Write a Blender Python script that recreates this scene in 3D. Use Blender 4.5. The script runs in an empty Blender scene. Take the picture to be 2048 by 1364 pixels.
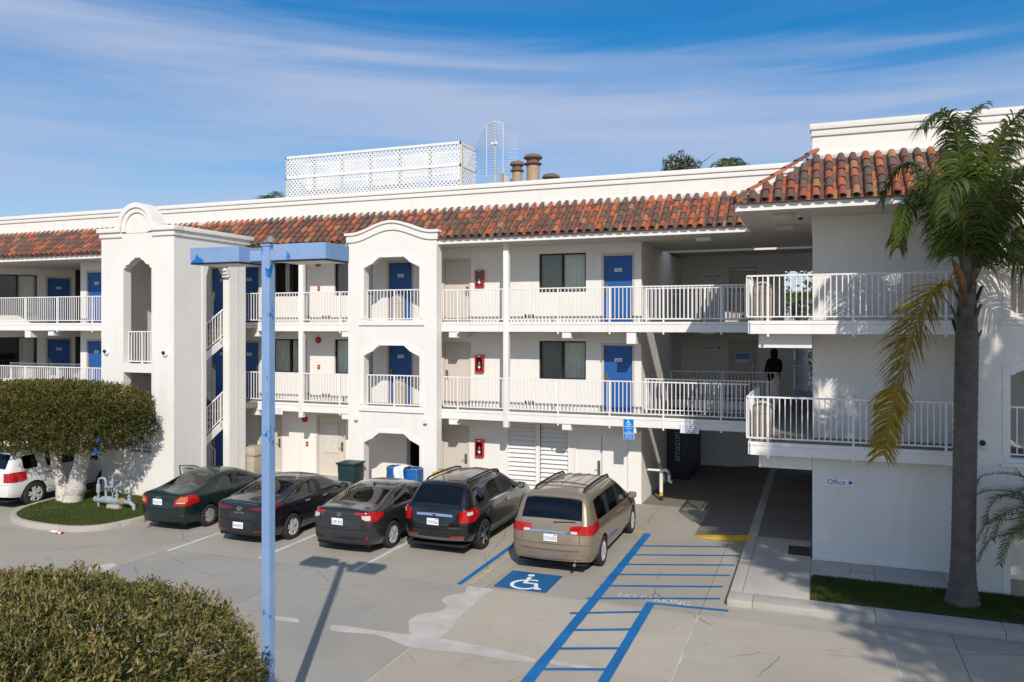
import bpy, bmesh, math, random
import numpy as np
from mathutils import Vector, Matrix
from mathutils.bvhtree import BVHTree

R = math.radians
random.seed(7)
rng = np.random.default_rng(7)
SC = bpy.context.scene
COL = SC.collection

# ------------------------------------------------------------------ camera
cam_d = bpy.data.cameras.new('camera')
cam_d.sensor_width = 36.0
cam_d.lens = 1593.0 / 2048.0 * 36.0
cam_d.shift_y = -30.0 / 2048.0
cam_d.clip_start = 0.05
cam_d.clip_end = 3000
cam = bpy.data.objects.new('camera', cam_d)
COL.objects.link(cam)
cam.location = (0, 0, 5.4)
cam.rotation_euler = (R(90), 0, R(20.93))
SC.camera = cam

# ------------------------------------------------------------------ sky and sun
SUN_EL = R(37.0)
SUN_H = Vector((0.451, -0.892, 0)).normalized()          # towards the sun, on the ground
SUN_DIR = SUN_H * math.cos(SUN_EL) + Vector((0, 0, math.sin(SUN_EL)))
world = bpy.data.worlds.new('World')
SC.world = world
world.use_nodes = True
wn, wl = world.node_tree.nodes, world.node_tree.links
wn.clear()
w_out = wn.new('ShaderNodeOutputWorld')
w_bg = wn.new('ShaderNodeBackground')
w_bg.inputs['Strength'].default_value = 0.12
sky = wn.new('ShaderNodeTexSky')
sky.sky_type = 'NISHITA'
sky.sun_disc = False
sky.sun_elevation = SUN_EL
sky.sun_rotation = math.atan2(SUN_DIR.x, SUN_DIR.y)
sky.altitude = 100
sky.air_density = 1.0
sky.dust_density = 0.6
sky.ozone_density = 2.2
geo = wn.new('ShaderNodeTexCoord')
# thin streaky high cloud, laid out by direction over the whole dome
def w_noise(rot, scale, loc, sc, det, rough, dist):
    mpn = wn.new('ShaderNodeMapping')
    mpn.inputs['Rotation'].default_value = rot
    mpn.inputs['Scale'].default_value = scale
    mpn.inputs['Location'].default_value = loc
    wl.new(geo.outputs['Generated'], mpn.inputs['Vector'])
    n_ = wn.new('ShaderNodeTexNoise')
    n_.inputs['Scale'].default_value = sc
    n_.inputs['Detail'].default_value = det
    n_.inputs['Roughness'].default_value = rough
    n_.inputs['Distortion'].default_value = dist
    wl.new(mpn.outputs[0], n_.inputs['Vector'])
    return n_.outputs['Fac']
def w_range(v, a, b, c, d, smooth=True):
    r_ = wn.new('ShaderNodeMapRange')
    if smooth: r_.interpolation_type = 'SMOOTHSTEP'
    for k_, q in (('From Min', a), ('From Max', b), ('To Min', c), ('To Max', d)): r_.inputs[k_].default_value = q
    wl.new(v, r_.inputs['Value'])
    return r_.outputs[0]
def w_mul(a, b):
    m_ = wn.new('ShaderNodeMath'); m_.operation = 'MULTIPLY'
    wl.new(a, m_.inputs[0])
    if isinstance(b, float): m_.inputs[1].default_value = b
    else: wl.new(b, m_.inputs[1])
    return m_.outputs[0]
# cirrus lies in long sheets: cover follows a slightly tilted height over the horizon, frayed by streaky noise
dotn = wn.new('ShaderNodeVectorMath'); dotn.operation = 'DOT_PRODUCT'
wl.new(geo.outputs['Generated'], dotn.inputs[0])
dotn.inputs[1].default_value = (0.10 * math.cos(R(20.93)), 0.10 * math.sin(R(20.93)), 1.0)
fray = w_range(w_noise((0, R(4.2), R(20.9)), (1.2, 1.2, 16.0), (0.2, 0.7, 0.1), 1.5, 7, 0.55, 0.6), 0.25, 0.75, -0.035, 0.035, False)
hgt = wn.new('ShaderNodeMath'); hgt.operation = 'ADD'
wl.new(dotn.outputs['Value'], hgt.inputs[0]); wl.new(fray, hgt.inputs[1])
rmp = wn.new('ShaderNodeValToRGB')
rmp.color_ramp.interpolation = 'EASE'
stops = [(0.0, .60), (0.06, .62), (0.115, .74), (0.16, .68), (0.205, .72), (0.265, .86), (0.315, .42), (0.352, .10), (0.40, .10), (0.46, .5), (0.56, .55), (0.66, .2), (0.80, .5), (1.0, .4)]
el_ = rmp.color_ramp.elements
el_[0].position, el_[1].position = stops[0][0], stops[-1][0]
el_[0].color = (stops[0][1],) * 3 + (1,); el_[1].color = (stops[-1][1],) * 3 + (1,)
for p_, v_ in stops[1:-1]:
    e_ = el_.new(p_); e_.color = (v_, v_, v_, 1)
wl.new(hgt.outputs[0], rmp.inputs['Fac'])
wisps = w_range(w_noise((0, R(4.2), R(20.9)), (0.8, 0.8, 11.0), (0.6, 0.3, 0.4), 1.4, 7, 0.56, 0.6), 0.30, 0.62, 0.45, 1.0)
cover = w_mul(rmp.outputs['Color'], wisps)
hs = wn.new('ShaderNodeHueSaturation')
hs.inputs['Saturation'].default_value = 1.56
hs.inputs['Value'].default_value = 1.0
wl.new(sky.outputs[0], hs.inputs['Color'])
mixs = wn.new('ShaderNodeMix')
mixs.data_type = 'RGBA'
wl.new(cover, mixs.inputs['Factor'])
wl.new(hs.outputs[0], mixs.inputs['A'])
mixs.inputs['B'].default_value = (3.95, 4.55, 6.05, 1)
wl.new(mixs.outputs['Result'], w_bg.inputs['Color'])
wl.new(w_bg.outputs[0], w_out.inputs['Surface'])

sun_d = bpy.data.lights.new('sun', 'SUN')
sun_d.energy = 3.9
sun_d.angle = R(0.53)
sun_d.color = (1.0, 0.945, 0.86)
sun = bpy.data.objects.new('sun', sun_d)
COL.objects.link(sun)
sun.location = SUN_DIR * 60
sun.rotation_euler = SUN_DIR.to_track_quat('Z', 'Y').to_euler()

vs = SC.view_settings
vs.view_transform = 'Standard'
vs.look = 'None'
vs.exposure = 0.03
vs.gamma = 1.0
vs.use_curve_mapping = False
SC.cycles.max_bounces = 8
SC.cycles.transparent_max_bounces = 12

# ------------------------------------------------------------------ helpers
WORLD = {}

def place(o, parent, world):
    if parent is not None:
        o.parent = parent
        if world:
            o.matrix_parent_inverse = WORLD[parent].inverted()
            WORLD[o] = o.matrix_basis.copy()
        else:
            WORLD[o] = WORLD[parent] @ o.matrix_basis
    else:
        WORLD[o] = o.matrix_basis.copy()

def tag(o, label=None, cat=None, group=None, kind=None):
    if label: o['label'] = label
    if cat: o['category'] = cat
    if group: o['group'] = group
    if kind: o['kind'] = kind
    return o

def thing(name, label, cat, loc=(0, 0, 0), rz=0.0, group=None):
    o = bpy.data.objects.new(name, None)
    o.empty_display_size = 0.2
    COL.objects.link(o)
    o.location = loc
    o.rotation_euler = (0, 0, rz)
    WORLD[o] = Matrix.Translation(loc) @ Matrix.Rotation(rz, 4, 'Z')
    return tag(o, label, cat, group)

def inst(name, mesh, parent=None, loc=(0, 0, 0), rot=(0, 0, 0), scale=(1, 1, 1), world=True):
    o = bpy.data.objects.new(name, mesh)
    COL.objects.link(o)
    o.location = loc
    o.rotation_euler = rot
    o.scale = scale
    m = Matrix.LocRotScale(Vector(loc), o.rotation_euler.copy(), Vector(scale))
    if parent is not None:
        o.parent = parent
        if world:
            o.matrix_parent_inverse = WORLD[parent].inverted()
            WORLD[o] = m
        else:
            WORLD[o] = WORLD[parent] @ m
    else:
        WORLD[o] = m
    return o

class MB:
    """collects polygons; build() links them as ONE mesh object"""
    def __init__(self):
        self.v, self.f, self.mi = [], [], []
        self.m = 0
    def face(self, pts):
        n = len(self.v)
        self.v.extend([tuple(p) for p in pts])
        self.f.append(tuple(range(n, n + len(pts))))
        self.mi.append(self.m)
    def quads(self, idx_faces, verts):
        n = len(self.v)
        self.v.extend([tuple(p) for p in verts])
        for f in idx_faces:
            self.f.append(tuple(i + n for i in f))
            self.mi.append(self.m)
        return self
    def box(self, x0, x1, y0, y1, z0, z1):
        if x0 > x1: x0, x1 = x1, x0
        if y0 > y1: y0, y1 = y1, y0
        if z0 > z1: z0, z1 = z1, z0
        return self.quads([(0, 3, 2, 1), (4, 5, 6, 7), (0, 1, 5, 4), (1, 2, 6, 5), (2, 3, 7, 6), (3, 0, 4, 7)],
                   [(x0, y0, z0), (x1, y0, z0), (x1, y1, z0), (x0, y1, z0), (x0, y0, z1), (x1, y0, z1), (x1, y1, z1), (x0, y1, z1)])
    def prism(self, pts, axis, a0, a1):
        """polygon pts (2-D, counter-clockwise) swept along an axis: 'x' (y,z), 'y' (x,z), 'z' (x,y)"""
        def mk(p, a):
            if axis == 'x': return (a, p[0], p[1])
            if axis == 'y': return (p[0], a, p[1])
            return (p[0], p[1], a)
        n = len(pts)
        vs = [mk(p, a0) for p in pts] + [mk(p, a1) for p in pts]
        fs = [(i, (i + 1) % n, n + (i + 1) % n, n + i) for i in range(n)]
        fs += [tuple(range(n - 1, -1, -1)), tuple(range(n, 2 * n))]
        return self.quads(fs, vs)
    def tube(self, path, r, n=8, caps=True, closed=False):
        path = [Vector(p) for p in path]
        m = len(path)
        rs = r if isinstance(r, (list, tuple)) else [r] * m
        vs, prev = [], None
        for i, p in enumerate(path):
            if closed:
                t = path[(i + 1) % m] - path[(i - 1) % m]
            else:
                t = path[min(i + 1, m - 1)] - path[max(i - 1, 0)]
            t.normalize()
            if prev is None:
                u = t.orthogonal().normalized()
            else:
                u = (prev - t * prev.dot(t))
                if u.length < 1e-6: u = t.orthogonal()
                u.normalize()
            prev = u
            w = t.cross(u)
            for k in range(n):
                a = 2 * math.pi * k / n
                vs.append(p + (u * math.cos(a) + w * math.sin(a)) * rs[i])
        fs = []
        mm_ = m if closed else m - 1
        for i in range(mm_):
            j = (i + 1) % m
            for k in range(n):
                fs.append((i * n + k, i * n + (k + 1) % n, j * n + (k + 1) % n, j * n + k))
        if caps and not closed:
            fs.append(tuple(range(n - 1, -1, -1)))
            fs.append(tuple((m - 1) * n + k for k in range(n)))
        return self.quads(fs, vs)
    def lathe(self, prof, n=24, c=(0, 0, 0), axis='z', cap=True):
        vs, fs = [], []
        for (r, h) in prof:
            for k in range(n):
                a = 2 * math.pi * k / n
                if axis == 'z': vs.append((c[0] + r * math.cos(a), c[1] + r * math.sin(a), c[2] + h))
                elif axis == 'x': vs.append((c[0] + h, c[1] + r * math.cos(a), c[2] + r * math.sin(a)))
                else: vs.append((c[0] + r * math.sin(a), c[1] + h, c[2] + r * math.cos(a)))
        for i in range(len(prof) - 1):
            for k in range(n):
                fs.append((i * n + k, i * n + (k + 1) % n, (i + 1) * n + (k + 1) % n, (i + 1) * n + k))
        if cap:
            fs.append(tuple(range(n - 1, -1, -1)))
            fs.append(tuple((len(prof) - 1) * n + k for k in range(n)))
        return self.quads(fs, vs)
    def add(self, other, mat=None):
        n = len(self.v)
        self.v.extend([tuple(mat @ Vector(p)) if mat is not None else p for p in other.v])
        self.f.extend([tuple(i + n for i in f) for f in other.f])
        self.mi.extend(other.mi)
        return self
    def xf(self, mat):
        self.v = [tuple(mat @ Vector(p)) for p in self.v]
        return self
    def mesh(self, name, mat, smooth=False, bevel=0.0, seg=2, angle=35, recalc=False):
        me = bpy.data.meshes.new(name)
        me.from_pydata(self.v, [], self.f)
        mats = mat if isinstance(mat, (list, tuple)) else [mat]
        for mt in mats: me.materials.append(M[mt] if isinstance(mt, str) else mt)
        if len(mats) > 1: me.polygons.foreach_set('material_index', self.mi)
        if bevel > 0 or recalc:
            bm = bmesh.new()
            bm.from_mesh(me)
            if recalc:
                bmesh.ops.remove_doubles(bm, verts=bm.verts, dist=1e-5)
                bmesh.ops.recalc_face_normals(bm, faces=bm.faces)
            if bevel > 0:
                es = [e for e in bm.edges if len(e.link_faces) == 2 and e.calc_face_angle(0) > R(30)]
                bmesh.ops.bevel(bm, geom=es, offset=bevel, segments=seg, affect='EDGES', profile=0.6, clamp_overlap=True)
            bm.to_mesh(me)
            bm.free()
        if smooth:
            me.polygons.foreach_set('use_smooth', [True] * len(me.polygons))
            me.set_sharp_from_angle(angle=R(angle))
        me.update()
        return me
    def build(self, name, mat, parent=None, world=True, loc=(0, 0, 0), rot=(0, 0, 0), **kw):
        return inst(name, self.mesh(name, mat, **kw), parent, loc=loc, rot=rot, world=world)

_txt = {}
def text_mb(s, size=0.1, align='CENTER', depth=0.0):
    """flat lettering as mesh data, in the XZ plane facing -Y, baseline z=0"""
    cu = bpy.data.curves.new('lettering', 'FONT')
    cu.body = s
    cu.size = size
    cu.align_x = align
    cu.fill_mode = 'BOTH'
    cu.extrude = depth
    cu.resolution_u = 3
    o = bpy.data.objects.new('lettering', cu)
    COL.objects.link(o)
    dg = bpy.context.evaluated_depsgraph_get()
    ev = o.evaluated_get(dg)
    me = ev.to_mesh()
    b = MB()
    b.v = [(v.co.x, -v.co.z, v.co.y) for v in me.vertices]
    b.f = [tuple(p.vertices) for p in me.polygons]
    b.mi = [0] * len(b.f)
    ev.to_mesh_clear()
    bpy.data.objects.remove(o)
    bpy.data.curves.remove(cu)
    return b

# ------------------------------------------------------------------ materials
M = {}
def _nt(name):
    m = bpy.data.materials.new(name)
    m.use_nodes = True
    nt = m.node_tree
    bs = nt.nodes['Principled BSDF']
    M[name] = m
    return m, nt, bs

def _noise(nt, vec, scale, detail=4, rough=0.55, dist=0.0, stretch=None):
    if stretch is not None:
        mpn = nt.nodes.new('ShaderNodeMapping')
        mpn.inputs['Scale'].default_value = stretch
        nt.links.new(vec, mpn.inputs['Vector'])
        vec = mpn.outputs[0]
    n = nt.nodes.new('ShaderNodeTexNoise')
    n.inputs['Scale'].default_value = scale
    n.inputs['Detail'].default_value = detail
    n.inputs['Roughness'].default_value = rough
    n.inputs['Distortion'].default_value = dist
    nt.links.new(vec, n.inputs['Vector'])
    return n.outputs['Fac']

def _range(nt, val, a, b, c, d):
    n = nt.nodes.new('ShaderNodeMapRange')
    n.inputs['From Min'].default_value = a
    n.inputs['From Max'].default_value = b
    n.inputs['To Min'].default_value = c
    n.inputs['To Max'].default_value = d
    nt.links.new(val, n.inputs['Value'])
    return n.outputs[0]

def _mix(nt, fac, a, b, blend='MIX'):
    n = nt.nodes.new('ShaderNodeMix')
    n.data_type = 'RGBA'
    n.blend_type = blend
    for sock, v in (('Factor', fac), ('A', a), ('B', b)):
        if isinstance(v, (int, float)): n.inputs[sock].default_value = v
        elif isinstance(v, tuple): n.inputs[sock].default_value = (*v, 1) if len(v) == 3 else v
        else: nt.links.new(v, n.inputs[sock])
    return n.outputs['Result']

def _bump(nt, bs, height, strength, dist):
    b = nt.nodes.new('ShaderNodeBump')
    b.inputs['Strength'].default_value = strength
    b.inputs['Distance'].default_value = dist
    nt.links.new(height, b.inputs['Height'])
    nt.links.new(b.outputs[0], bs.inputs['Normal'])

def _vec(nt, space):
    if space == 'W':
        return nt.nodes.new('ShaderNodeNewGeometry').outputs['Position']
    return nt.nodes.new('ShaderNodeTexCoord').outputs['Object']

def pmat(name, col, rough=0.6, metal=0.0, var=0.08, vscale=2.5, bump=0.0, bscale=60, bdist=0.01, spec=0.5,
         coat=0.0, space='W', streak=0.0, worn=None, wornamt=0.5, wscale=3.0, rvar=0.1):
    """one procedural surface: colour with noise variation, optional grime streaks, wear patches and relief"""
    m, nt, bs = _nt(name)
    v = _vec(nt, space)
    c = _mix(nt, _range(nt, _noise(nt, v, vscale, 5), 0.3, 0.7, 0.0, 1.0),
             tuple(x * (1 - var) for x in col), tuple(min(1, x * (1 + var)) for x in col))
    if streak:
        s = _range(nt, _noise(nt, v, 1.0, 5, 0.6, stretch=(5, 5, 0.45)), 0.52, 0.75, 0, streak)
        c = _mix(nt, s, c, (col[0] * .62, col[1] * .58, col[2] * .52))
    if worn:
        w = _range(nt, _noise(nt, v, wscale, 6, 0.62, 0.3), 0.62 - 0.1 * wornamt, 0.64 - 0.1 * wornamt, 0, 1)
        c = _mix(nt, w, c, worn)
    nt.links.new(c, bs.inputs['Base Color'])
    rn = _range(nt, _noise(nt, v, vscale * 3, 4), 0.3, 0.7, max(0.02, rough - rvar), min(1, rough + rvar))
    nt.links.new(rn, bs.inputs['Roughness'])
    bs.inputs['Metallic'].default_value = metal
    bs.inputs['Specular IOR Level'].default_value = spec
    if coat:
        bs.inputs['Coat Weight'].default_value = coat
        bs.inputs['Coat Roughness'].default_value = 0.04
    if bump:
        _bump(nt, bs, _noise(nt, v, bscale, 5, 0.6), bump, bdist)
    return m

pmat('stucco', (0.81, 0.775, 0.715), 0.9, var=0.025, vscale=0.9, bump=0.38, bscale=26, bdist=0.02, spec=0.15, streak=0.16)
pmat('trim', (0.83, 0.80, 0.75), 0.75, var=0.025, vscale=1.4, bump=0.25, bscale=30, bdist=0.008, spec=0.25, streak=0.12)
pmat('fascia', (0.83, 0.80, 0.755), 0.65, var=0.03, vscale=1.7, bump=0.2, bscale=22, bdist=0.006, spec=0.3, streak=0.2)
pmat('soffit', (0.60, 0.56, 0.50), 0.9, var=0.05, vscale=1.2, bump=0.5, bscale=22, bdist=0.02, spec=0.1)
pmat('rail_paint', (0.83, 0.80, 0.77), 0.45, var=0.03, vscale=4, spec=0.4, bump=0.1, bscale=80)
pmat('slab_floor', (0.22, 0.20, 0.18), 0.85, var=0.12, vscale=3, bump=0.3)
pmat('door_blue', (0.014, 0.098, 0.33), 0.5, var=0.05, vscale=2, bump=0.05, bscale=40)
pmat('door_beige', (0.62, 0.55, 0.475), 0.55, var=0.03, vscale=2)
pmat('frame_taupe', (0.57, 0.52, 0.46), 0.55, var=0.04)
pmat('bronze', (0.022, 0.019, 0.017), 0.45, var=0.15, metal=0.4)
pmat('brass_lock', (0.30, 0.25, 0.18), 0.35, metal=0.85)
pmat('steel', (0.62, 0.62, 0.62), 0.3, metal=0.9)
pmat('plate_white', (0.80, 0.79, 0.76), 0.45, var=0.02)
pmat('ink_dark', (0.03, 0.03, 0.035), 0.6)
pmat('curtain', (0.84, 0.84, 0.72), 0.9, var=0.08, vscale=6, space='O')
pmat('curtain_grey', (0.20, 0.20, 0.195), 0.9, var=0.08, vscale=6, space='O')
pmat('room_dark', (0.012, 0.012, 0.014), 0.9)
pmat('red_paint', (0.42, 0.010, 0.012), 0.35, var=0.08)
pmat('ext_red', (0.5, 0.012, 0.012), 0.3)
pmat('ext_green', (0.02, 0.22, 0.14), 0.5)
pmat('black_plastic', (0.018, 0.018, 0.02), 0.45, var=0.12)
pmat('white_plastic', (0.78, 0.78, 0.77), 0.35, var=0.02)
pmat('sign_blue', (0.0, 0.21, 0.62), 0.35, var=0.03)
pmat('sign_white', (0.82, 0.83, 0.86), 0.4, var=0.02)
pmat('ink_blue', (0.012, 0.06, 0.32), 0.5)
pmat('louvre', (0.80, 0.775, 0.735), 0.6, var=0.03, streak=0.15)
pmat('vent_rust', (0.165, 0.105, 0.075), 0.8, var=0.25, vscale=4, bump=0.3)
pmat('vent_tan', (0.44, 0.30, 0.19), 0.75, var=0.12, vscale=3, streak=0.3)
pmat('galv', (0.42, 0.43, 0.44), 0.4, metal=0.7, var=0.1)
pmat('antenna_tan', (0.62, 0.55, 0.42), 0.6)
pmat('lamp_glass', (0.62, 0.60, 0.54), 0.35, var=0.1, vscale=8)
pmat('roof_paper', (0.60, 0.575, 0.535), 0.95, var=0.08, vscale=3, bump=0.5, bscale=30)
pmat('roof_gravel', (0.40, 0.385, 0.36), 0.95, var=0.2, vscale=6, bump=0.5)
pmat('brown_mat', (0.035, 0.032, 0.03), 0.95, var=0.2, bump=0.5, bscale=120)

# ------------------------------------------------------------------ special materials
def concrete(name, col, var=0.10, island=True, stain=0.35, crack=True):
    m, nt, bs = _nt(name)
    v = _vec(nt, 'W')
    big = _range(nt, _noise(nt, v, 0.45, 6, 0.6, 0.6), 0.3, 0.7, 0, 1)
    c = _mix(nt, big, tuple(x * (1 - var) for x in col), tuple(x * (1 + var) for x in col))
    oi = nt.nodes.new('ShaderNodeObjectInfo')
    c = _mix(nt, 1.0, c, _mix(nt, oi.outputs['Random'], (0.90, 0.90, 0.91), (1.06, 1.05, 1.03)), 'MULTIPLY')
    brush = _range(nt, _noise(nt, v, 1.0, 5, 0.7, stretch=(0.9, 9, 1)), 0.35, 0.75, 0, 0.30)
    c = _mix(nt, brush, c, tuple(x * 0.80 for x in col))
    warm = _range(nt, _noise(nt, v, 0.23, 3), 0.45, 0.7, 0, 0.35)
    c = _mix(nt, warm, c, (col[0] * 1.03, col[1] * 0.95, col[2] * 0.82))
    st = _range(nt, _noise(nt, v, 1.1, 7, 0.66, 0.5), 0.60, 0.74, 0, stain)
    c = _mix(nt, st, c, (col[0] * .42, col[1] * .40, col[2] * .38))
    fine = _range(nt, _noise(nt, v, 55, 3), 0.3, 0.7, 0.90, 1.08)
    cmb = nt.nodes.new('ShaderNodeCombineColor')
    for k in range(3): nt.links.new(fine, cmb.inputs[k])
    c = _mix(nt, 1.0, c, cmb.outputs[0], 'MULTIPLY')
    if crack:
        spots = _range(nt, _noise(nt, v, 6.5, 2, 0.4), 0.76, 0.80, 0, 0.55)
        c = _mix(nt, spots, c, (0.06, 0.055, 0.05))
    warp = nt.nodes.new('ShaderNodeTexNoise'); warp.inputs['Scale'].default_value = 1.3; warp.inputs['Detail'].default_value = 5
    nt.links.new(v, warp.inputs['Vector'])
    wv = _mix(nt, .18, v, warp.outputs['Color'])
    vo = nt.nodes.new('ShaderNodeTexVoronoi'); vo.feature = 'DISTANCE_TO_EDGE'; vo.inputs['Scale'].default_value = .42
    nt.links.new(wv, vo.inputs['Vector'])
    ln = _range(nt, vo.outputs['Distance'], 0.002, 0.005, .5, 0)
    gate = _range(nt, _noise(nt, v, .35, 2), .50, .56, 0, 1)
    mg = nt.nodes.new('ShaderNodeMath'); mg.operation = 'MULTIPLY'
    nt.links.new(ln, mg.inputs[0]); nt.links.new(gate, mg.inputs[1])
    c = _mix(nt, mg.outputs[0], c, (0.07, 0.065, 0.06))
    nt.links.new(c, bs.inputs['Base Color'])
    bs.inputs['Roughness'].default_value = 0.88
    bs.inputs['Specular IOR Level'].default_value = 0.25
    _bump(nt, bs, _noise(nt, v, 70, 5, 0.65), 0.25, 0.006)

concrete('concrete', (0.385, 0.352, 0.295))
concrete('concrete_grey', (0.345, 0.325, 0.287), stain=.5)
concrete('concrete_shaded', (0.20, 0.182, 0.155), stain=.5)  # darker copy of the concrete; the drive-through's shade is put into its colour
concrete('concrete_pale', (0.435, 0.39, 0.315), stain=.25)
concrete('concrete_walk', (0.45, 0.425, 0.38), stain=0.2)
concrete('concrete_kerb', (0.44, 0.415, 0.365), stain=0.45)
pmat('joint_dirt', (0.12, 0.11, 0.10), 0.95)
pmat('asphalt', (0.075, 0.073, 0.07), 0.95, var=0.2, vscale=1.5, bump=0.4, bscale=90)
pmat('sealant', (0.50, 0.462, 0.405), 0.9, var=0.14, vscale=2.2, bump=0.3, bscale=20)
def paint(name, col, wear):
    m, nt, bs = _nt(name)
    v = _vec(nt, 'W')
    w = _range(nt, _noise(nt, v, 9, 6, 0.7, 0.4), 0.70 - wear, 0.74 - wear, 0, 1)
    tint = _mix(nt, _range(nt, _noise(nt, v, 1.3, 5), 0.3, 0.7, 0, 1), tuple(x * .78 for x in col), tuple(min(1, x * 1.15) for x in col))
    nt.links.new(_mix(nt, w, tint, (0.40, 0.38, 0.34)), bs.inputs['Base Color'])
    bs.inputs['Roughness'].default_value = 0.7
    _bump(nt, bs, _noise(nt, v, 70, 5, 0.65), 0.2, 0.005)
paint('paint_blue', (0.0, 0.135, 0.37), 0.0)
paint('paint_blue_dark', (0.005, 0.11, 0.27), 0.02)
paint('paint_white', (0.60, 0.60, 0.58), 0.10)
paint('paint_white_new', (0.80, 0.80, 0.78), 0.03)
paint('paint_ghost', (0.62, 0.60, 0.56), 0.16)
paint('paint_yellow', (0.62, 0.42, 0.03), 0.02)
paint('paint_yellow_old', (0.52, 0.40, 0.14), 0.20)

def tile_mat():
    m, nt, bs = _nt('terracotta')
    oi = nt.nodes.new('ShaderNodeObjectInfo')
    g = nt.nodes.new('ShaderNodeNewGeometry')
    ad = nt.nodes.new('ShaderNodeMath'); ad.operation = 'ADD'
    nt.links.new(oi.outputs['Random'], ad.inputs[0]); nt.links.new(g.outputs['Random Per Island'], ad.inputs[1])
    fr = nt.nodes.new('ShaderNodeMath'); fr.operation = 'FRACT'
    nt.links.new(ad.outputs[0], fr.inputs[0])
    ra = nt.nodes.new('ShaderNodeValToRGB')
    ra.color_ramp.interpolation = 'CONSTANT'
    cols = [(0.0, (0.40, 0.108, 0.046)), (0.15, (0.30, 0.085, 0.047)), (0.27, (0.45, 0.135, 0.055)), (0.36, (0.165, 0.070, 0.055)),
            (0.54, (0.125, 0.062, 0.053)), (0.68, (0.135, 0.096, 0.066)), (0.82, (0.110, 0.083, 0.062)), (0.94, (0.36, 0.175, 0.078))]
    el = ra.color_ramp.elements
    el[0].position, el[0].color = cols[0][0], (*cols[0][1], 1)
    el[1].position, el[1].color = cols[1][0], (*cols[1][1], 1)
    for p, c in cols[2:]:
        e = el.new(p); e.color = (*c, 1)
    nt.links.new(fr.outputs[0], ra.inputs['Fac'])
    v = _vec(nt, 'W')
    c = _mix(nt, _range(nt, _noise(nt, v, 14, 5, 0.65), 0.35, 0.7, 0, 0.45), ra.outputs['Color'], (0.17, 0.115, 0.085))
    c = _mix(nt, _range(nt, _noise(nt, v, 2.2, 5, 0.65), 0.62, 0.72, 0, 0.5), c, (0.07, 0.055, 0.045))
    nt.links.new(c, bs.inputs['Base Color'])
    bs.inputs['Roughness'].default_value = 0.8
    bs.inputs['Specular IOR Level'].default_value = 0.3
    _bump(nt, bs, _noise(nt, v, 90, 4), 0.2, 0.004)
tile_mat()

def glass_mat(name, tint, refl=1.0, rough=0.015):
    m = bpy.data.materials.new(name); m.use_nodes = True; M[name] = m
    nt = m.node_tree; nt.nodes.clear()
    out = nt.nodes.new('ShaderNodeOutputMaterial')
    tr = nt.nodes.new('ShaderNodeBsdfTransparent'); tr.inputs['Color'].default_value = (*tint, 1)
    gl = nt.nodes.new('ShaderNodeBsdfGlossy'); gl.inputs['Roughness'].default_value = rough
    gl.inputs['Color'].default_value = (refl, refl, refl, 1)
    fr = nt.nodes.new('ShaderNodeFresnel'); fr.inputs['IOR'].default_value = 1.62
    mx = nt.nodes.new('ShaderNodeMixShader')
    nt.links.new(fr.outputs[0], mx.inputs['Fac']); nt.links.new(tr.outputs[0], mx.inputs[1]); nt.links.new(gl.outputs[0], mx.inputs[2])
    nt.links.new(mx.outputs[0], out.inputs['Surface'])
glass_mat('window_glass', (0.88, 0.90, 0.90))
glass_mat('screen_glass', (0.50, 0.51, 0.52))
glass_mat('car_glass_clear', (0.62, 0.68, 0.66))
glass_mat('car_glass_dark', (0.055, 0.058, 0.065))

# ------------------------------------------------------------------ ground and parking lot
def struct(o): o['kind'] = 'structure'; return o

g = MB(); g.face([(-700, -400, -0.06), (700, -400, -0.06), (700, 900, -0.06), (-700, 900, -0.06)])
struct(g.build('ground', 'asphalt'))
lot = MB(); lot.face([(-46, -14, -0.010), (22, -14, -0.010), (22, 33.5, -0.010), (-46, 33.5, -0.010)])
LOT = struct(lot.build('parking_lot', 'joint_dirt'))
XJ = [-46, -40.2, -36.0, -31.7, -27.5, -23.2, -19.0, -14.72, -10.55, -6.37, -2.05, 2.2, 6.4, 10.6, 14.8, 22]
YJ = [-14, -8.2, -5.3, -2.4, 0.5, 3.4, 6.3, 9.25, 12.2, 15.12, 19.6, 24.0, 28.4, 33.5]
gap = 0.006
for i in range(len(XJ) - 1):
    for j in range(len(YJ) - 1):
        b = MB()
        b.box(XJ[i] + gap, XJ[i + 1] - gap, YJ[j] + gap, YJ[j + 1] - gap, -0.05, 0.0)
        cx, cy = (XJ[i] + XJ[i + 1]) / 2, (YJ[j] + YJ[j + 1]) / 2
        b.build('concrete_slab', 'concrete_grey' if (-15 < cx < -6.4 and 9 < cy < 15.1) else ('concrete_pale' if cx > -6.4 and cy < 15.2 else ('concrete_shaded' if cy > 24 else 'concrete')), LOT)

def strip(mb, a, b, w, z=0.004, jit=0.0, n=1):
    a, b = Vector((*a, z)), Vector((*b, z))
    d = (b - a).normalized()
    s = Vector((-d.y, d.x, 0)) * (w / 2)
    L, Rr = [], []
    for k in range(n + 1):
        p = a.lerp(b, k / n)
        j1, j2 = (random.uniform(-jit, jit) for _ in range(2))
        L.append(p + s * (1 + j1)); Rr.append(p - s * (1 + j2))
    for k in range(n):
        mb.face([Rr[k], Rr[k + 1], L[k + 1], L[k]])
    return mb

def line(name, mat, a, b, w, z=0.004, jit=0.05, n=14):
    mb = MB(); strip(mb, a, b, w, z, jit, n)
    return mb.build(name, mat, LOT)

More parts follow.
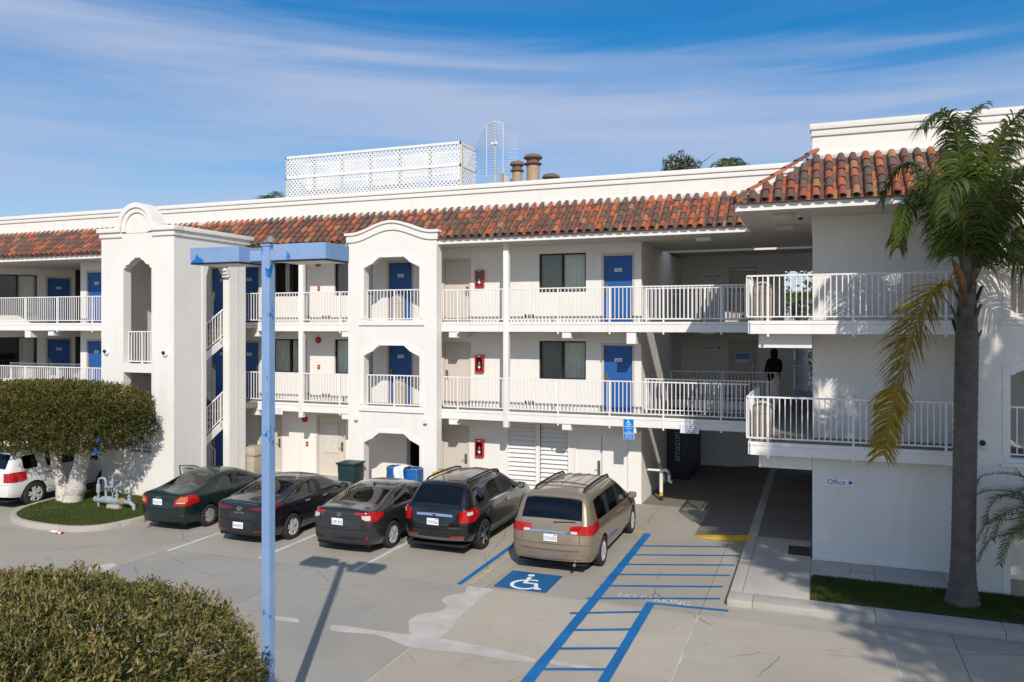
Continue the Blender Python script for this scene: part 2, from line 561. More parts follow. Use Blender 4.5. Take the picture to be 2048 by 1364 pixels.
# pale sealant run along the slab joints
for a, b, w in [((-20.5, 15.12), (-1.7, 15.12), 0.022), ((-6.37, 9.3), (-6.37, 12.2), 0.028), ((-2.06, 9.0), (-2.06, 15.1), 0.035),
                ((-14.72, 15.1), (-14.72, 12.6), 0.03), ((-16.5, 13.2), (-14.7, 13.6), 0.015), ((-9.4, 12.2), (-10.5, 12.2), 0.02),
                ((1.3, 10), (1.15, 15.7), 0.03)]:
    line('joint_sealant', 'sealant', a, b, w, 0.003, 0.35, 26)
SEALS = [
    [(-8.17, 12.2), (-8.01, 12.04), (-7.76, 12.06), (-7.1, 12.14), (-6.55, 11.93), (-6.1, 11.90), (-5.4, 12.0), (-4.8, 11.98), (-4.35, 12.03), (-4.22, 12.12), (-4.41, 12.24), (-5.3, 12.36), (-6.2, 12.42), (-6.9, 12.36), (-7.6, 12.32), (-8.05, 12.31)],
    [(-6.62, 12.40), (-6.12, 12.44), (-6.10, 12.9), (-6.18, 13.4), (-6.20, 14.1), (-6.24, 14.7), (-6.16, 15.09), (-6.48, 15.11), (-6.75, 15.08), (-6.66, 14.72), (-6.88, 14.45), (-6.90, 14.15), (-6.66, 13.9), (-6.66, 13.6), (-6.92, 13.35), (-6.98, 12.98), (-6.80, 12.65)],
    [(-16.54, 12.17), (-16.08, 12.10), (-15.44, 12.40), (-15.29, 12.72), (-15.13, 13.36), (-14.95, 13.70), (-14.70, 13.5), (-14.60, 12.9), (-14.50, 12.39), (-14.60, 12.10), (-14.64, 11.7), (-14.6, 11.03), (-14.80, 10.6), (-15.05, 11.2), (-15.3, 11.8), (-16.2, 11.9)],
    [(-4.17, 12.3), (-3.95, 12.26), (-3.33, 12.22), (-3.05, 12.16), (-3.35, 12.12), (-3.92, 12.10)],
    [(-9.45, 12.23), (-8.99, 12.30), (-8.84, 12.2), (-8.86, 12.12), (-9.35, 12.11)],
    [(-18.9, 12.7), (-17.6, 12.4), (-16.5, 12.25), (-16.4, 12.05), (-17.7, 12.1), (-18.9, 12.3)]]
def smooth_poly(p, n=5):
    out, m = [], len(p)
    for i in range(m):
        p0, p1, p2, p3 = p[i - 1], p[i], p[(i + 1) % m], p[(i + 2) % m]
        for k in range(n):
            t = k / n
            out.append(tuple(0.5 * ((2 * p1[c]) + (-p0[c] + p2[c]) * t + (2 * p0[c] - 5 * p1[c] + 4 * p2[c] - p3[c]) * t * t +
                                    (-p0[c] + 3 * p1[c] - 3 * p2[c] + p3[c]) * t ** 3) + random.uniform(-.008, .008) for c in (0, 1)))
    return out
def flat_poly(pts, z):
    """triangulated flat sheet from an outline"""
    from mathutils.geometry import tessellate_polygon
    P3 = [Vector((p[0], p[1], z)) for p in pts]
    mb = MB()
    for a, b_, c in tessellate_polygon([P3]):
        n_ = (P3[b_] - P3[a]).cross(P3[c] - P3[a])
        mb.face([P3[a], P3[b_], P3[c]] if n_.z > 0 else [P3[a], P3[c], P3[b_]])
    return mb
for i_, s in enumerate(SEALS):
    flat_poly(smooth_poly(s), 0.0032 + .0005 * i_).build('repair_patch', 'sealant', LOT)

# stall lines
for x, y0, y1 in [(-14.55, 14.9, 21), (-12.1, 15.2, 21), (-9.53, 15.15, 21)]:
    line('parking_line', 'paint_white', (x, y0), (x, y1), 0.11, 0.005, 0.08, 24)
line('parking_line', 'paint_yellow_old', (-9.38, 15.3), (-9.38, 21), 0.06, 0.0045, 0.3, 24)
line('parking_line', 'paint_blue', (-6.98, 15.14), (-6.98, 21), 0.115, 0.006, 0.04, 20)
line('parking_line', 'paint_yellow_old', (-6.76, 15.25), (-6.76, 20.5), 0.085, 0.005, 0.3, 24)
line('parking_line', 'paint_blue', (-4.10, 9.8), (-4.10, 20.6), 0.19, 0.006, 0.06, 40)
line('parking_line', 'paint_blue', (-3.02, 10.2), (-3.02, 15.50), 0.17, 0.006, 0.05, 20)
line('parking_line', 'paint_blue', (-3.08, 15.44), (-1.56, 15.56), 0.10, 0.0075, 0.05, 10)
line('parking_line', 'paint_yellow', (-6.9, 20.75), (-4.25, 20.72), 0.17, 0.0045, 0.1, 12)
for a, b in [((-4.2, 19.33), (-2.03, 20.06)), ((-4.2, 18.51), (-1.70, 19.38)), ((-4.2, 17.70), (-1.72, 18.58)), ((-4.2, 16.92), (-1.75, 17.78)),
             ((-4.2, 16.11), (-1.82, 16.95)), ((-4.25, 15.27), (-1.79, 16.19)), ((-4.33, 14.36), (-3.05, 14.93)), ((-4.05, 13.58), (-3.07, 13.99)),
             ((-4.05, 12.71), (-3.07, 13.10)), ((-4.05, 11.86), (-3.07, 12.22)), ((-4.05, 11.0), (-3.07, 11.4))]:
    line('hatch_line', 'paint_blue', a, b, 0.085, 0.0095, 0.1, 16)
# blue accessible square with its wheelchair figure
sq = MB(); sq.face([(-6.27, 15.27, 0.005), (-5.11, 15.27, 0.005), (-5.11, 16.44, 0.005), (-6.27, 16.44, 0.005)])
sq.build('accessible_marking', 'paint_blue_dark', LOT)
def wheelchair(mb, put, s=1.0):
    """seated wheelchair symbol about 1 unit tall, drawn with put(u, v)"""
    cnt = [0]
    def pl(pts, w):
        P_ = [Vector(p) for p in pts]
        Lf, Rt = [], []
        for i in range(len(P_)):
            a = (P_[i] - P_[i - 1]).normalized() if i else (P_[1] - P_[0]).normalized()
            b = (P_[i + 1] - P_[i]).normalized() if i < len(P_) - 1 else a
            t_ = (a + b).normalized(); n_ = Vector((-t_.y, t_.x)); k = w / 2 / max(.5, n_.dot(Vector((-a.y, a.x))))
            Lf.append(P_[i] + n_ * k); Rt.append(P_[i] - n_ * k)
        for i in range(len(P_) - 1):
            mb.face([put(*Rt[i], cnt[0]), put(*Rt[i + 1], cnt[0]), put(*Lf[i + 1], cnt[0]), put(*Lf[i], cnt[0])])
        cnt[0] += 1
    arc = [(0.02 + 0.30 * math.cos(R(t)), -0.20 + 0.30 * math.sin(R(t))) for t in range(105, 345, 12)]
    pl(arc, 0.085)
    pl([(-0.05, 0.34), (-0.02, -0.08), (0.24, -0.08), (0.36, -0.40), (0.46, -0.38)], 0.095)
    pl([(-0.02, 0.14), (0.22, 0.14)], 0.08)
    c_ = [(-0.06 + 0.085 * math.cos(R(t)), 0.46 + 0.085 * math.sin(R(t))) for t in range(0, 360, 30)]
    mb.face([put(*p, 3) for p in c_])
wc = MB()
wheelchair(wc, lambda u, v, k=0: (-5.70 + u * 0.92, 15.80 + v * 0.92, 0.0095 + .001 * k))
wc.build('wheelchair_symbol', 'paint_white_new', LOT)
# faded lettering across the hatching
t = text_mb('NO PARKING', 0.30)
t.v = [(x * 0.80 - 3.0, 15.58 + z * 1.15 - x * 0.02, 0.0055) for x, y, z in t.v]
t.build('painted_lettering', 'paint_ghost', LOT)
# lettering left blue hairline wear marks
# ------------------------------------------------------------------ raised walk, kerbs, planting beds
def kerb(name, mb, mat='concrete_kerb', bevel=0.02):
    return struct(mb.build(name, mat, bevel=bevel, smooth=True))
KH = 0.13
walk = MB(); walk.box(-1.60, 22, 15.85, 33.5, -0.05, KH - 0.012)
WALK = struct(walk.build('sidewalk', 'joint_dirt'))
def panel(x0, x1, y0, y1, mat='concrete_walk', h=KH, nm='paving_slab'):
    b = MB(); b.box(x0 + .004, x1 - .004, y0 + .004, y1 - .004, -0.04, h)
    b.build(nm, mat, WALK, bevel=0.012, smooth=True)
ys = [16.36, 18.6, 20.85, 23.1, 25.4, 27.7, 30.0, 33.5]
for a, b_ in zip(ys[:-1], ys[1:]):
    panel(-1.38, -0.12, a, b_, 'concrete_walk' if a < 20.5 else 'concrete_shaded')
    panel(-1.62, -1.38, a, b_, 'concrete_kerb')
for a, b_ in zip([-0.12, 1.15, 2.5, 4.2, 6, 8, 10, 13, 17], [1.15, 2.5, 4.2, 6, 8, 10, 13, 17, 22]):
    panel(a, b_, 17.95, 19.3)
for a, b_ in zip([-1.62, -1.15, 1.0, 3.05, 5.2, 7.4, 10, 14], [-1.15, 1.0, 3.05, 5.2, 7.4, 10, 14, 22]):
    panel(a, b_, 15.83, 16.36, 'concrete_kerb', KH + 0.004, 'kerbstone')
# ramp of the drive-through floor up to the walk, with its yellow edge
rp = MB(); rp.prism([(-2.95, 0.002), (-1.60, 0.002), (-1.60, KH)], 'y', 20.86, 33.0)
struct(rp.build('ramp', 'concrete_shaded'))
yw = MB(); yw.prism([(-2.92, 0.008), (-1.40, 0.008), (-1.40, KH + .006), (-1.60, KH + .006)], 'y', 20.62, 20.858)
struct(yw.build('ramp_edge', 'paint_yellow'))
mt = MB(); mt.box(-0.62, -0.13, 19.45, 20.2, KH + .002, KH + .02)
tag(mt.build('door_mat', 'brown_mat', bevel=0.006), 'dark brown doormat lying on the walk beside the office wall corner', 'doormat')

# island kerb by the stair tower
ISL = [(-17.32, 19.0), (-17.32, 17.2), (-17.40, 16.4), (-17.65, 15.75), (-18.2, 15.38), (-19.1, 15.28), (-20.2, 15.38), (-20.95, 15.70), (-21.45, 16.2), (-21.75, 16.9), (-21.9, 17.8), (-21.95, 19.0)]
def offset_in(p, d):
    c = Vector((sum(q[0] for q in p) / len(p), sum(q[1] for q in p) / len(p)))
    out = []
    for i, q in enumerate(p):
        a = Vector(p[max(i - 1, 0)]); b = Vector(p[min(i + 1, len(p) - 1)])
        t_ = (b - a).normalized(); n_ = Vector((-t_.y, t_.x))
        if (c - Vector(q)).dot(n_) < 0: n_ = -n_
        o_ = Vector(q) + n_ * d
        out.append((o_.x, o_.y))
    return out
def dens(p, n=4):
    out = []
    for i in range(len(p) - 1):
        p0 = p[max(i - 1, 0)]; p1 = p[i]; p2 = p[i + 1]; p3 = p[min(i + 2, len(p) - 1)]
        for k in range(n):
            t_ = k / n
            out.append(tuple(0.5 * (2 * p1[c] + (p2[c] - p0[c]) * t_ + (2 * p0[c] - 5 * p1[c] + 4 * p2[c] - p3[c]) * t_ * t_ + (3 * p1[c] - p0[c] - 3 * p2[c] + p3[c]) * t_ ** 3) for c in (0, 1)))
    out.append(p[-1])
    return out
isl = dens(ISL)
inn = offset_in(isl, 0.16)
segs = [(0, 9), (9, 18), (18, 26), (26, 36), (36, len(isl) - 1)]
KB = None
for s0, s1 in segs:
    b = MB()
    for k in range(s0, s1):
        a0, a1, i0, i1 = isl[k], isl[k + 1], inn[k], inn[k + 1]
        h = 0.14
        b.face([(*a0, -.03), (*a0, h), (*a1, h), (*a1, -.03)])
        b.face([(*a0, h), (*i0, h), (*i1, h), (*a1, h)])
        b.face([(*i0, h), (*i0, -.03), (*i1, -.03), (*i1, h)])
    for k in (s0, s1):
        b.face([(*isl[k], -.03), (*inn[k], -.03), (*inn[k], .14), (*isl[k], .14)])
    o = b.build('kerb', 'concrete_kerb', KB, recalc=True, bevel=0.018, smooth=True)
    if KB is None: KB = struct(o)
    else: o.name = 'kerbstone'
ISLAND = inn

# ------------------------------------------------------------------ the motel
F = [0.0, 2.76, 5.52]           # floor levels
YW, YS, YE = 23.95, 22.90, 22.58   # room wall, walkway edge, eave edge
SLT = 0.30                       # fascia depth of the walkway slabs

def wall_y(mb, x0, x1, z0, z1, y, th, openings):
    """wall in an XZ plane, front face at y, with rectangular openings and their reveals"""
    xs = sorted(set([x0, x1] + [o[0] for o in openings] + [o[1] for o in openings]))
    zs = sorted(set([z0, z1] + [o[2] for o in openings] + [o[3] for o in openings]))
    xs = [x for x in xs if x0 - 1e-6 <= x <= x1 + 1e-6]
    zs = [z for z in zs if z0 - 1e-6 <= z <= z1 + 1e-6]
    def hole(i, j):
        if i < 0 or j < 0 or i >= len(xs) - 1 or j >= len(zs) - 1: return True
        cx, cz = (xs[i] + xs[i + 1]) / 2, (zs[j] + zs[j + 1]) / 2
        return any(o[0] < cx < o[1] and o[2] < cz < o[3] for o in openings)
    for i in range(len(xs) - 1):
        for j in range(len(zs) - 1):
            if hole(i, j): continue
            a, b, c, d = xs[i], xs[i + 1], zs[j], zs[j + 1]
            mb.face([(a, y, c), (b, y, c), (b, y, d), (a, y, d)])
            mb.face([(a, y + th, c), (a, y + th, d), (b, y + th, d), (b, y + th, c)])
            if hole(i - 1, j): mb.face([(a, y, c), (a, y, d), (a, y + th, d), (a, y + th, c)])
            if hole(i + 1, j): mb.face([(b, y, c), (b, y + th, c), (b, y + th, d), (b, y, d)])
            if hole(i, j - 1): mb.face([(a, y, c), (a, y + th, c), (b, y + th, c), (b, y, c)])
            if hole(i, j + 1): mb.face([(a, y, d), (b, y, d), (b, y + th, d), (a, y + th, d)])
    return mb

# shared pieces --------------------------------------------------------------
_p = MB(); _p.box(-.011, .011, -.011, .011, 0, 0.90)
PICKET = _p.mesh('picket', 'rail_paint')
def railing(par, a, b, zf, post_ends=(0, 0), posts=None, plate=True, h=1.04, pitch=0.118, drop=0.36):
    """straight railing from a to b: a rail part with its pickets and posts under it"""
    a, b = Vector(a), Vector(b)
    d = b - a; L = d.length; u = d / L
    ang = math.atan2(u.y, u.x)
    n_ = Vector((-u.y, u.x))
    def bar(mb, s0, s1, w, z0, z1):
        p, q = a + u * s0, a + u * s1
        m = n_ * w / 2
        mb.quads([(0, 3, 2, 1), (4, 5, 6, 7), (0, 1, 5, 4), (1, 2, 6, 5), (2, 3, 7, 6), (3, 0, 4, 7)],
                 [(p.x - m.x, p.y - m.y, z0), (q.x - m.x, q.y - m.y, z0), (q.x + m.x, q.y + m.y, z0), (p.x + m.x, p.y + m.y, z0),
                  (p.x - m.x, p.y - m.y, z1), (q.x - m.x, q.y - m.y, z1), (q.x + m.x, q.y + m.y, z1), (p.x + m.x, p.y + m.y, z1)])
    mb = MB()
    bar(mb, 0, L, 0.05, zf + h - 0.035, zf + h)
    bar(mb, 0, L, 0.034, zf + 0.075, zf + 0.105)
    if posts is None:
        k = max(1, round(L / 1.6)); posts = [L * (i + .5) / k for i in range(k)]
    for s in posts:
        bar(mb, s - .022, s + .022, 0.044, zf - (drop if plate else 0.0), zf + h - 0.02)
    rail = mb.build('railing', 'rail_paint', par)
    k = int(round(L / pitch))
    for i in range(k + 1):
        s = L * i / k
        if any(abs(s - q) < 0.03 for q in posts): continue
        p = a + u * s
        inst('picket', PICKET, rail, (p.x, p.y, zf + 0.10), (0, 0, ang), (1, 1, (h - .12) / .90))
    return rail

_b = MB(); _b.box(-.44, .44, -.02, .02, 0, 2.03)
DOOR_BLUE = _b.mesh('door', 'door_blue', bevel=.004)
DOOR_BEIGE = _b.mesh('door', 'door_beige', bevel=.004)
_b = MB()
_b.box(-.52, -.445, -.035, .05, 0, 2.115); _b.box(.445, .52, -.035, .05, 0, 2.115); _b.box(-.445, .445, -.035, .05, 2.035, 2.115)
FRAME = _b.mesh('door_frame', 'frame_taupe', bevel=.006)
_b = MB(); _b.box(-.045, .045, -.02, .0, -.16, .16); LOCK = _b.mesh('lock_plate', 'brass_lock', bevel=.006)
_b = MB(); _b.tube([(0, -.02, 0), (0, -.06, 0), (.11, -.065, 0)], .011, 8); LEVER = _b.mesh('door_lever', 'steel', smooth=True)
_b = MB(); _b.box(-.115, .115, -.008, .0, -.055, .055); PLATE = _b.mesh('number_plate', 'plate_white', bevel=.003)
_num = {}
def number(s):
    if s not in _num:
        t_ = text_mb(s, .098); t_.v = [(x * 1.05, y, z - .035) for x, y, z in t_.v]
        _num[s] = t_.mesh('digits', 'ink_dark')
    return _num[s]
def door(par, x, zf, y=YW, num=None, beige=False, w=None, lock='l', ang=0.0, lever=True):
    s = (w or .88) / .88
    Rz = Matrix.Translation((x, y, zf)) @ Matrix.Rotation(ang, 4, 'Z')
    def at(nm, me, p, parent, sc=(1, 1, 1)):
        q = Rz @ Vector(p)
        return inst(nm, me, parent, q, (0, 0, ang), sc)
    d = at('door', DOOR_BEIGE if beige else DOOR_BLUE, (0, 0.07, 0.0), par, (s, 1, 1))
    at('door_frame', FRAME, (0, 0.03, 0), d, (s, 1, 1))
    sx = -1 if lock == 'l' else 1
    at('lock_plate', LOCK, (sx * .37 * s, 0.051, 1.02), d)
    at('door_lever', LEVER, (sx * .37 * s, 0.035, 1.0), d, (1 if lock == 'l' else -1, 1, 1))
    if num:
        p = at('number_plate', PLATE, (0.0, 0.049, 1.60), d)
        at('digits', number(num), (0, 0.038, 1.60), d)
    return d
def door_hole(x, zf, w=.88): return (x - w / 2 - .08, x + w / 2 + .08, zf, zf + 2.118)

def curtain_mb(x0, x1, y, z0, z1, fold=.09, amp=.022):
    mb = MB(); n = max(6, int((x1 - x0) / fold * 6))
    pts = []
    for i in range(n + 1):
        x = x0 + (x1 - x0) * i / n
        pts.append((x, y + amp * math.sin(i * math.pi / 3 + x * 3) + amp * .5 * math.sin(x * 41)))
    vs = [(p[0], p[1], z0) for p in pts] + [(p[0], p[1], z1) for p in pts]
    mb.quads([(i, i + 1, n + 2 + i, n + 1 + i) for i in range(n)], vs)
    return mb
def window(par, x0, x1, z0, z1, y=YW, cl=(0, .5), cr=(.5, 1), ang=None, leftdark=True):
    """sliding window in its reveal: bronze frame, two panes, curtains and the dark room behind"""
    T = None
    def B(mb, nm, mat, parent, **k):
        if ang is not None: mb.xf(ang)
        return mb.build(nm, mat, parent, **k)
    yy = y + .07
    f = MB(); t_ = .045
    f.box(x0, x1, yy, yy + .06, z1 - t_, z1); f.box(x0, x1, yy, yy + .06, z0, z0 + t_)
    f.box(x0, x0 + t_, yy, yy + .06, z0 + t_, z1 - t_); f.box(x1 - t_, x1, yy, yy + .06, z0 + t_, z1 - t_)
    xm = (x0 + x1) / 2
    f.box(xm - .03, xm + .03, yy - .004, yy + .05, z0 + t_, z1 - t_)
    win = B(f, 'window', 'bronze', par, bevel=.004)
    for k, (a, b) in enumerate(((x0 + t_, xm - .03), (xm + .03, x1 - t_))):
        g_ = MB(); yy2 = yy + .03 + k * .01
        g_.face([(a, yy2, z0 + t_), (b, yy2, z0 + t_), (b, yy2, z1 - t_), (a, yy2, z1 - t_)])
        B(g_, 'pane', 'screen_glass' if (k == 0 and leftdark) else 'window_glass', win)
    for rg, mt_ in ((cl, 'curtain'), (cr, 'curtain')):
        if rg:
            a, b = x0 + (x1 - x0) * rg[0], x0 + (x1 - x0) * rg[1]
            B(curtain_mb(a + .02, b - .02, yy + .105, z0 - .05, z1 + .02), 'curtain', mt_, win, smooth=True, angle=80)
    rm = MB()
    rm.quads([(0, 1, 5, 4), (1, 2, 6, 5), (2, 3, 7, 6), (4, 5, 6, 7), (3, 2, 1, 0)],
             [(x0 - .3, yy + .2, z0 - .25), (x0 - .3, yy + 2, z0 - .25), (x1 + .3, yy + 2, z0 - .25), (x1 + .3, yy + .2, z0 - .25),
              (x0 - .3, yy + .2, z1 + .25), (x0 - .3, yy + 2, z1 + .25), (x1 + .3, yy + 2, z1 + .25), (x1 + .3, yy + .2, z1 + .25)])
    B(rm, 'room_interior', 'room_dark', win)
    return win

def slab(par, x0, x1, y0, y1, zf, fascia='front', nm='walkway_slab'):
    b = MB(); b.box(x0, x1, y0 + .05, y1, zf - .20, zf - .002); s_ = b.build(nm, ['slab_floor'], par)
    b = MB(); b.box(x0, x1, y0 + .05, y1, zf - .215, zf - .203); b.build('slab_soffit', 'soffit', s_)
    if fascia:
        b = MB(); b.box(x0, x1, y0, y0 + .05, zf - SLT, zf - .085)
        b.build('slab_fascia', 'fascia', s_, bevel=.008)
        b = MB(); b.box(x0, x1, y0 - .012, y0 + .05, zf - .085 + .003, zf)
        b.build('fascia_cap', 'fascia', s_, bevel=.006)
    return s_

# roof tiles -----------------------------------------------------------------
PITCH, ROWS = 0.265, 5
TL = 0.43
def barrel(r0, r1, L, up, th=.013, n=8, arc=180):
    """one clay barrel tile along +Y (down-slope end at y=0), open side down (up=True) or up"""
    mb = MB(); vs = []
    for (yy, r) in ((0, r0), (L, r1)):
        for rr in (r, r - th):
            for k in range(n + 1):
                a = R(90 - arc / 2 + arc * k / n)
                s = 1 if up else -1
                vs.append((rr * math.cos(a), yy, s * rr * math.sin(a) * (0.92 if up else .55)))
    m = n + 1
    fs = []
    for k in range(n):
        fs.append((k, k + 1, 2 * m + k + 1, 2 * m + k))
        fs.append((m + k + 1, m + k, 3 * m + k, 3 * m + k + 1))
        fs.append((k + 1, k, m + k, m + k + 1))
        fs.append((2 * m + k, 2 * m + k + 1, 3 * m + k + 1, 3 * m + k))
    fs += [(0, 2 * m, 3 * m, m), (n, m + n, 3 * m + n, 2 * m + n)]
    mb.quads(fs, vs)
    return mb
COVER = barrel(.092, .078, TL, True).mesh('cover_tile', 'terracotta', smooth=True, angle=50)
PAN = barrel(.100, .088, TL, False).mesh('pan_tile', 'terracotta', smooth=True, angle=50)
def tile_roof(par, x0, x1, ye, ze, yt, zt, limit=300, first_right=True, xclip=None, xt0=None):
    """barrel-tiled slope from the eave (ye, ze) up to (yt, zt); tiles past the limit are joined as stuff"""
    dy, dz = yt - ye, zt - ze
    Ls = math.hypot(dy, dz); slope = math.atan2(dz, dy)
    deck = MB()
    xa = x0 if xt0 is None else xt0
    deck.face([(x0, ye + .02, ze - .05), (x1, ye + .02, ze - .05), (x1, yt + .05, zt - .02), (xa, yt + .05, zt - .02)])
    if xt0 is None: deck.face([(x0, ye + .02, ze - .05), (x0, yt + .05, zt - .02), (x0, yt + .05, ze - .05)])
    deck.face([(x1, ye + .02, ze - .05), (x1, yt + .05, ze - .05), (x1, yt + .05, zt - .02)])
    roof = deck.build('roof', 'roof_paper', par)
    ex = Ls / ROWS
    n = int((x1 - x0) / PITCH)
    cnt = {'cover_tile': 0, 'pan_tile': 0}
    rest = {'cover_tile': MB(), 'pan_tile': MB()}
    src = {'cover_tile': barrel(.092, .078, TL, True), 'pan_tile': barrel(.100, .088, TL, False)}
    for i in range(n):
        for r in range(ROWS):
            for nm, off, me, lift in (('pan_tile', PITCH / 2, PAN, 0.055), ('cover_tile', 0, COVER, 0.052)):
                x = x1 - .10 - i * PITCH - off if first_right else x0 + .10 + i * PITCH + off
                s = ex * r - .06
                if xclip and not xclip(x, s): continue
                y = ye + dy / Ls * s; z = ze + dz / Ls * s
                up = lift + r * .001
                p = Vector((x + random.uniform(-.006, .006), y - math.sin(slope) * up, z + math.cos(slope) * up))
                rot = (slope + R(random.uniform(1.2, 3.4)) * (-1), R(random.uniform(-2, 2)), R(random.uniform(-1.5, 1.5)))
                cnt[nm] += 1
                if cnt[nm] <= limit:
                    inst(nm, me, roof, p, rot)
                else:
                    rest[nm].add(src[nm], Matrix.Translation(p) @ Matrix.Rotation(rot[0], 4, 'X') @ Matrix.Rotation(rot[2], 4, 'Z'))
    for nm in rest:
        if rest[nm].v:
            tag(rest[nm].build(nm, 'terracotta', roof, smooth=True, angle=50), kind='stuff')
    # mortar bed closing the top course
    b = MB(); b.box(xa, x1, yt - .10, yt + .04, zt - .06, zt + .05)
    b.build('mortar_bed', 'roof_paper', roof, bevel=.03, smooth=True)
    return roof

def moulding(mb, path, prof):
    """sweep a profile (out, up) along a list of (point, outward) pairs"""
    vs = []; m = len(prof)
    for p, o in path:
        p, o = Vector(p), Vector(o)
        for (u_, v_) in prof: vs.append(p + o * u_ + Vector((0, 0, v_)))
    fs = []
    for i in range(len(path) - 1):
        for k in range(m - 1):
            fs.append((i * m + k, (i + 1) * m + k, (i + 1) * m + k + 1, i * m + k + 1))
    fs.append(tuple(range(m))); fs.append(tuple((len(path) - 1) * m + k for k in range(m - 1, -1, -1)))
    mb.quads(fs, vs); return mb

def parapet(par, x0, x1, y, z0, z1, th=.28):
    b = MB(); b.box(x0, x1, y, y + th, z0, z1 - .29); w_ = b.build('parapet', 'stucco', par, bevel=.01)
    b = MB(); b.box(x0 - .02, x1 + .02, y - .045, y + th + .02, z1 - .29, z1 - .145); b.build('parapet_moulding', 'stucco', w_, bevel=.012, smooth=True)
    b = MB(); b.box(x0 - .05, x1 + .05, y - .085, y + th + .05, z1 - .142, z1); b.build('parapet_cap', 'stucco', w_, bevel=.015, smooth=True)
    return w_

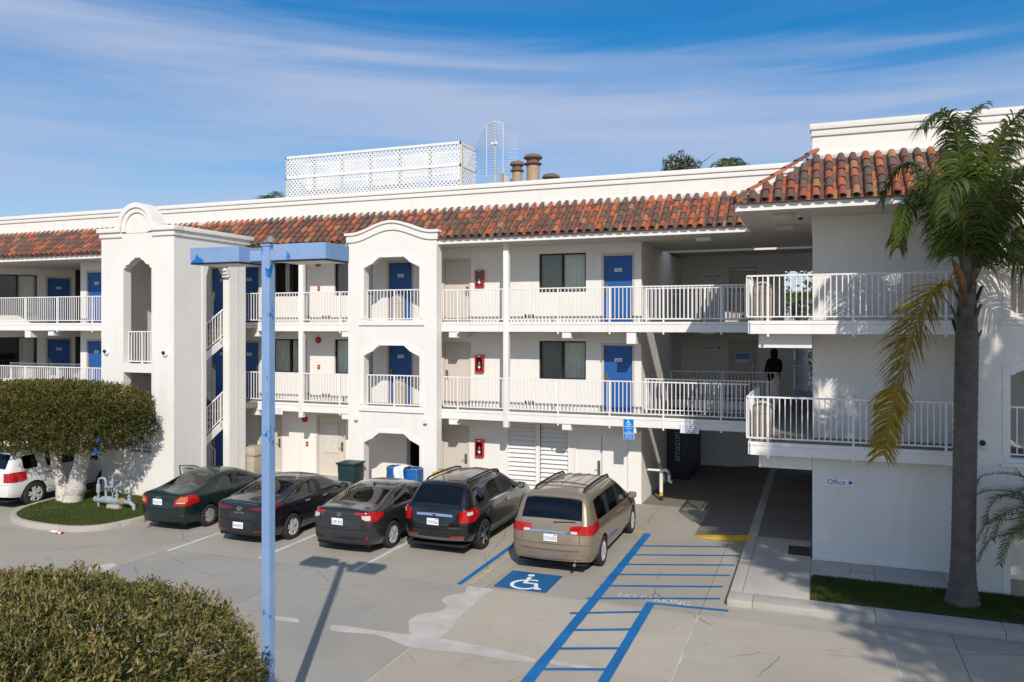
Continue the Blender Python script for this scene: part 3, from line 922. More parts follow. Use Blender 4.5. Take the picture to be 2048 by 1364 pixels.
ARCH = [(1.015, -9), (1.015, 0), (0.945, .0), (0.925, .05), (0.90, .12), (.68, .13), (.655, .17), (.60, .235), (.53, .28), (.46, .30), (.455, .335)]
def arched_bay(par, xc, hw, yf, yb, openings, ztop, crown, open_hw=1.015, arch=ARCH):
    """front wall of a bay with corbelled arch openings; openings = [(z0, zspring)]; scalloped cornice on top"""
    def outline_top(x):
        t_ = abs(x - xc) / hw
        return ztop + crown * .5 * (1 + math.cos(math.pi * min(1, t_ / .93)))
    th = .30
    pieces = MB()
    # side piers
    pieces.box(xc - hw, xc - open_hw, yf, yf + th, -.02, ztop - .35)
    pieces.box(xc + open_hw, xc + hw, yf, yf + th, -.02, ztop - .35)
    prev = None
    ops = sorted(openings)
    for k, (z0, zs) in enumerate(ops):
        znext = ops[k + 1][0] if k + 1 < len(ops) else ztop - .35
        # lintel piece with the arch profile cut below
        right = [(xc + h, zs + d) for h, d in arch[1:]]
        left = [(xc - h, z) for (h, z) in [(p[0] - xc, p[1]) for p in reversed(right)]]
        low = right + left                     # right spring -> crown -> left spring
        n = len(low)
        vs = []
        for yy in (yf, yf + th):
            vs += [(p[0], yy, p[1]) for p in low]
            vs += [(xc - open_hw, yy, znext), (xc + open_hw, yy, znext)]
        m = n + 2
        # front and back as fans of quads up to znext
        for q, yy in enumerate((yf, yf + th)):
            for i in range(n - 1):
                a, b = low[i], low[i + 1]
                f_ = [(a[0], yy, a[1]), (a[0], yy, znext), (b[0], yy, znext), (b[0], yy, b[1])]
                if abs(a[0] - b[0]) > 1e-6:
                    pieces.face(f_ if q == 0 else f_[::-1])
        for i in range(n - 1):
            a, b = low[i], low[i + 1]
            pieces.face([(a[0], yf, a[1]), (b[0], yf, b[1]), (b[0], yf + th, b[1]), (a[0], yf + th, a[1])])
        pieces.face([(xc - open_hw, yf, znext), (xc + open_hw, yf, znext), (xc + open_hw, yf + th, znext), (xc - open_hw, yf + th, znext)])
    w_ = pieces.build('bay_wall', 'stucco', par)
    # upper wall up to the scalloped cornice and the returns
    N = 32
    up = MB(); cap = MB(); band = MB()
    xs = [xc - hw + 2 * hw * i / N for i in range(N + 1)]
    pf = [(x, outline_top(x)) for x in xs]
    up.prism([(xc - hw, ztop - .35)] + [(xc + hw, ztop - .35)] + [(x, z - .28) for x, z in reversed(pf)], 'y', yf, yf + th)
    up.build('bay_gable', 'stucco', w_)
    def ribbon(mb, e, z_lo, z_hi, y0, y1):
        xs2 = [xc - hw - e + 2 * (hw + e) * i / N for i in range(N + 1)]
        vs = []
        for x in xs2:
            z = outline_top(x)
            vs += [(x, y0, z + z_lo), (x, y1, z + z_lo), (x, y1, z + z_hi), (x, y0, z + z_hi)]
        fs = []
        for i in range(N):
            for k in range(4): fs.append((i * 4 + k, i * 4 + (k + 1) % 4, (i + 1) * 4 + (k + 1) % 4, (i + 1) * 4 + k))
        fs += [(0, 1, 2, 3), (N * 4 + 3, N * 4 + 2, N * 4 + 1, N * 4)]
        mb.quads(fs, vs)
    ribbon(band, .05, -.30, -.085, yf - .05, yb)
    band.build('cornice_band', 'stucco', w_, recalc=True)
    ribbon(cap, .095, -.082, 0, yf - .10, yb)
    cap.build('cornice_cap', 'stucco', w_, recalc=True)
    # side returns to the building
    for sx in (-1, 1):
        b = MB(); xa = xc + sx * hw
        b.box(xa - (0.22 if sx > 0 else 0), xa + (0.22 if sx < 0 else 0), yf + th, yb, -.02, ztop - .29)
        b.build('bay_side', 'stucco', w_)
    # raised surround and sill of each opening
    for k, (z0, zs) in enumerate(ops):
        s_ = MB()
        e = .13
        arc_r = [(h, d) for h, d in [(1.015, -.02), (1.015, .0), (.945, .02), (.90, .14), (.68, .15), (.60, .255), (.46, .32)]]
        outer = [(xc + open_hw + e, z0 + .05), (xc + open_hw + e, zs + .14), (xc + .80, zs + .27), (xc + .55, zs + .44), (xc - .55, zs + .44), (xc - .80, zs + .27), (xc - open_hw - e, zs + .14), (xc - open_hw - e, z0 + .05)]
        inner = [(xc + open_hw, z0 + .05), (xc + open_hw, zs), (xc + .68, zs + .15), (xc + .46, zs + .335), (xc - .46, zs + .335), (xc - .68, zs + .15), (xc - open_hw, zs), (xc - open_hw, z0 + .05)]
        y0_, y1_ = yf - .018, yf + .002
        for i in range(len(outer) - 1):
            a, b, c_, d_ = inner[i], inner[i + 1], outer[i + 1], outer[i]
            s_.face([(a[0], y0_, a[1]), (d_[0], y0_, d_[1]), (c_[0], y0_, c_[1]), (b[0], y0_, b[1])])
            s_.face([(d_[0], y0_, d_[1]), (d_[0], y1_, d_[1]), (c_[0], y1_, c_[1]), (c_[0], y0_, c_[1])])
        s_.build('arch_surround', 'trim', w_)
        if z0 > .5:
            b = MB(); b.box(xc - open_hw - .17, xc + open_hw + .17, yf - .05, yf + .02, z0 - .16, z0 - .085)
            b.box(xc - open_hw - .10, xc + open_hw + .10, yf - .03, yf + .02, z0 - .08, z0 - .01)
            b.build('sill', 'trim', w_, bevel=.01, smooth=True)
    return w_

# ================================================================== main wing
MW = thing('motel_wing', 'long white three-storey motel wing with red tile eave and numbered blue doors', 'motel', (-12, YW, 0))
XL, XR = -21.7, -4.96
holes = []
for k in (1, 2):
    zf = F[k]
    for x in (-5.685, -13.235, -19.56, -20.79): holes.append(door_hole(x, zf))
    holes.append(door_hole(-11.125, zf))
    holes += [(-8.24, -6.70, zf + .95, zf + 2.17), (-18.50, -17.02, zf + .95, zf + 2.17), (-15.85, -14.30, zf + .95, zf + 2.17)]
holes += [door_hole(-20.79, 0), door_hole(-18.58, .14), door_hole(-16.0, .14, 1.04), door_hole(-11.175, 0), (-12.98, -12.0, 0, 2.1),
          (-9.30, -8.36, .04, 2.28), (-8.20, -7.28, .04, 2.28), (-7.06, -5.34, 0, 2.08)]
w = MB(); wall_y(w, XL, XR, -.05, 9.0, YW, .25, holes)
w.build('wall', 'stucco', MW)
w = MB(); w.box(XR - .25, XR, YW + .25, 31.9, -.05, 8.0); w.build('side_wall', 'stucco', MW)
for k in (1, 2):
    zf = F[k]; n = (k + 1) * 100
    door(MW, -5.685, zf, num=str(n + 46)); door(MW, -13.235, zf, num=str(n + 45), lock='l')
    door(MW, -19.56, zf, num=str(n + 44), lock='r'); door(MW, -20.79, zf, num=str(n + 43), lock='l')
    door(MW, -11.125, zf, beige=True, lock='r' if k == 2 else 'l')
    window(MW, -8.24, -6.70, zf + .95, zf + 2.17, cl=(0.0, .5), cr=(.5, 1))
    window(MW, -18.50, -17.02, zf + .95, zf + 2.17, cl=(.0, .5) if k == 1 else (.28, .52), cr=None if k == 2 else (.52, .7), leftdark=False)
    window(MW, -15.85, -14.30, zf + .95, zf + 2.17, cl=(0, .55), cr=(.5, 1), leftdark=(k == 2))
door(MW, -20.79, 0, num=None); door(MW, -18.58, .14, beige=True, lock='r'); door(MW, -11.175, 0, beige=True, lock='r')
d = door(MW, -16.0, .14, beige=True, w=1.04, lock='r')
g_ = MB(); g_.box(-16.30, -15.72, YW + .040, YW + .049, .95, 1.92); g_.build('door_glass', 'lamp_glass', d)
g_ = MB()
for a in ((-16.33, -16.30, .92, 1.95), (-15.72, -15.69, .92, 1.95), (-16.30, -15.72, 1.92, 1.95), (-16.30, -15.72, .92, .95)): g_.box(a[0], a[1], YW + .03, YW + .052, a[2], a[3])
g_.build('glass_bead', 'frame_taupe', d)
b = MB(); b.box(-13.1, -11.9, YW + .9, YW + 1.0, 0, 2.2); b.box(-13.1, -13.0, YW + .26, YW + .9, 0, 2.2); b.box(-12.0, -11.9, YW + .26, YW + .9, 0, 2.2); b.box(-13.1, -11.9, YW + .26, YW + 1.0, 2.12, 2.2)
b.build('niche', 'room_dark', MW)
# double utility door
for x in (-6.62, -5.78):
    b = MB(); b.box(x - .41, x + .41, YW + .03, YW + .07, .02, 2.0); dd = b.build('door', 'louvre', MW, bevel=.004)
    if x < -6: inst('lock_plate', LOCK, dd, (x + .33, YW + .03, .98), scale=(1, 1, 1.6)); inst('door_lever', LEVER, dd, (x + .33, YW + .02, .98), scale=(-1, 1, 1))
b = MB(); b.box(-7.06, -7.03, YW - .02, YW + .1, 0, 2.08); b.box(-5.37, -5.34, YW - .02, YW + .1, 0, 2.08); b.box(-7.03, -5.37, YW - .02, YW + .1, 2.01, 2.08)
b.build('door_frame', 'louvre', MW, bevel=.004)
# louvred plant-room vents
_s = MB(); _s.prism([(-.005, .0), (.004, -.012), (.075, .105), (.066, .117)], 'x', -.5, .5)
SLAT = _s.mesh('slat', 'louvre')
for x0, x1 in ((-9.30, -8.36), (-8.20, -7.28)):
    b = MB(); b.box(x0, x1, YW + .16, YW + .2, .04, 2.28); v_ = b.build('louvre_vent', 'louvre', MW)
    k = 0
    z = .06
    while z < 2.2:
        inst('slat', SLAT, v_, ((x0 + x1) / 2, YW + .02, z), (0, 0, 0), ((x1 - x0 - .01), 1, 1)); z += .142
b = MB()
for x in (-9.33, -8.36, -8.24, -7.28): b.box(x, x + .04, YW - .015, YW + .12, .04, 2.28)
b.box(-9.33, -7.24, YW - .015, YW + .12, 2.281, 2.32); b.build('louvre_frame', 'louvre', MW, bevel=.004)
# wall heater grilles low on the walkway walls
for k in (1, 2):
    for x, n in ((-8.72, 4), (-17.15, 4), (-16.35, 4)):
        b = MB()
        for i in range(n): b.box(x + i * .085, x + i * .085 + .05, YW - .006, YW + .006, F[k] + .17, F[k] + .255)
        b.build('wall_grille', 'bronze', MW)
b = MB(); b.box(-21.6, -14.45, 22.35, YW, -.02, .14); b.build('entry_step', 'concrete_walk', MW, bevel=.02, smooth=True)
for k in (1, 2):
    zf = F[k]
    slab(MW, -21.7, -14.15, YS, YW, zf); slab(MW, -14.15, -11.36, YS - .0, YW, zf, fascia=None); slab(MW, -11.35, -1.72, YS, 24.25 if False else YW, zf)
    b = MB(); b.box(XR, -1.62, YW + .002, 24.30, zf - .20, zf - .002); b.build('bridge_slab', 'slab_floor', MW)
    b = MB(); b.box(XR, -1.62, YW + .002, 24.30, zf - .225, zf - .203); b.build('bridge_soffit', 'soffit', MW)
    for x in (-10.78, -7.02, -5.05, -18.42, -14.75):
        zb = zf - SLT - (.20 if x != -5.05 or k == 1 else .36)
        b = MB(); b.prism([(YS + .03, zf - .21), (YS + .03, zb + .02), (YS + .06, zb), (YW, zb + .0), (YW, zf - .21)], 'x', x - .14, x + .14)
        b.build('beam', 'trim', MW, bevel=.008)
    ph = [0.75, 2.35, 4.0, 5.6, 7.15, 8.8]
    railing(MW, (-11.1, YS + .02), (-1.74, YS + .02), zf, posts=[.5, 3.82, 5.41, 6.99, 8.6])
    railing(MW, (-18.95, YS + .02), (-14.4, YS + .02), zf, posts=[.95, 2.5, 4.0])
    railing(MW, (-13.74, 22.68), (-11.78, 22.68), zf + .02, posts=[1.0], plate=False, pitch=.125)
    railing(MW, (-4.92, 24.26), (-1.25, 24.26), zf, posts=[.05, 1.8, 3.6], plate=False)
for x in (-8.96, -16.50):
    b = MB(); b.box(x - .085, x + .085, YS - .025, YS + .155, 2.27, 7.97); b.build('post', 'trim', MW, bevel=.01, smooth=True)
arched_bay(MW, -12.75, 1.61, 22.5, 22.86, [(0, 1.62), (2.80, 4.44), (5.58, 7.28)], 8.43, .36)
# eave, soffit, tiles, parapet
b = MB(); b.box(-21.7, -14.3, YE, YE + .045, 7.97, 8.16); b.box(-11.2, -1.66, YE, YE + .045, 7.97, 8.16); b.build('eave_fascia', 'fascia', MW, bevel=.006)
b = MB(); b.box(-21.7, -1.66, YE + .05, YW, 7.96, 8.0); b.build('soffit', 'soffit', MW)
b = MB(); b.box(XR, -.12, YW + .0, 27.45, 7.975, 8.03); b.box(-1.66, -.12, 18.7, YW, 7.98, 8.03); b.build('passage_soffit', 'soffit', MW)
b = MB(); b.box(XR, -1.2, 27.2, 27.45, 8.03, 9.6); b.build('roof_edge', 'stucco', MW)
tile_roof(MW, -21.7, -1.60, 22.52, 8.16, 23.86, 9.22, xclip=lambda x, s_: not (abs(x + 12.75) < 1.72 and s_ < .1))
parapet(MW, -46.5, -.4, YW - .02, 9.15, 10.03)
b = MB(); b.box(-46.5, -5.0, YW + .28, 40, 9.0, 9.3); b.build('flat_roof', 'roof_gravel', MW)
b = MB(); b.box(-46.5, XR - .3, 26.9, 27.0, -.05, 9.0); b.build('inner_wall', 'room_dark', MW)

# rear block behind the light well
RB = thing('lift_lobby_block', 'shaded stucco block behind the light well with elevator signs on its wall', 'building', (-3, 31.6, 0))
b = MB(); wall_y(b, -5.2, -.09, -.05, 8.2, 31.6, .25, [door_hole(-2.65, F[1]), door_hole(-2.65, F[2]), (-.80, -.12, F[1], F[1] + 2.15), (-1.15, -.12, F[2], F[2] + 1.95)]); b.build('wall', 'stucco', RB)
for k in (1, 2): door(RB, -2.65, F[k], 31.6, beige=True, lock='r')
for k in (1, 2):
    slab(RB, -5.2, -1.25, 28.9, 31.6, F[k]); railing(RB, (-4.95, 28.92), (-1.25, 28.92), F[k], posts=[.05, 1.85, 3.6])
b = MB(); b.box(-5.2, -.12, 29.3, 33, 8.12, 8.2); b.build('soffit', 'soffit', RB)
b = MB(); b.box(-5.2, -.12, 29.1, 29.3, 8.06, 9.3); b.build('roof_fascia', 'stucco', RB)
b = MB(); b.box(-5.2, -.12, 29.1, 33, 9.3, 9.4); b.build('flat_roof', 'roof_gravel', RB)
for k in (1, 2):
    t_ = text_mb('Elevator', .13); t_.v = [(x - 3.86, 31.57, z + F[k] + 1.76) for x, y, z in t_.v]
    b = MB(); b.box(-4.15, -3.42, 31.575, 31.6, F[k] + 1.69, F[k] + 1.92)
    sg = b.build('elevator_sign', 'sign_white')
    tag(sg, 'small white Elevator sign with arrow on the %s floor lobby wall' % ('second', 'third')[k - 1], 'sign')
    t_.face([(-3.58, 31.57, F[k] + 1.76), (-3.46, 31.57, F[k] + 1.81), (-3.58, 31.57, F[k] + 1.86)])
    t_.build('lettering', 'ink_dark', sg)
b = MB(); b.box(-2.92, -2.38, 31.58, 31.6, F[1] + 1.25, F[1] + 1.6); nt_ = b.build('door_notice', 'sign_white'); tag(nt_, 'blue and white notice fixed to the second floor lobby door', 'notice')
b = MB(); b.box(-2.91, -2.39, 31.572, 31.58, F[1] + 1.37, F[1] + 1.59); b.build('notice_print', 'sign_blue', nt_)
b = MB(); b.box(-2.45, -2.40, 31.572, 31.58, F[1] + 1.28, F[1] + 1.33); b.build('notice_mark', 'ink_dark', nt_)

# stairs of the light well, along the wing's end wall
def flight(par, x0, x1, ya, za, yb, zb, n, rail_x=None):
    """straight flight from (ya, za) up to (yb, zb) between x0 and x1"""
    dy, dz = (yb - ya) / n, (zb - za) / n
    s = 1 if dy > 0 else -1
    for i in range(n):
        b = MB(); y0 = ya + dy * i
        b.box(x0 + .04, x1 - .04, y0, y0 + dy + s * .03, za + dz * (i + 1) - .05, za + dz * (i + 1))
        b.build('stair_tread', 'slab_floor', par)
    for x in (x0, x1 - .05):
        b = MB()
        pts = [(ya, za - .12), (yb, zb - .20), (yb, zb + .03), (ya, za + .16)]
        if s < 0: pts = pts[::-1]
        b.prism(pts, 'x', x, x + .05); b.build('stringer', 'trim', par)
    if rail_x is not None:
        mb = MB()
        mb.tube([(rail_x, ya, za + 1.06), (rail_x, yb, zb + 1.04)], .024, 6)
        mb.tube([(rail_x, ya, za + .24), (rail_x, yb, zb + .16)], .016, 6)
        for tt in (0.0, .5, 1.0):
            y_, z_ = ya + (yb - ya) * tt, za + (zb - za) * tt
            mb.box(rail_x - .02, rail_x + .02, y_ - .02, y_ + .02, z_ - .05, z_ + 1.05)
        rl = mb.build('stair_railing', 'rail_paint', par)
        k = int(abs(yb - ya) / .12)
        for i in range(1, k):
            tt = i / k
            inst('picket', PICKET, rl, (rail_x, ya + (yb - ya) * tt, za + .22 - .06 * tt + (zb - za) * tt), scale=(1, 1, .92))
# ================================================================== left wing
LW = thing('motel_wing', 'far motel wing beyond the stair tower with angled recess of shaded blue doors', 'motel', (-30, YW, 0))
hl = [door_hole(-27.10, zf) for zf in F] + [door_hole(-24.5, zf) for zf in F]
w = MB(); wall_y(w, -27.92, XL, -.05, 9.0, YW, .25, hl); w.build('wall', 'stucco', LW)
w = MB(); w.box(-27.92, -27.67, YW + .25, 33, -.05, 9); w.build('return_wall', 'stucco', LW)
A0 = Vector((-33.75, YW, 0)); ud = Vector((math.cos(R(55)), math.sin(R(55)), 0))
RM = Matrix.Translation(A0) @ Matrix.Rotation(R(55), 4, 'Z')
w = MB(); wall_y(w, 0, 9.5, -.05, 8.0, 0, .25, [(.55, 2.1, F[k] + .35, F[k] + 2.15) for k in range(3)] + [door_hole(q, zf) for zf in F for q in (2.95, 4.25)])
w.xf(RM); w.build('recess_wall', 'stucco', LW)
w = MB(); wall_y(w, -46, -33.75, -.05, 9.0, YW, .25, []); w.build('wall', 'stucco', LW)
for k in range(3):
    n = (k + 1) * 100
    door(LW, -27.10, F[k], num=str(n + 42)); door(LW, -24.5, F[k], num=None)
    window(LW, .55, 2.1, F[k] + .35, F[k] + 2.15, y=0, cl=None, cr=(.55, .95), ang=RM, leftdark=True)
    for q, s_ in ((2.95, 40), (4.25, 41)):
        p = RM @ Vector((q, 0, 0))
        door(LW, p.x, F[k], p.y, num=str(n + s_), ang=R(55))
for k in (1, 2):
    slab(LW, -46, -21.7, YS, 32, F[k])
    railing(LW, (-36.0, YS + .02), (-21.75, YS + .02), F[k], posts=[.6, 3.1, 4.55, 6.3, 8.05, 9.9, 12.5])
    for x in (-29.6, -25.5):
        b = MB(); b.prism([(YS + .03, F[k] - .21), (YS + .03, F[k] - .58), (YW + 2, F[k] - .58), (YW + 2, F[k] - .21)], 'x', x - .16, x + .16); b.build('beam', 'trim', LW, bevel=.008)
railing(LW, (-33.2, 24.9), (-28.1, 24.9), F[1], posts=[.05, 2.5, 5.0], plate=False)
b = MB(); b.box(-46, -21.7, YE, YE + .045, 7.97, 8.16); b.build('eave_fascia', 'fascia', LW, bevel=.006)
b = MB(); b.box(-46, -21.7, YE + .05, 33, 7.96, 8.0); b.build('soffit', 'soffit', LW)
b = MB(); b.box(-28.5, -28.2, 22.95, 23.25, 5.02, 5.2); b.build('walkway_light', 'white_plastic', LW, bevel=.01)
b = MB(); b.box(-33.0, -32.7, 22.95, 23.25, 7.80, 7.96); b.build('walkway_light', 'white_plastic', LW, bevel=.01)
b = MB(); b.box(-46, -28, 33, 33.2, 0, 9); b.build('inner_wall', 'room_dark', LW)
tile_roof(LW, -36.2, -21.72, 22.52, 8.16, 23.86, 9.22)
tr = MB(); tr.face([(-46, 22.5, 8.16), (-36.2, 22.5, 8.16), (-36.2, 23.9, 9.22), (-46, 23.9, 9.22)]); tr.build('roof', 'terracotta', LW)

# ================================================================== stair tower
ST = thing('stair_tower', 'white stucco stair tower with round scrolled gable and corbelled openings', 'tower', (-19.8, 19, 0))
X0, X1, Y0, Y1 = -21.25, -18.30, 19.0, 22.26
XC = -19.76
def tower_front():
    """front wall with two stacked openings and the stepped round gable"""
    th = .3
    mb = MB()
    ow = .57
    cx = -19.76
    mb.box(X0, cx - ow, Y0, Y0 + th, -.02, 8.30)
    mb.box(cx + ow, X1, Y0, Y0 + th, -.02, 8.30)
    small = [(ow, 0), (ow, 0.0), (.50, .02), (.48, .10), (.34, .13), (.27, .22), (.14, .28), (.13, .33)]
    for (z0, zs, zn, flat) in ((1.52, 3.95, 4.22, True), (4.22, 7.20, 8.30, False)):
        if flat:
            mb.box(cx - ow, cx + ow, Y0, Y0 + th, zs, zn)
        else:
            low = [(cx + h, zs + d) for h, d in small[1:]] + [(cx - h, zs + d) for h, d in reversed(small[1:])]
            for i in range(len(low) - 1):
                a, b = low[i], low[i + 1]
                for q, yy in enumerate((Y0, Y0 + th)):
                    if abs(a[0] - b[0]) > 1e-6:
                        f_ = [(a[0], yy, a[1]), (a[0], yy, zn), (b[0], yy, zn), (b[0], yy, b[1])]
                        mb.face(f_ if q == 0 else f_[::-1])
                mb.face([(a[0], Y0, a[1]), (b[0], Y0, b[1]), (b[0], Y0 + th, b[1]), (a[0], Y0 + th, a[1])])
    mb.box(cx - ow, cx + ow, Y0, Y0 + th, -.02, 1.45)
    w_ = mb.build('front_wall', 'stucco', ST)
    # raised vertical trim beside the openings
    b = MB(); b.box(cx + ow + .18, cx + ow + .21, Y0 - .012, Y0 + .01, 1.5, 7.4); b.build('trim_bead', 'trim', w_)
    # gable: semicircle on shoulders
    arc = [(cx + .70 * math.cos(R(a)), 8.50 + .70 * math.sin(R(a))) for a in range(0, 181, 9)]
    body = [(X0, 8.30), (X1, 8.30), (X1, 8.24)]
    g2 = MB()
    g2.prism([(cx - .52, 8.29)] + [(cx + .52, 8.29)] + [(cx + .52 * math.cos(R(a)), 8.50 + .50 * math.sin(R(a))) for a in range(0, 181, 9)], 'y', Y0, Y0 + .28)
    g2.build('gable', 'stucco', w_)
    def arch_band(r_in, r_out, y0, y1, sh, nm):
        b = MB(); vs = []; fs = []
        ang = [R(a) for a in range(0, 181, 9)]
        pin = [(cx + r_in * math.cos(a), 8.50 + r_in * math.sin(a)) for a in ang]
        po = [(cx + r_out * math.cos(a), 8.50 + r_out * math.sin(a)) for a in ang]
        pin = [(cx + r_in, 8.50 - sh)] + pin + [(cx - r_in, 8.50 - sh)]
        po = [(cx + r_out, 8.50 - sh)] + po + [(cx - r_out, 8.50 - sh)]
        for i in range(len(pin)):
            vs += [(pin[i][0], y0, pin[i][1]), (po[i][0], y0, po[i][1]), (po[i][0], y1, po[i][1]), (pin[i][0], y1, pin[i][1])]
        for i in range(len(pin) - 1):
            for k in range(4): fs.append((i * 4 + k, (i + 1) * 4 + k, (i + 1) * 4 + (k + 1) % 4, i * 4 + (k + 1) % 4))
        n = len(pin) - 1
        fs += [(0, 1, 2, 3), (n * 4 + 3, n * 4 + 2, n * 4 + 1, n * 4)]
        b.quads(fs, vs); b.build(nm, 'stucco', w_, recalc=True)
    arch_band(.44, .60, Y0 - .05, Y0 + .34, .16, 'gable_band')
    arch_band(.585, .735, Y0 - .10, Y0 + .36, .02, 'gable_cap')
    # shoulder blocks stepping down to the cornice
    for sx in (-1, 1):
        b = MB(); xa, xb = cx + sx * .60, cx + sx * .86
        b.box(xa, xb, Y0 - .09, Y0 + .34, 8.42, 8.60); b.build('gable_shoulder', 'stucco', w_, bevel=.012, smooth=True)
    return w_
tw = tower_front()
def cornice(x0, x1, y0, y1):
    b = MB(); b.box(x0 - .05, x1 + .05, y0 - .05, y1, 8.215, 8.355); b.build('cornice_band', 'stucco', ST, bevel=.012, smooth=True)
    b = MB(); b.box(x0 - .10, x1 + .10, y0 - .10, y1, 8.358, 8.475); b.build('cornice_cap', 'stucco', ST, bevel=.014, smooth=True)
# cornice runs on both sides of the gable and back along the sides
for (a0, a1) in ((X0, XC - .62), (XC + .62, X1)):
    b = MB(); b.box(a0 - (.05 if a0 == X0 else 0), a1 + (.05 if a1 == X1 else 0), Y0 - .05, Y0 + .3, 8.18, 8.335); b.build('cornice_band', 'stucco', ST, bevel=.01, smooth=True)
    b = MB(); b.box(a0 - (.11 if a0 == X0 else 0), a1 + (.11 if a1 == X1 else 0), Y0 - .11, Y0 + .3, 8.338, 8.475); b.build('cornice_cap', 'stucco', ST, bevel=.012, smooth=True)
for sx, xa in ((-1, X0), (1, X1)):
    lo, hi = (xa - .05, xa + .3) if sx < 0 else (xa - .3, xa + .05)
    b = MB(); b.box(lo, hi, Y0 + .303, YE - .02, 8.18, 8.335); b.build('cornice_band', 'stucco', ST, bevel=.01, smooth=True)
    lo, hi = (xa - .11, xa + .3) if sx < 0 else (xa - .3, xa + .11)
    b = MB(); b.box(lo, hi, Y0 + .303, YE - .01, 8.338, 8.475); b.build('cornice_cap', 'stucco', ST, bevel=.012, smooth=True)
b = MB(); b.box(X0 + .1, X1 - .1, Y0 + .3, YE - .02, 8.05, 8.2); b.build('roof', 'roof_gravel', ST)
b = MB(); b.box(X0 + .3, X1 - .3, Y0 + .3, YE - .02, 7.98, 8.04); b.build('ceiling', 'soffit', ST)
# left side wall, closed; right side with its tall opening
b = MB(); b.box(X0, X0 + .25, Y0 + .3, Y1, -.02, 8.18); b.build('side_wall', 'stucco', ST)
b = MB(); b.box(X1 - .25, X1, Y0 + .3, 20.36, -.02, 8.18); b.box(X1 - .25, X1, 21.44, Y1, -.02, 8.18); b.box(X1 - .25, X1, 20.36, 21.44, 7.38, 8.18);
b.build('side_wall', 'stucco', ST)
b = MB(); b.box(X1 - .01, X1 + .018, 20.18, 20.36, -.02, 7.5); b.box(X1 - .01, X1 + .018, 21.44, 21.86, -.02, 7.5); b.build('opening_trim', 'trim', ST, bevel=.006)
b = MB()
for z0_, d_ in ((7.02, .10), (7.12, .16), (7.22, .22)):
    b.box(X1 - .24, X1 + .012, 20.36, 20.36 + d_ * .5, z0_, z0_ + .1); b.box(X1 - .24, X1 + .03, 21.44 - d_, 21.44, z0_, z0_ + .1)
b.build('corbel', 'trim', ST, bevel=.015, smooth=True)
# landings, flights, rails
for k in (0, 1):
    zm = (F[k] + F[k + 1]) / 2
    b = MB(); b.box(X0 + .25, X1 - .25, Y0 + .3, 20.25, zm - .2, zm); b.build('landing', 'slab_floor', ST)
    railing(ST, (XC - .55, Y0 + .20), (XC + .55, Y0 + .20), zm + .06, posts=[.55], plate=False, pitch=.115)
    flight(ST, -19.72, -18.58, 20.25, zm, 22.5, F[k + 1], 8, rail_x=-18.60)
    flight(ST, -20.98, -19.80, 22.5, F[k], 20.25, zm, 8, rail_x=-19.84)
    b = MB(); b.box(X0 + .02, X1, 22.3, YS + .05, F[k + 1] - .2, F[k + 1] - .004); b.build('landing', 'slab_floor', ST)
    railing(ST, (-20.9, 22.32), (-19.75, 22.32), F[k + 1], posts=[.05, 1.1], plate=False)

# ================================================================== office wing
OW = thing('office_wing', 'projecting office wing with tiled hip eave, corner balconies and Office arrow sign', 'motel', (1.5, 19.2, 0))
YO, YU, YB = 19.25, 20.20, 18.95
b = MB(); b.box(-.09, 14, YO, YO + .25, -.02, 2.45); b.build('ground_wall', 'stucco', OW)
b = MB(); b.box(-.09, 14, YO - .02, YO + .02, .1, .24); b.build('wall_base', 'trim', OW, bevel=.008)
b = MB(); b.box(-.09, 14, YU, YU + .25, 2.5, 9.6); b.build('upper_wall', 'stucco', OW)
b = MB(); b.box(-.09, .16, YO + .25, 30.5, -.02, 2.45); b.box(-.09, .16, YU + .25, 30.5, 2.5, 8.6); b.build('side_wall', 'stucco', OW)
for k in (1, 2):
    zf = F[k]
    slab(OW, -1.42, 2.96, YB, YU, zf)
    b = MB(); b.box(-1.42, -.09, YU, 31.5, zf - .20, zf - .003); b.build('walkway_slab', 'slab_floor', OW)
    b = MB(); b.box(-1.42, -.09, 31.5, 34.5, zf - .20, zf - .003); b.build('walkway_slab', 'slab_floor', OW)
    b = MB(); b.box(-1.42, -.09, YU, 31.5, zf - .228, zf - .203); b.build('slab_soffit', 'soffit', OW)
    b = MB(); b.box(-1.47, -1.42, YB + .06, YS, zf - SLT, zf - .0); b.build('slab_fascia', 'fascia', OW, bevel=.006)
    b = MB(); b.box(-1.25, -.10, YB + .3, YU + .25, zf - .62, zf - .232); b.box(-.09, 2.96, YU - .01, YU + .2, zf - .40, zf - .232); b.build('beam', 'stucco', OW)
    railing(OW, (-1.50, YB + .02), (2.92, YB + .02), zf, posts=[.47, 2.25, 4.05], h=1.04)
    railing(OW, (-1.47, YB + .06), (-1.47, 22.86), zf, posts=[1.3, 2.6], plate=False)
    railing(OW, (-1.22, 24.3), (-1.22, 28.8), zf, posts=[.05, 2.2, 4.4], plate=False)
    railing(OW, (-1.4, 34.4), (.6, 34.4), zf, posts=[.1, 1.0], plate=False)
# right-hand bay with the same arches
arched_bay(OW, 4.56, 1.61, 18.06, YU, [(0, 1.62), (2.80, 4.44), (5.58, 7.28)], 8.85, .30)
for k in (1, 2):
    railing(OW, (3.56, 18.2), (5.56, 18.2), F[k] + .02, posts=[1.0], plate=False, pitch=.125)
    slab(OW, 3.17, 5.95, 18.36, YU, F[k], fascia=None)
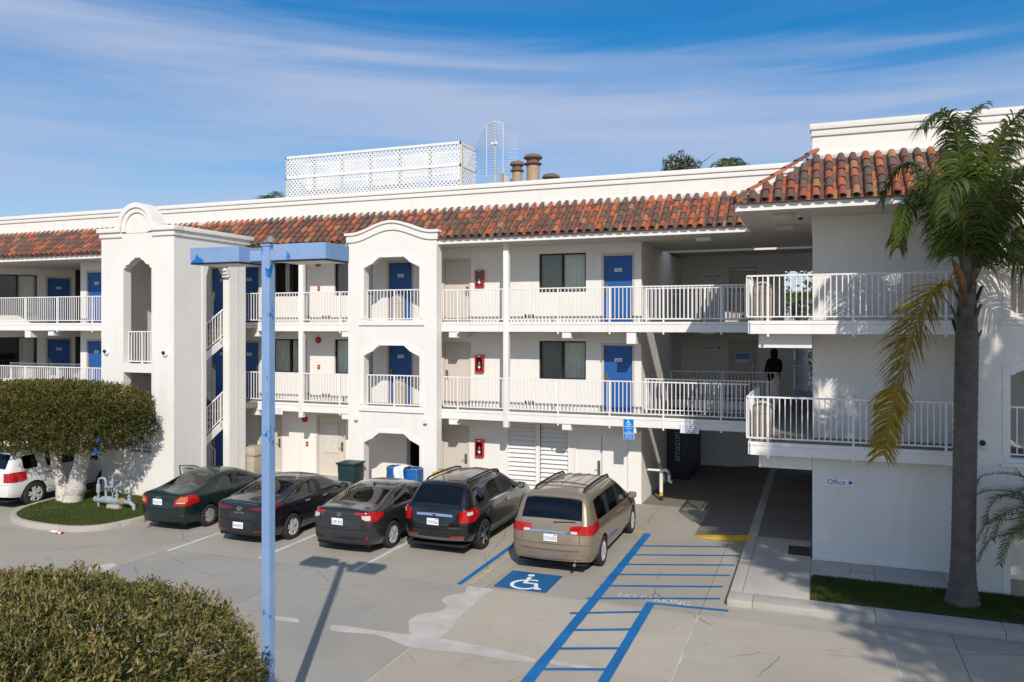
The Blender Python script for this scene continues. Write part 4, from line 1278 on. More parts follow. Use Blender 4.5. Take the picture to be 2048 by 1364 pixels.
# hip eave and tiles
b = MB(); b.box(-1.72, 2.9, 18.58, 18.625, 7.98, 8.17); b.box(-1.72, -1.675, 18.63, YE + .1, 7.98, 8.17); b.box(6.2, 14, 18.58, 18.625, 7.98, 8.17); b.build('eave_fascia', 'fascia', OW, bevel=.006)
b = MB(); b.box(-1.67, 14, 18.63, YU, 7.985, 8.02); b.build('soffit', 'soffit', OW)
YT, ZT = 20.10, 9.36
def hipclip(x, s):
    # left edge follows the hip from the eave corner up to the parapet end
    Ls = math.hypot(YT - 18.52, ZT - 8.17)
    return x > -1.62 + (s + .22) / Ls * 1.62
tile_roof(OW, -1.70, 8.0, 18.52, 8.17, YT, ZT, xclip=hipclip, first_right=False, xt0=-.08)
# trim the deck corner: hip side slope
hp = MB()
hp.face([(-1.70, 18.54, 8.13), (-.05, 20.15, 9.36), (-.05, 22.4, 9.36), (-1.70, 22.4, 8.13)])
hp.build('hip_slope', 'terracotta', OW)
HIPT = barrel(.085, .072, .40, True).mesh('hip_tile', 'terracotta', smooth=True, angle=50)
ha, hb = Vector((-1.68, 18.50, 8.24)), Vector((-.06, 20.12, 9.50))
hd = (hb - ha); hl_ = hd.length; hn = hd.normalized()
for i in range(7):
    p = ha + hn * (i * hl_ / 6.6) + Vector((0, 0, .012))
    q = (hn + Vector((0, 0, -.05))).to_track_quat('Y', 'Z').to_euler()
    inst('hip_tile', HIPT, OW, p, q)
for i in range(4):
    p = ha + Vector((0.0, -.01, -.028 * i)) - hn * .03
    inst('hip_tile', HIPT, OW, p, (hn + Vector((0, 0, -.02))).to_track_quat('Y', 'Z').to_euler(), (.92, .8, .92))
parapet(OW, -.10, 14, YU - .05, 9.28, 10.17, th=.3)
b = MB(); b.box(-.10, .2, YU + .25, 30, 8.6, 10.1); b.build('parapet_side', 'stucco', OW)
b = MB(); b.box(.2, 14, YU + .25, 33, 8.9, 9.1); b.build('flat_roof', 'roof_gravel', OW)

# ------------------------------------------------------------------ vehicles
def car_paint(name, col, metal=0.3, rough=0.32, flake=0.0, coat=1.0, dust=0.10):
    m, nt, bs = _nt(name)
    v = _vec(nt, 'O')
    c = _mix(nt, _range(nt, _noise(nt, v, 1.4, 6, 0.65), 0.45, 0.75, 0, dust), tuple(col), (0.30, 0.28, 0.25))
    nt.links.new(c, bs.inputs['Base Color'])
    bs.inputs['Metallic'].default_value = metal
    rr = _range(nt, _noise(nt, v, 3.0, 5), 0.3, 0.7, rough - .06, rough + .1)
    nt.links.new(rr, bs.inputs['Roughness'])
    bs.inputs['Coat Weight'].default_value = coat
    bs.inputs['Coat Roughness'].default_value = 0.05
car_paint('paint_tan', (0.30, 0.235, 0.165), 0.45, 0.36, dust=.10)
car_paint('paint_black', (0.004, 0.004, 0.005), 0.0, 0.3, dust=.008)
car_paint('paint_grey', (0.045, 0.046, 0.053), 0.55, 0.30, dust=.02)
car_paint('paint_navy', (0.007, 0.008, 0.012), 0.1, 0.3, dust=.012)
car_paint('paint_green', (0.004, 0.017, 0.016), 0.2, 0.42, coat=.7, dust=.02)
car_paint('paint_suvwhite', (0.74, 0.74, 0.72), 0.0, 0.35, dust=.10)
pmat('tyre', (0.022, 0.021, 0.020), 0.85, var=.2, vscale=12, space='O', bump=.2, bscale=60)
pmat('alloy', (0.74, 0.74, 0.745), 0.34, metal=.45, var=.05, space='O')
pmat('hubcap', (0.56, 0.55, 0.52), 0.4, metal=.6, var=.1, space='O', worn=(.12, .1, .09), wornamt=.3)
pmat('chrome', (0.80, 0.80, 0.82), 0.12, metal=1.0, var=.01, space='O')
pmat('car_trim', (0.020, 0.020, 0.021), 0.55, var=.1, space='O')
pmat('grey_clad', (0.10, 0.10, 0.10), 0.6, var=.1, space='O')
pmat('underbody', (0.012, 0.012, 0.012), 0.9, space='O')
pmat('cabin', (0.035, 0.034, 0.033), 0.8, space='O')
pmat('seat_grey', (0.22, 0.215, 0.20), 0.85, var=.08, space='O')
pmat('seat_dark', (0.045, 0.045, 0.047), 0.8, var=.1, space='O')
pmat('lens_red', (0.42, 0.006, 0.006), 0.12, var=.25, vscale=25, coat=1.0, space='O')
pmat('lens_red_dark', (0.16, 0.006, 0.008), 0.12, var=.2, vscale=25, coat=1.0, space='O')
pmat('lens_clear', (0.62, 0.60, 0.58), 0.15, var=.15, vscale=40, coat=1.0, space='O')
pmat('lens_amber', (0.55, 0.16, 0.05), 0.15, coat=1.0, space='O')
pmat('plate_ink', (0.05, 0.055, 0.16), 0.6, space='O')

NR = 9
FX = {4: 1.0, 5: .93, 6: .78, 7: .43, 8: 0.0}
def cage(stn, rear_y, front_y):
    """half-body control cage from stations; returns verts, faces with region tags (right side, x >= 0)"""
    V, Fc = [], []
    idx = {}
    def vid(key, p):
        if key not in idx:
            idx[key] = len(V); V.append(p)
        return idx[key]
    for i, (yl, yt, w, zs, zm, zb, xb, z5, x5, z6, x6, z8) in enumerate(stn):
        z7 = z8 - (z8 - z6) * .28
        rows = [(w * .90, yl, zs), (w * .98, yl, zs + .13), (w, yl, zm), (w * .985, yl, zb - .10), (xb, yl, zb),
                (x5, yt, z5), (x6, yt, z6), (x6 * .55, yt, z7), (0.0, yt, z8)]
        for r, p in enumerate(rows): vid(('s', i, r), p)
    n = len(stn)
    for i in range(n - 1):
        for r in range(NR - 1):
            Fc.append(([idx['s', i, r], idx['s', i, r + 1], idx['s', i + 1, r + 1], idx['s', i + 1, r]], ('side', i, r)))
    for end, i, ys in (('rear', 0, rear_y), ('front', n - 1, front_y)):
        for l in range(4):
            xs_, ysd, zsd = V[idx['s', i, l]]
            for c in (5, 6, 7, 8):
                f = FX[c]
                y = ys[l] + (ysd - ys[l]) * f ** 4
                vid((end, l, c), (xs_ * f, y, zsd))
        def P(l, c):
            if c == 4: return idx['s', i, l]
            if l == 4: return idx['s', i, c]
            return idx[end, l, c]
        for l in range(4):
            for c in (4, 5, 6, 7):
                q = [P(l, c), P(l + 1, c), P(l + 1, c + 1), P(l, c + 1)]
                Fc.append((q if end == 'front' else q[::-1], (end, l, c)))
    return V, Fc

class Body:
    """subdivided shell of a vehicle, split into painted parts and glass, plus a ray target for fittings"""
    def __init__(self, stn, rear_y, front_y, region, arches, Ra, creases=()):
        V, Fc = cage(stn, rear_y, front_y)
        nv = len(V)
        mir = {}
        VV = list(V)
        for i, p in enumerate(V):
            if abs(p[0]) < 1e-6: mir[i] = i
            else: mir[i] = len(VV); VV.append((-p[0], p[1], p[2]))
        names = ['body']
        faces, mats = [], []
        for q, tg in Fc:
            nm = region(tg, 1)
            for side, qq in ((1, q), (-1, [mir[k] for k in q[::-1]])):
                nm2 = region(tg, side)
                if nm2 not in names: names.append(nm2)
                faces.append(qq); mats.append(names.index(nm2))
        me = bpy.data.meshes.new('cage')
        me.from_pydata(VV, [], faces)
        for k in names: me.materials.append(None)
        me.polygons.foreach_set('material_index', mats)
        bm = bmesh.new(); bm.from_mesh(me)
        bmesh.ops.recalc_face_normals(bm, faces=bm.faces)
        cl = bm.edges.layers.float.get('crease_edge') or bm.edges.layers.float.new('crease_edge')
        for e in bm.edges:
            ms = {names[f.material_index] for f in e.link_faces}
            if len(e.link_faces) == 1: e[cl] = .6
            elif len(ms) > 1:
                gl = any('glass' in k or 'screen' in k for k in ms)
                e[cl] = .35 if gl else .18
        bm.to_mesh(me); bm.free()
        o = bpy.data.objects.new('cage', me); COL.objects.link(o)
        sm = o.modifiers.new('s', 'SUBSURF'); sm.levels = 3; sm.render_levels = 3
        ev = o.evaluated_get(bpy.context.evaluated_depsgraph_get())
        m2 = ev.to_mesh()
        self.v = [v.co.copy() for v in m2.vertices]
        self.n = [v.normal.copy() for v in m2.vertices]
        self.f = [tuple(p.vertices) for p in m2.polygons]
        self.m = [p.material_index for p in m2.polygons]
        ev.to_mesh_clear()
        bpy.data.objects.remove(o); bpy.data.meshes.remove(me)
        self.names = names
        self.bvh = BVHTree.FromPolygons(self.v, self.f)
        # wheel arches: drop the faces inside each circle and pull the rim onto it
        keep, inside_v, rim_v = [], set(), set()
        kf, km = [], []
        for f, m in zip(self.f, self.m):
            c = sum((self.v[i] for i in f), Vector()) / len(f)
            hit = False
            for ya, za in arches:
                if abs(c.x) > .42 and (c.y - ya) ** 2 + (c.z - za) ** 2 < Ra * Ra and c.z < za + Ra: hit = True
            if hit: inside_v.update(f)
            else: kf.append(f); km.append(m)
        used = set(i for f in kf for i in f)
        self.rim = inside_v & used
        for i in self.rim:
            p = self.v[i]
            ya, za = min(arches, key=lambda a: (p.y - a[0]) ** 2 + (p.z - a[1]) ** 2)
            d = Vector((p.y - ya, p.z - za)); L = d.length
            if L > 1e-4 and abs(L - Ra) < .09: p.y, p.z = ya + d.x / L * Ra, za + d.y / L * Ra
        self.f, self.m = kf, km
    def split(self, par, mats, label_parts=()):
        """one mesh object for each region; edges pulled apart a few mm and turned inwards so shut lines are real"""
        out = {}
        for k, nm in enumerate(self.names):
            fs = [f for f, m in zip(self.f, self.m) if m == k]
            if not fs: continue
            bm = bmesh.new(); vm = {}
            for f in fs:
                for i in f:
                    if i not in vm: vm[i] = bm.verts.new(self.v[i])
                bm.faces.new([vm[i] for i in f])
            bm.normal_update()
            base = nm.split('#')[0]
            glass = base in ('side_window', 'rear_window', 'windscreen')
            # separate islands (left and right) into their own parts
            bnd = [e for e in bm.edges if len(e.link_faces) == 1]
            bvs = set(v for e in bnd for v in e.verts)
            nrm = {v: v.normal.copy() for v in bvs}
            cen = {}
            for v in bvs:
                c = sum((f.calc_center_median() for f in v.link_faces), Vector()) / len(v.link_faces)
                cen[v] = (c - v.co)
            for v in bvs:
                d = cen[v]
                if d.length > 1e-6: v.co += d.normalized() * min(.0042 if not glass else .002, d.length * .5)
            r = bmesh.ops.extrude_edge_only(bm, edges=bnd)
            nv_ = [g for g in r['geom'] if isinstance(g, bmesh.types.BMVert)]
            src = {tuple(round(c, 5) for c in v.co): nrm[v] for v in bvs}
            for v in nv_:
                n_ = src.get(tuple(round(c, 5) for c in v.co))
                if n_: v.co -= n_ * (.022 if not glass else .010)
            me = bpy.data.meshes.new(base)
            bm.to_mesh(me); bm.free()
            mt_ = mats.get(nm, mats.get(base, 'car_trim' if base == 'window_pillar' else mats['body']))
            me.materials.append(M[mt_])
            me.polygons.foreach_set('use_smooth', [True] * len(me.polygons))
            me.set_sharp_from_angle(angle=R(40))
            out[nm] = inst(base, me, par, world=False)
        return out
    def hit(self, o, d):
        r = self.bvh.ray_cast(Vector(o), Vector(d).normalized())
        return (r[0], r[1]) if r[0] is not None else None
    def patch(self, mode, prof, off=.008, rows=5, sub=6, axis=None, thick=.014):
        """surface patch hugging the body: prof = [(u, zlo, zhi)], mode 'rear' (u=x), 'side+'/'side-' (u=y), 'corner+' / 'corner-' (u=degrees)"""
        us = []
        for a, b in zip(prof[:-1], prof[1:]):
            for k in range(sub):
                t_ = k / sub
                us.append(tuple(a[c] + (b[c] - a[c]) * t_ for c in range(3)))
        us.append(prof[-1])
        G = []
        for (u, lo, hi) in us:
            colm = []
            for k in range(rows + 1):
                z = lo + (hi - lo) * k / rows
                if mode == 'rear': o, d = (u, -1.5, z), (0, 1, 0)
                elif mode == 'front': o, d = (u, 9, z), (0, -1, 0)
                elif mode == 'top': o, d = (lo + (hi - lo) * k / rows, u, 4), (0, 0, -1)
                elif mode.startswith('side'):
                    s = 1 if mode[4] == '+' else -1
                    o, d = (3 * s, u, z), (-s, 0, 0)
                else:
                    s = 1 if mode[6] == '+' else -1
                    ax = axis or (.35, .75)
                    dx, dy = math.sin(R(u)) * s, -math.cos(R(u))
                    o, d = (ax[0] * s + dx * 3, ax[1] + dy * 3, z), (-dx, -dy, 0)
                h = self.hit(o, d)
                if h is None: h = (Vector((0, 0, z)), Vector((0, -1, 0))) if not colm else colm[-1]
                n_ = h[1]
                if n_.dot(Vector(d)) > 0: n_ = -n_
                colm.append((h[0] + n_ * off, n_))
            G.append(colm)
        mb = MB(); n, m = len(G), rows + 1
        vs = [p for c in G for p, q in c] + [p - q * thick for c in G for p, q in c]
        fs = []
        A = lambda i, j: i * m + j
        Bk = lambda i, j: n * m + i * m + j
        for i in range(n - 1):
            for j in range(rows):
                fs.append((A(i, j), A(i + 1, j), A(i + 1, j + 1), A(i, j + 1)))
        for i in range(n - 1):
            fs.append((A(i + 1, 0), A(i, 0), Bk(i, 0), Bk(i + 1, 0)))
            fs.append((A(i, rows), A(i + 1, rows), Bk(i + 1, rows), Bk(i, rows)))
        for j in range(rows):
            fs.append((A(0, j), A(0, j + 1), Bk(0, j + 1), Bk(0, j)))
            fs.append((A(n - 1, j + 1), A(n - 1, j), Bk(n - 1, j), Bk(n - 1, j + 1)))
        mb.quads(fs, vs)
        return mb
    def put(self, par, nm, mat, mode, prof, **k):
        return self.patch(mode, prof, **k).build(nm, mat, par, world=False, smooth=True, recalc=True, angle=50)

def tyre_mb(r, w):
    b = MB(); h = w / 2
    prof = [(r * .66, -h * .92), (r * .72, -h), (r * .90, -h * 1.02), (r * .965, -h * .90), (r, -h * .70), (r, -h * .08), (r * .985, -h * .06), (r * .985, h * .06), (r, h * .08), (r, h * .70), (r * .965, h * .90), (r * .90, h * 1.02), (r * .72, h), (r * .66, h * .92)]
    b.lathe(prof, 40, axis='x', cap=False)
    return b
def rim_mb(r, w, style):
    """wheel face on the +x side"""
    rr = r * .70; b = MB(); x0 = w * .5 - .012
    b.lathe([(rr * .97, -w * .45), (rr * .93, x0 - .05), (rr * .93, x0 - .01), (rr, x0), (rr * 1.0, x0 - .02), (rr * .99, -w * .45)], 40, axis='x', cap=False)
    b.lathe([(rr * .20, x0 - .05), (rr * .20, x0 - .012), (rr * .16, x0 - .006), (.001, x0 - .006)], 20, axis='x', cap=False)
    def spoke(a, wi, wo, split=0.0):
        ca, sa = math.cos(a), math.sin(a)
        def P(rad, t_, x): return (x, rad * ca - t_ * sa, rad * sa + t_ * ca)
        ri, ro = rr * .14, rr * .96
        xi, xo = x0 - .012, x0 - .004
        xm = x0 - .020
        vs = [P(ri, -wi, xi), P(ri, wi, xi), P(ro, wo, xo), P(ro, -wo, xo), P(ri, -wi, xi - .03), P(ri, wi, xi - .03), P(ro, wo, xo - .04), P(ro, -wo, xo - .04)]
        b.quads([(0, 1, 2, 3), (4, 7, 6, 5), (0, 3, 7, 4), (1, 5, 6, 2), (3, 2, 6, 7), (0, 4, 5, 1)], vs)
    if style == 'five':
        for k in range(5): spoke(2 * math.pi * k / 5 + .3, .060, .048)
    elif style == 'twin':
        for k in range(5):
            spoke(2 * math.pi * k / 5 + .10, .030, .026); spoke(2 * math.pi * k / 5 + .52, .030, .026)
    elif style == 'ten':
        for k in range(10): spoke(2 * math.pi * k / 10, .016, .022)
    elif style == 'seven':
        for k in range(7): spoke(2 * math.pi * k / 7, .034, .048)
    else:   # pressed hubcap with slots
        b.lathe([(rr * .97, x0 - .012), (rr * .90, x0 + .002), (rr * .60, x0 + .012), (.001, x0 + .016)], 36, axis='x', cap=False)
    return b
def slots_mb(r, w):
    rr = r * .70; b = MB(); x0 = w * .5 - .012
    for k in range(10):
        a = 2 * math.pi * k / 10
        for q in (0,):
            c, s_ = math.cos(a), math.sin(a)
            def P(rad, t_, x): return (x, rad * c - t_ * s_, rad * s_ + t_ * c)
            b.face([P(rr * .80, -.016, x0 + .0115), P(rr * .80, .016, x0 + .0115), P(rr * .93, .020, x0 + .004), P(rr * .93, -.020, x0 + .004)])
    return b
def wheels(par, pos, r, w, style, mat):
    ty = tyre_mb(r, w).mesh('tyre', 'tyre', smooth=True, angle=40)
    rm = rim_mb(r, w, style).mesh('rim', mat, smooth=True, angle=35)
    dk = MB(); dk.lathe([(r * .62, -w * .3), (r * .62, w * .05), (.001, w * .05)], 24, axis='x', cap=False)
    dkm = dk.mesh('brake_disc', 'underbody', smooth=True)
    for (x, y) in pos:
        rz = 0 if x > 0 else math.pi
        hub = inst('wheel', dkm, par, (x, y, r), (R(13), 0, rz), world=False)
        inst('tyre', ty, hub, world=False); inst('rim', rm, hub, world=False)
        if style == 'hubcap': inst('hubcap_slots', slots_mb(r, w).mesh('hubcap_slots', 'underbody'), hub, world=False)

def rbox(x0, x1, y0, y1, z0, z1, bev):
    mb = MB(); mb.box(x0, x1, y0, y1, z0, z1); return mb
def seats(par, w, yf, yr, zc, mat, back=.62, rear_head=False):
    def seat(x0, x1, y, nm, head=True):
        b = MB(); b.box(x0, x1, y, y + .50, zc - .16, zc)
        lean = MB(); lean.box(x0, x1, -.06, .06, 0, back)
        b.add(lean, Matrix.Translation((0, y + .02, zc - .05)) @ Matrix.Rotation(R(16), 4, 'X'))
        o = b.build(nm, mat, par, world=False, bevel=.045, seg=3, smooth=True)
        if head:
            c = (x0 + x1) / 2
            hs_ = [c] if x1 - x0 < .8 else [c - .38, c + .38]
            for q in hs_:
                h = MB(); h.box(q - .125, q + .125, -.045, .045, 0, .17)
                h.xf(Matrix.Translation((0, y - .14, zc + back - .06)) @ Matrix.Rotation(R(12), 4, 'X'))
                h.build('headrest', mat, o, world=False, bevel=.04, seg=3, smooth=True)
    seat(.10, w * .76, yf, 'seat'); seat(-w * .76, -.10, yf, 'seat')
    seat(-w * .72, w * .72, yr, 'rear_seat', head=rear_head)
    b = MB(); b.box(-w * .8, w * .8, yf + .95, yf + 1.35, zc + .02, zc + .36); b.build('dashboard', 'cabin', par, world=False, bevel=.05, smooth=True)
    b = MB()
    b.tube([(-w * .4 + .18 * math.cos(a), yf + .78 + .08 * math.sin(a), zc + .32 + .16 * math.sin(a)) for a in [k * math.pi / 10 for k in range(20)]], .014, 6, closed=True)
    b.build('steering_wheel', 'cabin', par, world=False, smooth=True)

def underpan(par, w, L, arches, Ra, wtyre, z=.24):
    b = MB(); b.box(-w * .80, w * .80, .18, L - .2, z - .04, z); o = b.build('underbody', 'underbody', par, world=False)
    for ya, za in arches:
        for s in (-1, 1):
            m = MB(); n = 18
            for k in range(n):
                a0, a1 = R(-20 + 220 * k / n), R(-20 + 220 * (k + 1) / n)
                p = lambda a, x: (x, ya + (Ra + .004) * math.cos(a), max(za + (Ra + .004) * math.sin(a), .16))
                xi, xo = s * .44, s * (w - .05)
                m.face([p(a0, xi), p(a1, xi), p(a1, xo), p(a0, xo)])
            m.face([(s * .44, ya + Ra * math.cos(R(a)), za + Ra * math.sin(R(a))) for a in range(-20, 201, 20)])
            m.build('wheel_liner', 'underbody', o, world=False)

def mirror(par, x, y, z, mat, s):
    b = MB(); b.box(-.10, .10, -.07, .06, -.07, .08)
    o = b.build('wing_mirror', mat, par, world=False, loc=(s * (x + .10), y, z), bevel=.045, seg=3, smooth=True)
    g_ = MB(); g_.face([(-.08, -.072, -.05), (.08, -.072, -.05), (.08, -.072, .06), (-.08, -.072, .06)])
    g_.build('mirror_glass', 'chrome', o, world=False)
    a = MB(); a.box(-.10 if s > 0 else .0, 0 if s > 0 else .10, -.02, .03, -.06, -.01); a.build('mirror_arm', 'car_trim', o, world=False, loc=(-s * .06, 0, 0))

def licence(par, B, x, z, s, w=.305, h=.155, extra=None, ink='plate_ink'):
    hp = B.hit((x, -1.5, z), (0, 1, 0))
    y = hp[0].y if hp else 0
    b = MB(); b.box(x - w / 2, x + w / 2, y - .022, y - .012, z - h / 2, z + h / 2)
    o = b.build('licence_plate', 'sign_white', par, world=False, bevel=.004)
    t_ = text_mb(s, .105); k_ = min(1.0, w * .88 / (max(q[0] for q in t_.v) - min(q[0] for q in t_.v)))
    t_.v = [(q[0] * k_ + x, y - .0235, q[2] + z - .045) for q in t_.v]
    t_.build('plate_number', ink, o, world=False)
    if extra == 'sticker':
        b = MB(); b.box(x + .08, x + .135, y - .0245, y - .0225, z + .05, z + .068); b.build('plate_sticker', 'ext_red', o, world=False)
    return o
def badge(par, B, s, x, z, size, mat='chrome'):
    hp = B.hit((x, -1.5, z), (0, 1, 0)); y = hp[0].y if hp else 0
    t_ = text_mb(s, size)
    vs = []
    for q in t_.v:
        h2 = B.hit((q[0] + x, -1.5, z + q[2]), (0, 1, 0))
        vs.append((q[0] + x, (h2[0].y if h2 else y) - .006, z + q[2]))
    t_.v = vs
    return t_.build('badge', mat, par, world=False)
def ring_badge(par, B, x, z, rx, rz, mat='chrome', inner=True, bar=False):
    hp = B.hit((x, -1.5, z), (0, 1, 0)); y = (hp[0].y if hp else 0) - .008
    b = MB()
    b.tube([(x + rx * math.cos(a), y, z + rz * math.sin(a)) for a in [k * math.pi / 12 for k in range(24)]], .008, 6, closed=True)
    if inner: b.tube([(x + rx * .45 * math.cos(a), y, z + rz * .9 * math.sin(a)) for a in [k * math.pi / 10 for k in range(20)]], .006, 6, closed=True)
    if bar: b.tube([(x - rx * .45, y, z - rz * .6), (x - rx * .2, y, z + rz * .6)], .008, 6); b.tube([(x + rx * .2, y, z - rz * .6), (x + rx * .45, y, z + rz * .6)], .008, 6); b.tube([(x - rx * .3, y, z), (x + rx * .3, y, z)], .008, 6)
    return b.build('emblem', mat, par, world=False, smooth=True)
def handle(par, B, y, z, s, mat):
    h = B.hit((3 * s, y, z), (-s, 0, 0))
    x = abs(h[0].x) if h else .85
    b = MB(); b.tube([(s * (x + .002), y - .10, z), (s * (x + .03), y - .07, z + .004), (s * (x + .032), y + .06, z + .004), (s * (x + .002), y + .10, z)], .015, 8)
    b.build('door_handle', mat, par, world=False, smooth=True)

def region_fn(glass_side, rear_gl, front_gl, doors, hood_from, tail=True, rear_rows=(6, 7), quarter=()):
    def rg(t, side):
        kind, a, b = t
        s = 'r' if side > 0 else 'l'
        if kind == 'side':
            if b == 4 and a in glass_side: return 'side_window#%s%d' % (s, a)
            if b == 4 and a in quarter: return 'window_pillar#%s%d' % (s, a)
            if b in rear_rows and a == rear_gl: return 'rear_window'
            if b in (6, 7) and a == front_gl: return 'windscreen'
            if b in (1, 2, 3):
                for k, (d0, d1) in enumerate(doors):
                    if d0 <= a < d1: return 'door#%s%d' % (s, k)
            if b in (6, 7) and a >= hood_from: return 'bonnet'
            if tail and b in (6, 7) and a < rear_gl: return 'tailgate'
            return 'body'
        if kind == 'rear':
            if a == 0 or (a == 1): return 'rear_bumper'
            if tail and b >= 6: return 'tailgate'
            return 'body'
        return 'front_bumper' if a < 2 else 'body'
    return rg

def place_car(name, label, cat, xc, yr):
    o = thing(name, label, cat, (xc, yr, 0), group='cars parked nose-in along the motel wall')
    return o

# ---- stations: (yl, yt, half width, sill z, waist z, belt z, belt x, z5, x5, z6, x6, z8)
def sedan_stations(L, w, H, zb_r, zb_f, yb, roof, ws, cowl, hood, deck_z, xr=.60, rake=(0, 0), nose=.70):
    """yb = (backlight base y, glass rear belt y, B pillar y, glass front belt y); roof = (rear y, front y); deck_z rear deck height"""
    x5d, x6d = .93, .78
    zs = .19
    A = []
    xb = w * .955
    A.append((.14, .06, w * .86, .26, .60, zb_r - .02, w * .80, zb_r + .005, w * .80 * x5d, deck_z, w * .80 * x6d, deck_z + .015))
    A.append((.34, .22, w * .965, .22, .60, zb_r, w * .90, zb_r + .02, w * .90 * x5d, deck_z + .005, w * .90 * x6d, deck_z + .025))
    A.append((yb[0] + .06, yb[0], w * .995, zs, .58, zb_r, xb, zb_r + .035, xb * .93, deck_z + .02, xr + .05, deck_z + .045))
    A.append((yb[1], roof[0], w, zs, .58, zb_r - .01, xb, H - .115, xr + .05, H - .062, xr - .05, H - .030))
    A.append((yb[1] + (yb[2] - yb[1]) * .62, (roof[0] + yb[2]) / 2, w, zs, .57, (zb_r * 2 + zb_f) / 3 - .005, xb, H - .085, xr + .075, H - .035, xr - .01, H))
    A.append((yb[2] - .05, yb[2] - .05, w, zs, .57, (zb_r + zb_f) / 2, xb, H - .085, xr + .08, H - .035, xr, H + .003))
    A.append((yb[2] + .05, yb[2] + .03, w, zs, .57, (zb_r + zb_f) / 2 - .003, xb, H - .088, xr + .08, H - .037, xr, H))
    A.append((yb[3], roof[1], w, zs, .57, zb_f, xb, H - .125, xr + .055, H - .072, xr - .03, H - .035))
    A.append((cowl + .05, cowl, w * .99, zs, .57, zb_f - .01, w * .93, zb_f + .02, w * .85, zb_f + .05, w * .72, zb_f + .085))
    A.append((hood[0], hood[0], w * .985, .22, .55, zb_f - .07, w * .90, zb_f - .05, w * .84, zb_f - .015, w * .70, zb_f + .02))
    A.append((hood[1] - .04, hood[1], w * .92, .22, .50, nose, w * .82, nose + .025, w * .76, nose + .05, w * .62, nose + .075))
    A.append((hood[1] + .10, hood[1] + .14, w * .80, .22, .46, nose - .08, w * .70, nose - .06, w * .65, nose - .04, w * .54, nose - .03))
    return A

def finish(root, B, parts, mats):
    return B.split(root, mats)

def sedan_region(rear_from=4):
    return region_fn({3, 4, 6}, 2, 7, [(rear_from, 6), (6, 7)], 8, quarter={5})
def build_body(root, stn, rear_y, front_y, rg, arches, Ra, mats, w, L, tw, wheel_r, track, style, rim_mat, dy=0):
    B = Body(stn, rear_y, front_y, rg, arches, Ra)
    parts = B.split(root, mats)
    underpan(root, w, L, arches, Ra, tw)
    wheels(root, [(s * track, a[0]) for s in (1, -1) for a in arches], wheel_r, tw, style, rim_mat)
    return B, parts

